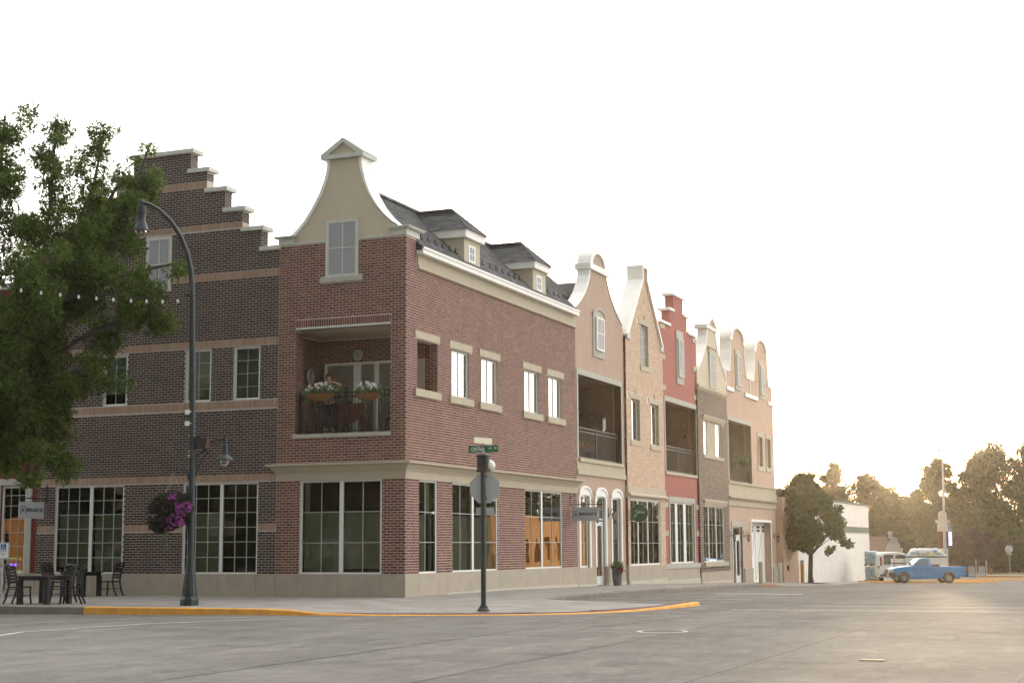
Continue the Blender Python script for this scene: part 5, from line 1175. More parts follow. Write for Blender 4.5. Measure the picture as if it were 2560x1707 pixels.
# ---- corner balcony: baskets, clocks, table, chairs, person
def flower_trough(u, z, hw, label, seed, trail=False):
    C_ = FR.p(u, z, .18); t = thing('flower_trough', label, 'flower basket', C_, 'coir flower troughs on the corner balcony'); r = random.Random(seed)
    m = MB()
    for i in range(9):
        a = i/8*math.pi; m.v += [tuple(FR.p(u-hw*math.cos(a), z+.02-.0*0, .18+q)) for q in (-.14, .16)] if False else []
    sec = 12; n_ = 9
    for i in range(n_+1):
        t_ = -1+2*i/n_; w2 = math.sqrt(max(.02, 1-t_*t_*.96))
        for j in range(sec+1):
            a = math.pi*j/sec; m.v.append(tuple(FR.p(u+t_*hw, z+.06-.24*math.sin(a)*w2, .16+.15*math.cos(a)*(.5+.5*w2))))
    for i in range(n_):
        for j in range(sec): q = i*(sec+1)+j; m.f.append((q, q+1, q+sec+2, q+sec+1))
    m.build('liner', M_coir, t)
    m = MB(); m.tube([FR.p(u+hw*k/6, z+.07, .16+.15*math.sqrt(max(.05, 1-(k/6)**2))) for k in range(-6, 7)], .01, 5)
    for k in range(-4, 5): w2 = math.sqrt(1-(k/5.)**2*.9); m.tube([FR.p(u+hw*k/5, z+.06-.245*math.sin(a)*w2, .16+.155*math.cos(a)*(.5+.5*w2)) for a in (0.05, .5, 1, 1.5)], .006, 4)
    m.build('wire_frame', M_black, t)
    pts = [(u+r.gauss(0, .26)*hw/.45, z+.08+abs(r.gauss(0, .11))*(1-.3*abs(r.random())), .16+r.gauss(0, .10)) for _ in range(520)]
    pts += [(u+hw*(.9 if not trail else .95)+r.gauss(0, .10), z+.05+r.gauss(0, .08), .1+r.gauss(0, .06)) for _ in range(90)] if trail else [(u-hw*.95+r.gauss(0, .10), z+.0+r.gauss(0, .10), .1+r.gauss(0, .06)) for _ in range(110)]
    m = MB(); leaves(m, [tuple(FR.p(*q)) for q in pts], .055, seed, 4, .5); m.build('foliage', M_leafg, t, kind='stuff')
    me = None
    for k in range(34):
        a = r.uniform(-1, 1); p = FR.p(u+a*hw*.95, z+.14+.25*math.sqrt(1-a*a)*r.random()+.02, .30+r.uniform(-.06, .04))
        if me is None:
            q = MB()
            for j in range(5):
                b = 2*math.pi*j/5; i = len(q.v); q.v += [(0, 0, 0), (.034*math.cos(b-.5), .034*math.sin(b-.5), .012), (.04*math.cos(b), .04*math.sin(b), .006), (.034*math.cos(b+.5), .034*math.sin(b+.5), .012)]; q.f.append((i, i+1, i+2, i+3))
            me = bpy.data.meshes.new('bloom'); me.from_pydata(q.v, [], q.f); me.materials.append(M_white_fl)
        o = bpy.data.objects.new('bloom', me); COL.objects.link(o); o.parent = t; o.location = p-C_
        o.rotation_euler = Vector((r.uniform(-.4, .8), -1, r.uniform(-.4, .8))).to_track_quat('Z', 'Y').to_euler()
    if trail:
        m = MB()
        for k in range(5): x = u+.02+r.uniform(-.03, .03); m.tube([tuple(FR.p(x, z-.12, .30)), tuple(FR.p(x+r.uniform(-.03, .03), z-.35, .3)), tuple(FR.p(x, z-.5-r.random()*.12, .3))], .006, 3)
        m.build('trailing_stem', M_leafg, t, kind='stuff')
flower_trough(-2.85, 6.17, .48, 'left coir trough of white flowers on the corner balcony railing, in front of the woman', 21)
flower_trough(-1.20, 6.12, .42, 'right coir trough of white flowers and trailing stems on the corner balcony railing', 22, True)
def clock(label, fr, u, z, n, r, grp=None, hands=((.5, 100), (.75, -80)), face=None, numerals=True):
    t = thing('wall_clock', label, 'clock', fr.p(u, z, n), grp); fm = face or M_stone2
    m = MB(); disc(m, fr, u, z, 0, r, n, n+.03); m.build('clock_face', fm, t)
    m = MB(); m.tube([fr.p(u+r*math.cos(a), z+r*math.sin(a), n+.02) for a in [i*math.pi/14 for i in range(29)]], .02, 5); m.build('rim', M_black if face is None else fm, t)
    m = MB()
    for l_, a in hands: a = R(a); m.tube([fr.p(u, z, n+.038), fr.p(u+r*l_*math.cos(a), z+r*l_*math.sin(a), n+.038)], .011, 4)
    m.build('hands', M_black, t)
    if numerals:
        m = MB()
        for k in range(12): a = k*math.pi/6; m.tube([fr.p(u+r*.76*math.cos(a), z+r*.76*math.sin(a), n+.033), fr.p(u+r*.88*math.cos(a), z+r*.88*math.sin(a), n+.033)], .010, 4)
        m.build('hour_marks', M_black, t)
clock('round cream clock above the balcony doors', FB, -2.87, 7.72, .02, .21, hands=((.45, -85), (.75, 110)), numerals=False)
clock('round pale clock on the left brick wall of the corner balcony', FL, 1.72, 7.02, .02, .30, hands=((.5, 75), (.75, 85), (.5, -100)))
m6 = Frame((0, 45.1, 0), (1, 0, 0), (0, -1, 0)); clock('large pale clock with ring of marks on the peach house balcony wall', m6, -1.25, 7.28, .02, .50, face=pm('taupe_clock', (.30, .26, .23), .8, .1, 5))
T = Vector((-2.55, 1.05, 5.0)); tb = thing('balcony_table', 'dark red wooden drop leaf table standing folded on the corner balcony', 'table', T)
FT = Frame((T.x, T.y, 0), (1, 0, 0), (0, -1, 0))
m = MB(); m.box(FT, -.68, .68, 5.96, 6.0, -.18, .16); m.build('table_top', M_wood, tb)
for k in range(9):
    a = -.66+k*.147; h_ = .62*math.sqrt(max(.03, 1-((a+.07)/.72)**2)); m = MB(); m.box(FT, a+.004, a+.143, 5.96-h_, 5.955, .16, .185); m.build('plank', M_wood, tb)
for a in (-.48, .48):
    m = MB(); m.box(FT, a-.035, a+.035, 5.0, 5.96, .06, .12); m.build('leg', M_wood, tb); m = MB(); m.box(FT, a-.035, a+.035, 5.0, 5.96, -.15, -.09); m.build('leg', M_wood, tb)
m = MB(); m.ball(FT.p(.05, 6.07, 0), .06, 8, 6, (1.6, 1, 1)); m.ball(FT.p(.15, 6.09, 0), .05, 8, 6); tag(m.build('bundle', M_black, None), 'small black bundle lying on the balcony table', 'bundle')
def iron_chair(x, y, rz, label):
    t = thing('iron_chair', label, 'chair', (x, y, 5.0), 'wrought iron chairs on the corner balcony'); B = Vector((x, y, 5.0)); m = MB()
    rot = Matrix.Rotation(rz, 3, 'Z'); q = lambda a, b, c: tuple(B+rot @ Vector((a, b, c)))
    m.v = []; mb_ = MB(); n = 16
    mb_.v = [q(.22*math.cos(i*math.pi/8), .21*math.sin(i*math.pi/8), .45) for i in range(16)]+[q(.22*math.cos(i*math.pi/8), .21*math.sin(i*math.pi/8), .47) for i in range(16)]
    mb_.f = [tuple(range(16)), tuple(range(31, 15, -1))]+[(i, (i+1) % 16, 16+(i+1) % 16, 16+i) for i in range(16)]; mb_.build('seat', M_black, t)
    for sx_, sy in ((-1, -1), (1, -1), (-1, 1), (1, 1)):
        m = MB(); m.tube([q(.17*sx_, .16*sy, .45), q(.19*sx_, .18*sy, .25), q(.22*sx_, .22*sy, 0)], .012, 5); m.build('leg', M_black, t)
    m = MB(); m.tube([q(-.2, .2, .45), q(-.23, .24, .8), q(-.14, .26, 1.0), q(0, .27, 1.06), q(.14, .26, 1.0), q(.23, .24, .8), q(.2, .2, .45)], .013, 5)
    m.tube([q(-.1, .22, .5), q(-.12, .25, .75), q(0, .26, .95), q(.12, .25, .75), q(.1, .22, .5)], .009, 5); m.tube([q(0, .21, .46), q(0, .27, 1.05)], .008, 4); m.build('back_frame', M_black, t)
iron_chair(-.95, 1.0, -1.2, 'wrought iron chair at the right end of the corner balcony'); iron_chair(-3.55, 1.15, 2.0, 'wrought iron chair at the left end of the corner balcony, behind the railing bars')
# ================================================================== PATIO FURNITURE
def patio_chair(x, y, rz, label):
    t = thing('patio_chair', label, 'chair', (x, y, 0), 'black slatted patio chairs'); rot = Matrix.Rotation(rz, 3, 'Z'); B = Vector((x, y, 0))
    F = Frame(B, rot @ Vector((1, 0, 0)), rot @ Vector((0, 1, 0)))      # u sideways, n forward
    q = lambda a, b, c: tuple(F.p(a, c, b))
    m = MB(); m.box(F, -.23, .23, .44, .475, -.22, .24); m.build('seat', M_black, t)
    for s in (-1, 1):
        m = MB(); m.tube([q(.20*s, .21, .44), q(.205*s, .215, .2), q(.215*s, .24, 0)], .026, 6); m.build('leg', M_black, t)
        m = MB(); m.tube([q(.21*s, -.36, 0), q(.21*s, -.27, .2), q(.21*s, -.21, .45), q(.22*s, -.24, .7), q(.225*s, -.33, 1.03)], .028, 6); m.build('leg', M_black, t)
    for k in range(5):
        z = .56+k*.088; n = -.215-.018*k-.004*k*k; m = MB(); m.box(F, -.21, .21, z, z+.066, n-.012, n+.012); m.build('slat', M_black, t)
    m = MB(); m.tube([q(-.235, -.335, .99), q(0, -.36, 1.04), q(.235, -.335, 1.01)], .032, 6); m.build('top_rail', M_black, t)
    m = MB(); m.tube([q(-.21, .22, .22), q(-.21, -.25, .24)], .011, 5); m.tube([q(.21, .22, .22), q(.21, -.25, .24)], .011, 5); m.tube([q(-.21, 0, .23), q(.21, 0, .23)], .011, 5); m.build('stretcher', M_black, t)
def patio_table(x, y, w_, label):
    t = thing('patio_table', label, 'table', (x, y, 0), 'black square patio tables'); h = w_/2
    m = MB(); m.wbox(x-h, x+h, y-h, y+h, .73, .77); m.build('table_top', M_black, t)
    m = MB(); m.wbox(x-h+.04, x+h-.04, y-h+.04, y+h-.04, .65, .73); m.build('apron', M_black, t)
    for a in (-1, 1):
        for b in (-1, 1): m = MB(); cx, cy = x+a*(h-.08), y+b*(h-.08); m.wbox(cx-.06, cx+.06, cy-.06, cy+.06, 0, .65); m.build('leg', M_black, t)
patio_table(-7.5, -7.15, 1.08, 'black square patio table nearest the kerb'); patio_table(-10.95, -1.15, .95, 'black square patio table close to the dark brick wall')
patio_chair(-8.32, -7.2, -math.pi/2+.15, 'black slatted chair at the left side of the kerbside patio table'); patio_chair(-6.78, -6.95, math.pi/2+.45, 'black slatted chair turned away at the right side of the kerbside patio table')
patio_chair(-7.75, -6.1, math.pi-.15, 'black slatted chair behind the kerbside patio table'); patio_chair(-11.75, -1.55, -math.pi/2-.2, 'black slatted chair left of the table by the dark brick wall')
patio_chair(-10.12, -.75, math.pi/2+.1, 'black slatted chair right of the table by the dark brick wall'); patio_chair(-13.0, -1.9, -.5, 'black slatted chair standing alone below the hanging board')
# ---- things on the side balconies
def chime(x, y, z, label, mat):
    t = thing('wind_chime', label, 'wind chime', (x, y, z), None); m = MB(); m.tube([(x, y, z), (x, y, z-.25)], .005, 4); m.build('cord', M_black, t)
    m = MB(); m.lathe((x, y, z-.27), [(0, .03), (.07, .02), (.075, 0), (0, 0)], 12); m.build('cap', mat, t)
    for k in range(5): a = k*1.257; l_ = .42+.03*k; m = MB(); m.tube([(x+.05*math.cos(a), y+.05*math.sin(a), z-.3), (x+.05*math.cos(a), y+.05*math.sin(a), z-.3-l_)], .014, 8); m.build('tube', mat, t)
chime(-.28, 19.5, 7.10, 'silver wind chime hanging in the tan house balcony', M_chrome); chime(-.4, 31.6, 7.0, 'dark wind chime hanging in the rose red balcony', M_black)
cf = thing('ceiling_fan', 'dark ceiling fan under the tan house balcony ceiling', 'ceiling fan', (-1.0, 17.6, 8.3)); m = MB(); m.tube([(-1, 17.6, 8.3), (-1, 17.6, 7.95)], .03, 8); m.lathe((-1, 17.6, 7.85), [(0, -.04), (.09, 0), (.09, .08), (0, .12)], 12); m.build('motor', M_black, cf)
for k in range(4):
    a = k*math.pi/2+.4; F = Frame((-1, 17.6, 7.88), (math.cos(a), math.sin(a), 0), (-math.sin(a), math.cos(a), 0)); m = MB(); m.box(F, .1, .65, 0, .012, -.06, .06); m.build('blade', M_wood, cf)
wa = thing('wall_ornament', 'dark metal rings ornament on the tan house balcony wall', 'wall art', (-1.5, 21.3, 7.0)); FW2 = Frame((0, 21.32, 0), (1, 0, 0), (0, -1, 0)); m = MB()
for (u, z, r) in ((-1.95, 7.35, .14), (-1.75, 7.15, .18), (-1.5, 7.0, .2), (-1.3, 7.2, .14), (-1.1, 7.0, .16), (-1.55, 6.8, .14), (-.95, 7.15, .1), (-1.9, 7.05, .12)):
    m.tube([FW2.p(u+r*math.cos(a), z+r*math.sin(a), .03) for a in [i*math.pi/8 for i in range(17)]], .013, 4)
m.build('rings', M_black, wa)
wb = thing('wall_ornament', 'two crossed wooden oars on the rose red balcony wall', 'wall art', (-1.5, 33.3, 7.0)); FW3 = Frame((0, 33.3, 0), (1, 0, 0), (0, -1, 0))
for a, b in (((-2.3, 6.75), (-.9, 7.5)), ((-2.4, 6.2), (-.8, 6.95))):
    m = MB(); m.tube([FW3.p(*a, .04), FW3.p(*b, .04)], .035, 6); d = (Vector(b)-Vector(a)).normalized(); e = Vector(b)+d*.3; m.tube([FW3.p(*b, .04), FW3.p(e.x-.12, e.y-.08, .04), FW3.p(e.x, e.y, .04)], [.035, .09, .05], 6); m.build('oar', M_wood, wb)
def green_basket(y, label, seed):
    t = thing('hanging_plant', label, 'hanging plant', (.02, y, 6.25), 'trailing plants on the peach house balcony'); r = random.Random(seed)
    m = MB(); m.lathe((.0, y, 6.08), [(0, -.2), (.15, -.15), (.22, .05), (.22, .1)], 14); m.build('pot', M_black, t)
    p = [(r.gauss(0, .12), y+r.gauss(0, .22), 6.30+abs(r.gauss(0, .08))) for _ in range(220)]+[(.12+r.gauss(0, .05), y+.30+r.gauss(0, .10), 6.2-abs(r.gauss(0, .22))) for _ in range(180)]
    m = MB(); leaves(m, p, .07, seed, 4, .5, .3); m.build('foliage', M_leafg, t, kind='stuff')
green_basket(40.3, 'left trailing green plant on the peach house balcony railing', 31); green_basket(42.9, 'right trailing green plant on the peach house balcony railing', 32)
bc = thing('bench', 'small dark wooden bench with orange flowers on the tan house balcony', 'bench', (-.9, 18.2, 4.98)); m = MB(); m.wbox(-1.1, -.7, 17.2, 19.4, 5.4, 5.46); m.build('seat', M_black, bc)
for y in (17.3, 19.3): m = MB(); m.wbox(-1.05, -.75, y-.04, y+.04, 4.98, 5.4); m.build('leg', M_black, bc)
fp = thing('flower_row', 'row of orange flowers behind the tan house balcony railing', 'flowers', (-.9, 19, 5.46)); m = MB(); leaves(m, [(-.9+rng.gauss(0, .08), rng.uniform(18.0, 20.2), 5.62+rng.gauss(0, .09)) for _ in range(150)], .07, 5, 4, .6); m.build('blooms', pm('orange_petal', (.45, .12, .03), .6, 0, 1, 0, rnd=.3), fp, kind='stuff')
m = MB(); m.wbox(-.95, -.85, 18, 20.2, 5.46, 5.56); m.build('trough', M_black, fp)
# ================================================================== PERSON
def skin(name, verts, edges, root, mat, parent, sub=2):
    me = bpy.data.meshes.new(name+'_s'); me.from_pydata([v[0] for v in verts], edges, []); o = bpy.data.objects.new(name+'_s', me); COL.objects.link(o)
    o.modifiers.new('s', 'SKIN'); o.modifiers.new('d', 'SUBSURF').levels = sub
    for i, v in enumerate(verts):
        r = v[1]; me.skin_vertices[0].data[i].radius = r if isinstance(r, tuple) else (r, r); me.skin_vertices[0].data[i].use_root = i == root
    bpy.context.view_layer.update(); m2 = bpy.data.meshes.new_from_object(o.evaluated_get(bpy.context.evaluated_depsgraph_get())); bpy.data.objects.remove(o)
    m2.name = name; m2.materials.clear(); m2.materials.append(mat); m2.polygons.foreach_set('use_smooth', [True]*len(m2.polygons))
    r = bpy.data.objects.new(name, m2); COL.objects.link(r); r.parent = parent; return r
M_skin = pm('skin', (.50, .30, .215), .55, .05, 6, 0); M_hair = pm('auburn_hair', (.11, .045, .022), .6, .3, 30, .3, 200); M_top = pm('grey_top', (.20, .16, .16), .85, .15, 8, .2, 60); M_pant = pm('black_trousers', (.02, .02, .024), .85, .15, 8, .2, 60)
PB = Vector((-2.98, .62, 5.0)); pe = thing('person', 'woman with short auburn hair leaning over the left flower trough on the corner balcony', 'person', PB)
def hand(vs, es, i, d, up):
    d = Vector(d).normalized(); up = Vector(up).normalized(); sd_ = d.cross(up).normalized(); p = Vector(vs[i][0])
    vs.append((tuple(p+d*.05), (.032, .020))); k0 = len(vs)-1; es.append((i, k0))
    for j, (o_, l_) in enumerate(((-.030, .060), (-.010, .070), (.010, .066), (.030, .052))):
        a = p+d*.085+sd_*o_; vs.append((tuple(a), .0105)); vs.append((tuple(a+d*l_*.5-up*.008), .009)); vs.append((tuple(a+d*l_*.85-up*.03), .008)); n = len(vs); es += [(k0, n-3), (n-3, n-2), (n-2, n-1)]
    vs.append((tuple(p+d*.04+sd_*-.045), .011)); vs.append((tuple(p+d*.08+sd_*-.06-up*.01), .009)); n = len(vs); es += [(k0, n-2), (n-2, n-1)]
vs_ = [((0, .05, .98), (.15, .11)), ((0, .02, 1.18), (.12, .09)), ((0, -.06, 1.40), (.15, .10)), ((0, -.13, 1.52), .055), ((0, -.18, 1.60), .05), ((0, -.22, 1.70), (.075, .092)), ((0, -.225, 1.80), (.068, .082)),
       ((.17, -.10, 1.45), .052), ((.37, -.28, 1.50), .042), ((.20, -.42, 1.57), .032), ((.10, -.46, 1.575), .026),
       ((-.17, -.10, 1.43), .052), ((-.27, -.22, 1.22), .042), ((-.12, -.40, 1.30), .032), ((-.04, -.46, 1.32), .026),
       ((.09, .06, .88), .085), ((.10, .03, .50), .058), ((.10, .08, .12), .04), ((.10, .07, .06), .04), ((.11, -.10, .04), .035),
       ((-.09, .06, .88), .085), ((-.10, .0, .50), .058), ((-.10, .04, .12), .04), ((-.10, .03, .06), .04), ((-.11, -.14, .04), .035)]
es_ = [(0, 1), (1, 2), (2, 3), (3, 4), (4, 5), (5, 6), (2, 7), (7, 8), (8, 9), (9, 10), (2, 11), (11, 12), (12, 13), (13, 14), (0, 15), (15, 16), (16, 17), (17, 18), (18, 19), (0, 20), (20, 21), (21, 22), (22, 23), (23, 24)]
hand(vs_, es_, 10, (-1, -.3, -.05), (0, 0, 1)); hand(vs_, es_, 14, (.7, -.7, -.1), (0, 0, 1))
skin('body', vs_, es_, 0, M_skin, pe)
tv = [((0, .06, .90), (.17, .13)), ((0, .02, 1.16), (.15, .115)), ((0, -.06, 1.40), (.165, .115)), ((0, -.11, 1.48), .075), ((.17, -.10, 1.45), .065), ((.25, -.17, 1.47), .062), ((-.17, -.10, 1.43), .065), ((-.22, -.16, 1.33), .062)]
skin('top', tv, [(0, 1), (1, 2), (2, 3), (2, 4), (4, 5), (2, 6), (6, 7)], 0, M_top, pe)
tv = [((0, .05, 1.04), (.165, .125)), ((.09, .06, .86), .10), ((.10, .03, .50), .075), ((.10, .08, .14), .062), ((-.09, .06, .86), .10), ((-.10, 0, .50), .075), ((-.10, .04, .14), .062)]
skin('trousers', tv, [(0, 1), (1, 2), (2, 3), (0, 4), (4, 5), (5, 6)], 0, M_pant, pe)
Hc = Vector((0, -.215, 1.765))+PB
m = MB(); m.ball(Hc+Vector((0, .035, .035)), .108, 16, 12, (1.0, 1.0, 1.0)); m.ball(Hc+Vector((-.075, .02, -.03)), .055, 10, 8, (.8, 1.1, 1.5)); m.ball(Hc+Vector((.075, .02, -.03)), .055, 10, 8, (.8, 1.1, 1.5)); m.ball(Hc+Vector((0, .06, -.05)), .085, 10, 8); m.ball(Hc+Vector((.02, -.065, .085)), .05, 10, 8, (1.3, .7, .6)); m.build('hair', M_hair, pe, smooth=True)
m = MB(); m.tube([Hc+Vector((0, -.088, .01)), Hc+Vector((0, -.112, -.022)), Hc+Vector((0, -.095, -.03))], [.008, .014, .009], 6); m.build('nose', M_skin, pe, smooth=True)
m = MB()
for s in (-1, 1): m.ball(Hc+Vector((.031*s, -.092, .006)), .0105, 8, 6, (1.3, .6, .7))
m.build('eyes', M_black, pe); m = MB(); m.tube([Hc+Vector((-.024, -.092, -.058)), Hc+Vector((0, -.098, -.062)), Hc+Vector((.024, -.092, -.058))], .006, 5); m.build('mouth', pm('lips', (.32, .10, .09), .5, 0, 1, 0), pe)
m = MB()
for s in (-1, 1): m.tube([Hc+Vector((.031*s-.016, -.094, .028)), Hc+Vector((.031*s+.016, -.094, .03))], .0035, 4)
m.build('eyebrows', M_hair, pe)
pe.rotation_euler = (0, 0, .42); pe.location.z += .05
# ================================================================== BLUE PICKUP
TR0 = Vector((4.95, 60.45, -.985)); du = Vector((.925, .38, 0)); dn = Vector((.38, -.925, 0)); FT = Frame(TR0+dn*-.0, du, dn)
tk = thing('pickup_truck', 'bright blue single cab pickup truck crossing the side street', 'pickup truck', TR0)
M_blue = pm('blue_car_paint', (.001, .25, .58), .35, .03, 3, 0, spec=.3); M_rub = pm('tyre_rubber', (.02, .02, .02), .85, .1, 8, .1); M_car = glass_mat('car_glass', (.55, .6, .58), 2.5, .002); M_plast = pm('grey_bumper', (.06, .06, .065), .7, .1, 8)
HW = .84
def arch(c, r, n=10, z=.33): return [(c+r*math.cos(math.pi-math.pi*i/n), z+r*math.sin(math.pi*i/n)) for i in range(n+1)]
low = [(.06, .42), (.52, .36)]+arch(.98, .42)+[(1.45, .33), (3.45, .33)]+arch(3.88, .42)+[(4.35, .36), (4.98, .46), (5.02, .62), (5.02, 1.04), (2.80, 1.06), (2.79, 1.10), (1.62, 1.11), (1.30, 1.09), (.55, 1.0), (.16, .90), (.06, .78)]
m = MB(); m.prism(FT, low, -HW, HW); tb_ = m.build('body', M_blue, tk)
m = MB(); i = 0
sec = [(1.48, 1.09, .80), (2.02, 1.54, .66), (2.14, 1.59, .65), (2.56, 1.595, .65), (2.68, 1.55, .66), (2.80, 1.07, .80)]
for u, z, hw in sec: m.v += [tuple(FT.p(u, z, hw)), tuple(FT.p(u, z, -hw))]
k = len(sec)
m.f = [tuple(range(0, 2*k, 2)), tuple(range(2*k-1, 0, -2))]+[(2*j, 2*j+1, 2*j+3, 2*j+2) for j in range(k-1)]
m.build('cab', M_blue, tk)
def lerp_n(z): return .80-.15*(z-1.09)/.55+.004
m = MB(); P4 = [(1.78, 1.14), (2.12, 1.52), (2.54, 1.53), (2.60, 1.14)]; m.quad(*[FT.p(u, z, lerp_n(z)) for u, z in P4]); m.build('window', M_car, tk)
m = MB(); m.quad(*[FT.p(u, z, -lerp_n(z)) for u, z in P4]); m.build('window', M_car, tk)
m = MB(); m.quad(FT.p(1.515, 1.13, .70), FT.p(1.515, 1.13, -.70), FT.p(1.97, 1.525, -.60), FT.p(1.97, 1.525, .60)); m.build('windscreen', M_car, tk)
m = MB(); m.quad(FT.p(2.80, 1.15, .6), FT.p(2.80, 1.15, -.6), FT.p(2.72, 1.50, -.55), FT.p(2.72, 1.50, .55)); m.build('rear_window', M_car, tk)
m = MB(); m.box(FT, 2.795, 2.815, .40, 1.05, HW-.002, HW+.004); m.box(FT, 1.64, 1.65, .42, 1.08, HW-.002, HW+.003); m.box(FT, 1.55, 3.4, .66, .68, HW-.002, HW+.006); m.build('panel_gap', M_black, tk)
m = MB(); m.box(FT, 2.42, 2.55, .95, .99, HW, HW+.03); m.build('door_handle', M_black, tk); m = MB(); m.box(FT, 1.72, 1.80, 1.12, 1.26, .84, 1.0); m.build('mirror', M_black, tk)
m = MB(); m.prism(FT, [(-.02, .42), (.0, .62), (.5, .64), (.55, .42), (.45, .38)], -HW-.01, HW+.01); m.build('bumper', M_plast, tk)
m = MB(); m.box(FT, .03, .07, .66, .88, -.5, .5); m.build('grille', M_black, tk); m = MB(); m.box(FT, .04, .08, .86, .93, -.7, .7); m.build('chrome_strip', M_chrome, tk)
M_amb = pm('amber_lens', (.5, .16, .04), .3, 0, 1, 0); M_redl = pm('red_lens', (.35, .02, .015), .3, 0, 1, 0)
for s in (1, -1):
    n0, n1 = sorted((s*.5, s*(HW+.012))); m = MB(); m.box(FT, .03, .30, .74, .90, n0, n1); m.build('headlight', M_chrome, tk); m = MB(); m.box(FT, .03, .30, .66, .735, n0, n1); m.build('indicator', M_amb, tk)
    n0, n1 = sorted((s*.70, s*(HW+.008))); m = MB(); m.box(FT, 4.93, 5.035, .74, .98, n0, n1); m.build('tail_light', M_redl, tk)
m = MB(); m.box(FT, -.035, -.02, .47, .60, .45, .75); m.build('number_plate', M_swhite, tk)
m = MB(); m.box(FT, 4.95, 5.14, .42, .58, -.8, .8); m.build('rear_bumper', M_plast, tk)
m = MB(); m.box(FT, .5, 4.6, .28, .45, -.7, .7); m.build('chassis', M_black, tk)
for c in (.98, 3.88):
    for s in (1, -1):
        wc = FT.p(c, .33, s*.74); m = MB(); pr = [(.19, -.10), (.30, -.11), (.335, -.08), (.335, .08), (.30, .11), (.19, .10)]
        n_ = 22
        for r, a in pr:
            for j in range(n_): g_ = 2*math.pi*j/n_; p = wc+du*r*math.cos(g_)+Vector((0, 0, r*math.sin(g_)))+dn*a; m.v.append(tuple(p))
        for a in range(len(pr)-1):
            for j in range(n_): m.f.append((a*n_+j, a*n_+(j+1) % n_, (a+1)*n_+(j+1) % n_, (a+1)*n_+j))
        w_ = m.build('wheel', M_rub, tk)
        fr_ = Frame(wc, du, dn*s); m = MB(); disc(m, fr_, 0, 0, 0, .195, -.03, .045, 20); rm_ = m.build('rim', M_alu, w_)
        m = MB()
        for j in range(6): a = j*math.pi/3; m.tube([fr_.p(.10*math.cos(a), .10*math.sin(a), .05), fr_.p(.13*math.cos(a), .13*math.sin(a), .05)], .03, 6)
        m.build('rim_hole', M_black, w_)
    m = MB(); m.prism(FT, [(c+.43*math.cos(a), .33+.43*math.sin(a)) for a in [math.pi*i/10 for i in range(11)]], -.6, .6); m.build('wheel_well', M_black, tk)
tx = thing('tool_box', 'black open crate in the bed of the blue pickup', 'crate', FT.p(3.1, 1.0, 0)); m = MB(); m.box(FT, 2.88, 3.38, .95, 1.15, -.5, .5); m.build('crate', M_black, tx); m = MB(); m.box(FT, 2.84, 3.42, 1.15, 1.19, -.54, .54); m.build('rim', M_plast, tx)
# ================================================================== WHITE VAN, PALLETS, BOX
VB = Vector((3.3, 68.9, -1.12)); FV = Frame(VB, (.955, .30, 0), (.30, -.955, 0)); vn = thing('van', 'white delivery van seen from behind beside the stacked pallets', 'van', VB)
M_vw = pm('white_car_paint', (.72, .72, .70), .35, .03, 3, 0, spec=.6)
cs = [(-.0, .35), (0, 1.2), (.10, 1.85), (.22, 2.02), (.5, 2.08), (1.45, 2.08), (1.73, 2.02), (1.85, 1.85), (1.95, 1.2), (1.95, .35)]
m = MB(); m.prism(FV, cs, -5., 0); m.build('body', M_vw, vn)
for a in (.16, 1.02): m = MB(); m.prism(FV, [(a, 1.22), (a+.03, 1.85), (a+.10, 1.90), (a+.72, 1.90), (a+.79, 1.85), (a+.80, 1.22)] if a > 1 else [(a+.08, 1.22), (a+.10, 1.86), (a+.16, 1.90), (a+.76, 1.90), (a+.78, 1.22)], 0, .012); m.build('rear_window', M_car, vn)
m = MB(); m.box(FV, .965, .975, .5, 2.0, -.002, .006); m.build('door_gap', M_black, vn); m = MB(); m.box(FV, -.02, 1.97, .38, .55, -.1, .14); m.build('bumper', M_plast, vn)
for a in (-.01, 1.84): m = MB(); m.box(FV, a, a+.12, 1.15, 1.75, -.05, .02); m.build('tail_light', M_redl, vn)
m = MB(); m.box(FV, -.02, -.005, .95, 1.12, -1.2, -.2); m.box(FV, .2, .5, .62, .72, 0, .02); m.build('red_decal', M_redl, vn)
for a in (.15, 1.8):
    for b in (-.8, -4.1): m = MB(); m.tube([FV.p(a-.12, .34, b), FV.p(a+.12, .34, b)], .34, 16); m.build('wheel', M_rub, vn)
def pillow(cx=.30, cy=.20, cz=.085, n=6):
    m = MB()
    for s in (1, -1):
        i = len(m.v)
        for a in range(n+1):
            for b in range(n+1):
                u, v = -1+2*a/n, -1+2*b/n; h = max(0, (1-u**4)*(1-v**4))**.5; m.v.append((u*cx*(1-.08*v*v), v*cy*(1-.10*u*u), s*cz*h+rng.uniform(-.006, .006)*(h > .1)))
        for a in range(n):
            for b in range(n): q = i+a*(n+1)+b; m.f.append((q, q+1, q+n+2, q+n+1))
    return m
M_bb = pm('pale_blue_bag', (.34, .50, .60), .35, .25, 9, .3, 30, spec=.6); M_bw = pm('white_bag', (.62, .64, .66), .35, .2, 9, .3, 30, spec=.6); M_by = pm('yellow_bag', (.58, .60, .30), .35, .2, 9, .3, 30, spec=.6)
bagm = {}
for k, mm in (('b', M_bb), ('w', M_bw), ('y', M_by)):
    q = pillow(); me = bpy.data.meshes.new('bag_'+k); me.from_pydata(q.v, [], q.f); me.materials.append(mm); me.polygons.foreach_set('use_smooth', [True]*len(me.polygons)); bagm[k] = me
def bag(p, k, rz, label, grp, s=(1, 1, 1), tilt=0):
    o = bpy.data.objects.new('bag', bagm[k]); COL.objects.link(o); o.location = p; o.rotation_euler = (tilt, rng.uniform(-.1, .1), rz); o.scale = s; o['label'] = label; o['category'] = 'bag'; o['group'] = grp; return o
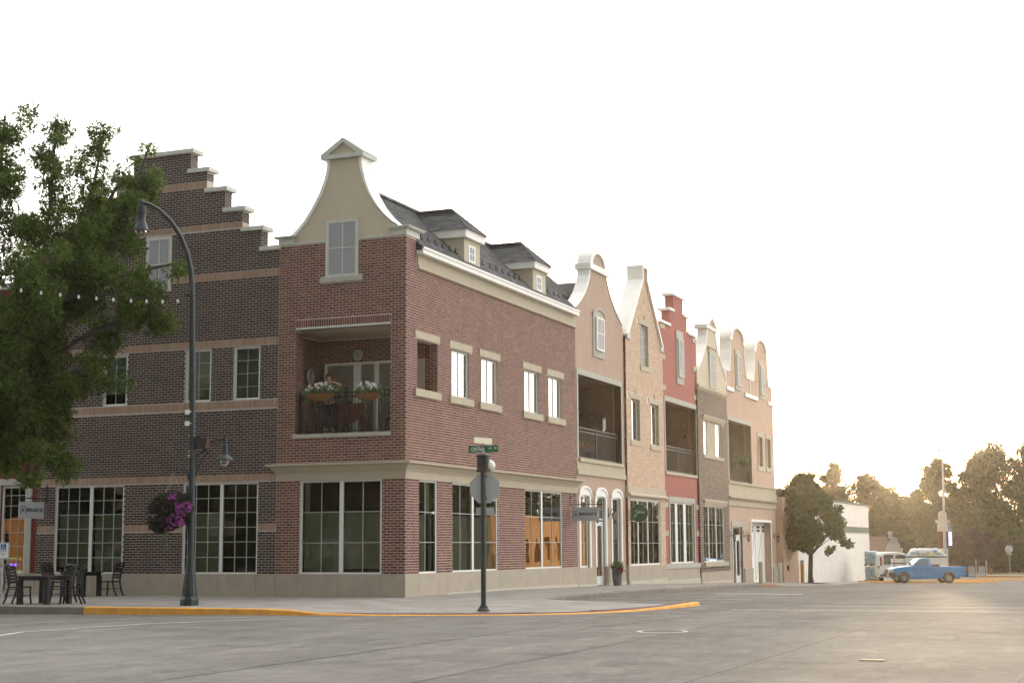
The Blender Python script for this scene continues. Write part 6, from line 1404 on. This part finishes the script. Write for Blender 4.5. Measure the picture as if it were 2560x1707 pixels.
ORD = ['lowest', 'second', 'third', 'fourth', 'fifth', 'sixth', 'seventh', 'eighth']
BG = Vector((1.75, 71.4, -1.14)); 
for lv, zb in ((0, 0.), (1, 1.12)):
    pn_ = thing('pallet', ('lower' if lv == 0 else 'upper')+' wooden pallet under the shrink wrapped bags beside the white wall', 'pallet', BG+Vector((0, 0, zb)))
    for k in range(5): m = MB(); m.wbox(BG.x, BG.x+.85, BG.y+k*.22, BG.y+k*.22+.14, BG.z+zb+.09, BG.z+zb+.115); m.build('deck_board', M_wood2 if 'M_wood2' in globals() else M_coir, pn_)
    for k in range(3): m = MB(); m.wbox(BG.x+k*.37, BG.x+k*.37+.10, BG.y, BG.y+1.02, BG.z+zb, BG.z+zb+.09); m.build('bearer', M_coir, pn_)
    for r in range(7):
        for c in range(2):
            bag(BG+Vector((.24+c*.40+rng.uniform(-.03, .03), .15+rng.uniform(-.02, .02), zb+.20+r*.132)), 'b' if rng.random() < .85 else 'w', rng.uniform(-.15, .15), (ORD[r]+' bag, '+('left' if c == 0 else 'right')+' column, '+('lower' if lv == 0 else 'upper')+' bag stack by the white wall'), 'pale bags stacked on the pallets by the white wall', (.72, 1, .95))
    m = MB(); m.wbox(BG.x+.03, BG.x+.82, BG.y+.30, BG.y+1.0, BG.z+zb+.115, BG.z+zb+1.06); tag(m.build('bag_pile', M_bb, None), 'inner block of the '+('lower' if lv == 0 else 'upper')+' wrapped bag stack beside the white wall', 'bag pile')
BXO = Vector((5.35, 66.8, -1.10)); FX = Frame(BXO, (.93, .37, 0), (.37, -.93, 0)); bx = thing('storage_bin', 'long white storage bin heaped with bags behind the blue pickup', 'bin', BXO)
m = MB(); m.box(FX, .0, 2.85, 0, 1.70, -1.3, 0); m.build('body', M_vw, bx); m = MB(); m.box(FX, -.02, 2.87, 1.70, 1.75, -1.32, .02); m.build('rim', M_black, bx)
b2 = thing('cart', 'small white open cart with a black bag left of the storage bin', 'cart', FX.p(-.75, 0, 0)); m = MB(); m.box(FX, -.80, -.06, .35, 1.62, -.9, 0); m.build('body', M_vw, b2); m = MB(); m.box(FX, -.82, -.04, 1.3, 1.36, -.92, .02); m.box(FX, -.82, -.78, .1, 1.7, -.02, .02); m.build('frame', M_black, b2)
m = pillow(.32, .3, .22); m.v = [(x+FX.p(-.3, 0, -.3).x, y+FX.p(-.3, 0, -.3).y, z+.62) for x, y, z in m.v]; tag(m.build('bag', M_black, None, smooth=True), 'black rubbish bag lying on the small cart left of the storage bin', 'bag')
for r in range(4):
    for c in range(8-r):
        k = rng.choice('wwbbwwby'); bag(FX.p(.30+c*.34+r*.14+rng.uniform(-.05, .05), 1.82+r*.125, -.22-rng.random()*.1), k, .38+rng.uniform(-.3, .3), {'w': 'white', 'b': 'pale blue', 'y': 'yellowish'}[k]+' bag, '+('leftmost' if c == 0 else ORD[c]+' from the left')+' in the '+('bottom' if r == 0 else ORD[r])+' layer on the white storage bin', 'bags heaped on the white storage bin', (.85, 1, 1.55), rng.uniform(-.2, .2))
# ================================================================== SMALL STREET THINGS BY THE FAR END
def bollard(x, y, z, h, mat, label):
    m = MB(); m.lathe((x, y, z), [(.115, -.1), (.115, h-.08), (.10, h-.03), (.06, h), (0, h+.01)], 16); tag(m.build('bollard', mat, None, smooth=True), label, 'bollard', None)
bollard(1.45, 40.2, g(40.2), 1.12, M_stone, 'tan round bollard in front of the white garage door'); bollard(1.2, 46.0, g(46)-.06, 1.18, M_stone2, 'pale grey round bollard right of the garage door')
m = MB(); m.lathe((.62, 55.1, -.95), [(.12, -.1), (.12, 1.45), (.09, 1.5), (0, 1.52)], 14); yb = thing('bollard', 'tall yellow bollard at the corner where the white block wall begins', 'bollard', (.62, 55.1, -.95)); m.build('post', M_yel, yb); m = MB(); m.wbox(.52, .72, 54.98, 55.0, .3, .5); m.build('cap_plate', M_alu, yb)
up = thing('light_pole', 'tall slim leaning pole with small round lamp near the far intersection', 'light pole', (4.9, 93, -1.35)); m = MB(); m.tube([(4.95, 93.2, -1.4), (5.0, 93, 2), (5.08, 92.8, 6), (5.12, 92.7, 8.7), (4.95, 92.6, 9.35)], [.13, .12, .09, .06, .04], 10); m.build('pole', M_alu, up); m = MB(); m.lathe((4.88, 92.6, 9.4), [(0, .16), (.14, .12), (.2, 0), (.12, -.08), (0, -.1)], 12); m.build('lamp', M_alu, up)
FY = Frame((2.3, 114.2, 0), (.93, .37, 0), (.37, -.93, 0)); py = thing('sign_pylon', 'cream sign pylon with rounded top and lit message screen at the far intersection', 'sign', (2.3, 114.2, -1.5))
m = MB(); m.box(FY, -.25, .55, -1.6, 1.1, -.4, 0); m.box(FY, -.3, .62, 2.75, 3.6, -.4, 0); m.build('column', M_cream, py); m = MB(); m.box(FY, -.28, .50, 1.1, 2.75, -.38, -.02); m.build('brick_panel', M_wood, py); m = MB(); m.box(FY, -.45, .85, 3.6, 3.85, -.5, .05); m.prism(FY, [(-.20, 3.85), (-.20, 4.4), (-.12, 4.62), (.05, 4.75), (.35, 4.75), (.52, 4.62), (.58, 4.4), (.58, 3.85)], -.35, 0); m.build('cap', M_cream, py)
m = MB(); m.box(FY, .62, .95, 1.35, 3.5, -.2, .05); sc_ = m.build('screen_cabinet', pm('slate_blue', (.10, .16, .24), .5, 0), py); m = MB(); m.box(FY, .66, .93, 1.40, 2.70, .05, .056); m.build('screen', pm('lit_screen', (.5, .45, .8), .5, 0, 1, 0, emit=(.75, .78, 1.0), estr=1.1), py)
m = MB()
for z in (2.50, 2.42, 2.16, 2.08, 1.82, 1.56): m.box(FY, .70, .89 if z > 1.8 else .82, z, z+.06, .057, .060)
m.build('screen_text', pm('magenta_pixels', (.5, .05, .4), .5, 0, 1, 0, emit=(.8, .1, .7), estr=1.), py)
def sign_back(x, y, z, h, shape, label, s):
    t = thing('road_sign', label, 'sign', (x, y, z)); F = Frame((x, y, z), (.93, .37, 0), (.37, -.93, 0)); m = MB(); m.tube([(x, y, z), (x, y, z+h)], .045, 8); m.build('post', M_alu, t); m = MB()
    if shape == 8: m.prism(F, [(s*math.cos(math.pi/8+i*math.pi/4), h-s*.8+s*math.sin(math.pi/8+i*math.pi/4)) for i in range(8)], -.07, -.06); m.build('octagon', M_bw, t); m = MB(); m.box(F, -s*.7, s*.7, h-s*2.15, h-s*1.9, -.07, -.06); m.build('plaque', M_bw, t)
    else: m.box(F, -.25, .25, h-.75, h, -.07, -.06); m.build('panel', M_bw, t)
sign_back(7.25, 131, -1.75, 3.05, 8, 'grey back of a far stop sign before the trees at the right', .44); sign_back(9.4, 134.2, -1.75, 2.1, 4, 'small pale rectangular road sign right of the far stop sign', .3)
hy = thing('fire_hydrant', 'dull red fire hydrant on the far verge', 'hydrant', (6.55, 116.5, -1.5)); m = MB(); m.lathe((6.55, 116.5, -1.5), [(.16, 0), (.16, .05), (.11, .06), (.11, .45), (.13, .46), (.10, .56), (.03, .62), (0, .62)], 12); m.tube([(6.33, 116.45, -1.15), (6.77, 116.55, -1.15)], .06, 8); m.build('barrel', pm('hydrant_red', (.28, .07, .05), .6, .1), hy)
for i, x in enumerate((5.9, 6.8)):
    t = thing('slatted_seat', ('left' if i == 0 else 'right')+' weathered grey slatted seat on the far verge', 'seat', (x, 105.4, -1.4)); 
    for k in range(5): m = MB(); m.wbox(x-.35+k*.12, x-.27+k*.12, 105.4, 105.44, -1.4, -.55+.1*(k % 2)); m.build('slat', M_alu, t)
    m = MB(); m.wbox(x+.30, x+.40, 105.38, 105.46, -1.45, .05); m.build('post', M_alu, t)
lo = thing('lamp_post', 'short dark street lamp beyond the storage bin', 'lamp post', (4.0, 82.4, -1.3)); m = MB(); m.tube([(4.0, 82.4, -1.3), (4.0, 82.4, 1.8)], .06, 8); m.build('post', M_black, lo); m = MB(); m.box(Frame((3.75, 82.4, 0), (1, 0, 0), (0, 1, 0)), -.28, .25, 1.66, 1.9, -.2, .2); m.build('head', M_black, lo)
hs = thing('bungalow', 'low house with brown and grey hipped roofs and a roof vent behind the white building', 'house', (-9, 153, -1.8)); M_rb = pm('brown_roof', (.10, .055, .04), .9, .15, 5); M_rg = pm('grey_roof', (.16, .145, .135), .9, .15, 5)
m = MB(); m.wbox(-15, -4.5, 154, 164, -1.9, .7); m.build('wall', M_grey, hs); m = MB()
m.v = [(-16, 153, .6), (-8.6, 153, .6), (-9.6, 158, 2.5), (-15, 158, 2.5)]; m.f = [(0, 1, 2, 3)]; m.quad((-16, 153, .6), (-15, 158, 2.5), (-9.6, 158, 2.5), (-16, 163, .6)); m.build('roof', M_rb, hs)
m = MB(); m.quad((-9.2, 152.4, .55), (-5.6, 152.4, .55), (-9.0, 157, 2.6)); m.quad((-9.2, 152.4, .55), (-9.0, 157, 2.6), (-9.4, 162, .55)); m.quad((-5.6, 152.4, .55), (-4.4, 163, .5), (-9.0, 157, 2.6)); m.build('side_roof', M_rg, hs)
m = MB(); m.lathe((-8.9, 156, 2.3), [(.25, 0), (.25, .5), (.35, .55), (.3, .75), (0, .85)], 12); m.build('roof_vent', M_alu, hs)
# ================================================================== TREES
def leaf_quads(C_, n, size, seed, asp=.4, droop=.2, spread=None):
    """C_: array of (x, y, z, r) clumps -> n leaflets each in sprays"""
    r_ = np.random.RandomState(seed); C_ = np.array(C_); k = 6
    cnt = np.maximum(3, (n*(C_[:, 3]**2)/np.mean(C_[:, 3]**2)/k)).astype(int); c = np.repeat(C_, cnt, 0); m = len(c)
    d = r_.normal(size=(m, 3)); d /= np.linalg.norm(d, axis=1)[:, None]; rad = r_.rand(m)**.45
    p = c[:, :3]+d*(c[:, 3]*rad)[:, None]*np.array([1, 1, .85]); out_ = d
    p = np.repeat(p, k, 0); o_ = np.repeat(out_, k, 0); m = len(p)
    e = r_.normal(size=(m, 3))+o_*.9; e[:, 2] -= droop; e /= np.linalg.norm(e, axis=1)[:, None]
    a = r_.normal(size=(m, 3)); s = np.cross(e, a); s /= np.linalg.norm(s, axis=1)[:, None]
    L = size*(.6+.8*r_.rand(m))[:, None]; W = L*asp/2
    b0 = p+e*L*.1; return np.stack([b0, b0+e*L*.5+s*W, b0+e*L, b0+e*L*.5-s*W], 1).reshape(-1, 3)
LIMB = {'L1': [(-9.28, -7.57, 4.19), (-8.97, -6.92, 6.5), (-8.76, -6.35, 9.01), (-8.68, -6.02, 11.68), (-8.75, -5.82, 14.17)],
'L2': [(-9.29, -7.58, 4.42), (-9.01, -8.0, 7.52), (-8.88, -8.02, 11.05), (-8.82, -7.97, 13.73)],
'L3': [(-9.05, -6.99, 6.5), (-7.88, -6.79, 8.42), (-6.92, -6.63, 10.69), (-6.46, -6.5, 13.44)],
'L4': [(-8.72, -6.58, 7.45), (-7.94, -5.14, 9.38), (-7.38, -4.15, 11.22), (-7.03, -3.59, 13.74)],
'L5': [(-8.07, -6.56, 8.46), (-6.54, -6.05, 9.13), (-5.5, -5.6, 9.45), (-4.85, -5.3, 9.6)],
'L6': [(-8.96, -6.91, 6.16), (-7.29, -6.42, 7.39), (-5.9, -5.8, 8.05), (-4.9, -5.2, 8.2)],
'L7': [(-9.14, -7.45, 4.76), (-7.68, -7.27, 6.07), (-6.78, -7.03, 6.39), (-6.05, -6.69, 6.05)],
'L8': [(-9.28, -7.58, 4.31), (-8.33, -7.43, 5.18), (-7.51, -7.39, 4.6), (-6.95, -7.18, 3.6)],
'L9': [(-9.29, -7.58, 4.53), (-9.47, -6.17, 6.96), (-9.09, -4.8, 9.27), (-8.56, -3.83, 10.88), (-7.98, -3.08, 12.24)],
'L10': [(-9.29, -7.58, 4.53), (-9.43, -8.35, 6.71), (-9.56, -9.11, 8.86), (-9.87, -9.37, 11.09)],
'L11': [(-9.29, -7.58, 4.53), (-8.26, -8.68, 5.74), (-7.23, -8.72, 7.65), (-6.54, -8.67, 9.38)],
'L12': [(-9.29, -7.58, 4.53), (-10.06, -7.58, 5.69), (-11.09, -7.79, 6.86), (-11.68, -8.29, 7.41)],
'L13': [(-9.28, -7.57, 4.19), (-8.1, -8.15, 4.35), (-7.39, -8.33, 3.99), (-7.08, -8.34, 3.34)],
'L15': [(-9.28, -7.57, 4.4), (-9.0, -8.6, 4.9), (-8.6, -9.0, 4.6), (-8.2, -9.0, 3.7)], 'L16': [(-9.28, -7.57, 4.4), (-8.9, -7.0, 5.6), (-8.0, -7.2, 5.8), (-7.3, -7.2, 5.3)],
'L14': [(-8.76, -6.35, 9.01), (-8.26, -5.15, 10.13), (-7.87, -4.04, 12.4), (-6.99, -3.04, 13.04)]}
DEAD = [(-7.43, -7.71, 5.57), (-6.82, -7.59, 4.95), (-6.36, -7.47, 4.5), (-5.89, -7.33, 4.13)]
TIP = {'L1': .46, 'L2': .5, 'L3': .42, 'L4': .34, 'L5': .45, 'L6': .55, 'L7': .55, 'L8': .55, 'L9': .5, 'L10': .6, 'L11': .5, 'L12': .8, 'L13': .5, 'L14': .35, 'L15': .6, 'L16': .6}
at_ = thing('ash_tree', 'large bushy green ash tree at the left edge in front of the dark brick gable', 'tree', (-9.52, -7.77, 0))
mb = MB(); mb.tube([(-9.52, -7.77, -.06), (-9.5, -7.75, 1.2), (-9.47, -7.73, 2.6), (-9.28, -7.57, 4.3)], [.24, .19, .17, .15], 12); mb.build('trunk', M_bark, at_, smooth=True)
mb = MB(); clumps = []
def along(P_, t):
    P_ = [Vector(p) for p in P_]; k = t*(len(P_)-1); i = min(int(k), len(P_)-2); return P_[i].lerp(P_[i+1], k-i)
for nme, P_ in LIMB.items():
    n = len(P_); mb.tube(P_, [.085*(1-i/(n))+.012 for i in range(n)], 7)
    L_ = sum((Vector(P_[i+1])-Vector(P_[i])).length for i in range(n-1)); k = int(L_/.34); tip = TIP[nme]
    for i in range(k+1):
        t = i/k
        if t < .22: continue
        p = along(P_, t); up =  nme in ('L1', 'L2', 'L3', 'L4', 'L14')
        r = tip+(1.0-tip)*max(0, 1-t)**(.8) if up else tip+(.85-tip)*(1-t)
        for j in range(3 if nme in ('L1','L2','L3','L10','L11','L15','L16','L9') else 2):
            q = p+Vector((rng.gauss(0, r*.65), rng.gauss(0, r*.65), rng.gauss(0, r*.45))); clumps.append((q.x, q.y, q.z, r*rng.uniform(.38, .72)))
            if rng.random() < .5: mb.tube([p, (p+q)/2+Vector((0, 0, .05)), q], [.016, .011, .006], 4, cap=False)
mb.build('limbs', M_bark, at_, smooth=True)
mb = MB(); mb.tube(DEAD, [.022, .016, .011, .005], 5)
for t in (.35, .5, .62, .75, .85): p = along(DEAD, t); mb.tube([p, p+Vector((rng.uniform(.1, .4), .05, rng.uniform(-.4, .1)))], [.008, .003], 4)
mb.build('bare_branch', pm('dead_twig', (.16, .10, .08), .9, .1), at_)
V = leaf_quads(clumps, 420, .125, 5, .30, .35); big_mesh('crown', V, M_leaf, at_, 'stuff')
# small street tree
M_leaf2 = pm('pear_leaf', (.018, .055, .009), .5, 0, 1, 0, rnd=.5, col2=(.045, .085, .015), trans=.25)
B = Vector((1.5, 53.3, g(53.5)-.12)); st_ = thing('street_tree', 'small round dark green street tree in front of the white block wall', 'tree', B)
mb = MB(); mb.tube([B, B+Vector((-.02, 0, .5)), B+Vector((.02, 0, 1.3)), B+Vector((.06, 0, 2.0))], [.19, .145, .14, .13], 12); mb.build('trunk', M_bark, st_, smooth=True)
lat = Vector((.93, .37, 0)); dep = Vector((-.37, .93, 0)); mb = MB(); cl = []
PRF = ([1.9, 2.3, 2.44, 2.86, 3.5, 4.0, 4.5, 4.95, 5.44, 5.65, 6.2, 6.63, 6.7], [.4, 1.0, 1.5, 2.2, 2.3, 2.35, 1.95, 1.5, 1.15, .45, .3, .1, 0], [.4, .9, 1.2, 2.5, 2.95, 2.75, 2.4, 1.95, 1.6, 1.45, 1.15, .5, .2])
for k in range(260):
    z = 2.1+4.45*rng.random(); Lw, Rw = np.interp(z, PRF[0], PRF[1]), np.interp(z, PRF[0], PRF[2]); cr_ = .17+.20*rng.random()
    t = rng.uniform(-1, 1); d_ = rng.uniform(-1, 1); e = math.sqrt(max(.05, 1-d_*d_)); m_ = (Rw-Lw)/2; h_ = (Rw+Lw)/2
    if abs(t) < .75 and abs(d_) < .6 and rng.random() < .45: t = math.copysign(rng.uniform(.75, 1), t)
    q = B+lat*(m_+h_*t*e-math.copysign(cr_*.7, t)-.62)*1.14+dep*(h_*.85*d_)+Vector((0, 0, z*.975+.12)); cl.append((q.x, q.y, q.z, cr_))
    if k % 6 == 0: mb.tube([B+Vector((.05, 0, 1.8)), B+(q-B)*.45+Vector((0, 0, 1.0)), q], [.05, .03, .01], 5)
for x, z, r in ((2.1, 2.6, .3), (2.3, 2.4, .25), (2.55, 2.35, .2), (-1.9, 2.4, .25), (-2.3, 3.0, .3), (1.25, 2.15, .25), (1.2, 1.95, .2), (-2.5, 4.1, .25), (.9, 6.5, .25), (.2, 6.6, .25)): q = B+lat*x+Vector((0, 0, z)); cl.append((q.x, q.y, q.z, r))
for a in (-1.3, -.6, .5, 1.2): mb.tube([B+Vector((.03, 0, 1.7)), B+lat*a*.45+Vector((0, 0, 2.25)), B+lat*a+Vector((0, 0, 3.0))], [.07, .05, .03], 6)
mb.build('limbs', M_bark, st_, smooth=True)
big_mesh('crown', leaf_quads(cl, 200, .16, 9, .55, .3), M_leaf2, st_, 'stuff')
# far trees
M_far = pm('far_leaf', (.036, .052, .018), .7, 0, 1, 0, rnd=.5, col2=(.06, .072, .022), trans=.35); M_farp = pm('purple_leaf', (.035, .02, .025), .7, 0, 1, 0, rnd=.3, trans=.15)
def far_tree(x, y, top, w_, label, seed, mat=None, wisp=False, low=.15, n=230, dpt=1.0):
    z0 = g(y)-.15; t = thing('tree', label, 'tree', (x, y, z0), 'trees beyond the far street'); r = random.Random(seed); H = top-z0
    mb = MB(); mb.tube([(x, y, z0), (x+r.uniform(-.3, .3), y, z0+H*.45), (x+r.uniform(-.5, .5), y, z0+H*.85)], [.28, .2, .05], 8)
    cl = []; nb = 80
    for k in range(nb):
        f = low+(1-low)*r.random()**.8; a = r.uniform(0, 2*math.pi); prof = math.sin(math.pi*min(1, .12+.88*(f-low*.6)/(1-low*.6)))**.55 if not wisp else (1-f)**.6+.15
        rr = w_*prof*math.sqrt(r.random()); c = (x+rr*math.cos(a), y+rr*math.sin(a)*dpt, z0+H*f*.94, w_*.235*r.uniform(.7, 1.4)*(1 if not wisp else .7)); cl.append(c)
        if k % 4 == 0: mb.tube([(x, y, z0+H*f*.5), (c[0], c[1], c[2])], [.09, .02], 4)
    mb.build('trunk', M_bark, t); big_mesh('crown', leaf_quads(cl, n, .36, seed, .6, .1), mat or M_far, t, 'stuff')
FAR = [(-2.4, 152, 12.3, 2.7, 'upright tree left of the tallest trees behind the light pole', 1), (1.4, 157, 12.2, 2.6, 'rounded tree between the upright tree and the tallest trees', 2), (3.9, 156, 14.2, 3.6, 'tallest broad tree at the right, behind the far stop sign', 3),
 (8.9, 157, 14.3, 4.2, 'broad tree at the right edge of the picture', 4), (-5.6, 158, 8.4, 1.9, 'short thin tree at the left end of the right hand tree group', 5), (-4.0, 149, 6.5, 2.6, 'low bushy tree in front of the upright tree', 6),
 (-27.3, 188, 11.0, 4.2, 'hazy tree just right of the peach house', 8), (-21.9, 190, 14.3, 2.6, 'wispy tall tree behind the small street tree', 9), (-18, 192, 12.3, 3.8, 'rounded hazy tree right of the wispy tall tree', 10), (-14.6, 192, 10.4, 3.2, 'hazy tree sloping down behind the white building', 11),
 (-11.5, 190, 8.6, 2.6, 'lower hazy tree left of the sunlit gap', 12), (-8.4, 178, 7.4, 2.8, 'low dark tree below the sunlit gap', 13), (-17.5, 170, 7.5, 5.0, 'wide dark tree right behind the white building', 14), (-10.5, 165, 6.2, 4., 'dark tree behind the bungalow roof', 15),
 (-.5, 143, 6.8, 3.6, 'mid green tree behind the sign pylon', 16), (4.2, 145, 7.2, 3.4, 'mid green bushy tree left of the far stop sign', 17), (9.0, 143, 8.5, 3.8, 'dense tree behind the small rectangular road sign', 18), (13.5, 150, 13.5, 4, 'tall tree just outside the right group', 19), (-33, 190, 9.5, 4, 'hazy tree mostly hidden by the peach house', 20)]
for a in FAR: far_tree(*a[:5], a[5]+100, wisp=(a[5] == 9), low=.02 if a[5] in (6, 13, 14, 15, 16, 17, 18, 4, 3) else .12)
far_tree(3.4, 134, 2.7, 2.9, 'low dark purple leaved bush right of the sign pylon', 201, M_farp, low=.0); far_tree(7.4, 137, 3.0, 2.6, 'low dark bush behind the far stop sign', 202, M_far, low=.0); far_tree(-1.6, 140, 3.2, 3.2, 'low dark bush left of the sign pylon', 203, M_far, low=.0)
# building and trees outside the frame that the shop windows mirror
OB = thing('opposite_building', 'orange brick building far down the opposite side of the street, mirrored in the shop windows', 'building', (28, 88, -1)); FO = Frame((28, 0, 0), (0, 1, 0), (-1, 0, 0))
holes = [(74.5+k*2.6, 75.4+k*2.6, .3, 2.3) for k in range(11)]
mb = MB(); wallmesh(mb, FO, 72, 103, -2, 4.3, holes, .4); M_orf = pm('orange_brick_far', (.72, .34, .11), .9, .12, 3, .3, 60); mb.build('wall', M_orf, OB); mb = MB(); mb.box(FO, 72, 103, -2, 4.2, -8, -.6); mb.build('interior', M_room, OB)
O2 = thing('low_orange_building', 'low orange building behind the viewpoint, mirrored in the left front windows', 'building', (-66, -55, 0)); F2_ = Frame((0, -55, 0), (1, 0, 0), (0, 1, 0)); holes = [(-74+k*2.3, -73+k*2.3, .4, 2.4) for k in range(7)]
mb = MB(); wallmesh(mb, F2_, -76, -58, -1, 3.7, holes, .4); mb.build('wall', M_orf, O2); mb = MB(); mb.box(F2_, -76, -58, -1, 3.6, -6, -.6); mb.build('interior', M_room, O2)
def treeline(x0, y0, x1, y1, h, seed):
    r = random.Random(seed); cl = []; L_ = math.dist((x0, y0), (x1, y1)); k = int(L_*h/6)
    for i in range(k):
        t = r.random(); z = r.random()**1.15*h*(.78+.22*math.sin(t*L_/4.3+seed)); cl.append((x0+(x1-x0)*t+r.uniform(-3, 3), y0+(y1-y0)*t+r.uniform(-3, 3), z-1, r.uniform(1.2, 2.2)))
    big_mesh('treeline', leaf_quads(cl, 170, .75, seed, .7, .1), M_far, None, 'stuff')
treeline(44, 48, 42, 250, 12, 3); treeline(-130, -62, 4, -66, 20, 4)
# haze
HZ = MB(); HZ.wbox(-1600, 1600, -700, 1500, -4, 30)
hm = bpy.data.materials.new('haze_air'); hm.use_nodes = True; n = hm.node_tree.nodes; n.remove(n["Principled BSDF"]); v_ = n.new("ShaderNodeVolumePrincipled"); v_.inputs["Color"].default_value = (1, .93, .80, 1); v_.inputs["Density"].default_value = .00015; v_.inputs["Anisotropy"].default_value = .78
hm.node_tree.links.new(v_.outputs[0], n["Material Output"].inputs["Volume"]); hz = HZ.build('haze', hm, None); hz['kind'] = 'stuff'
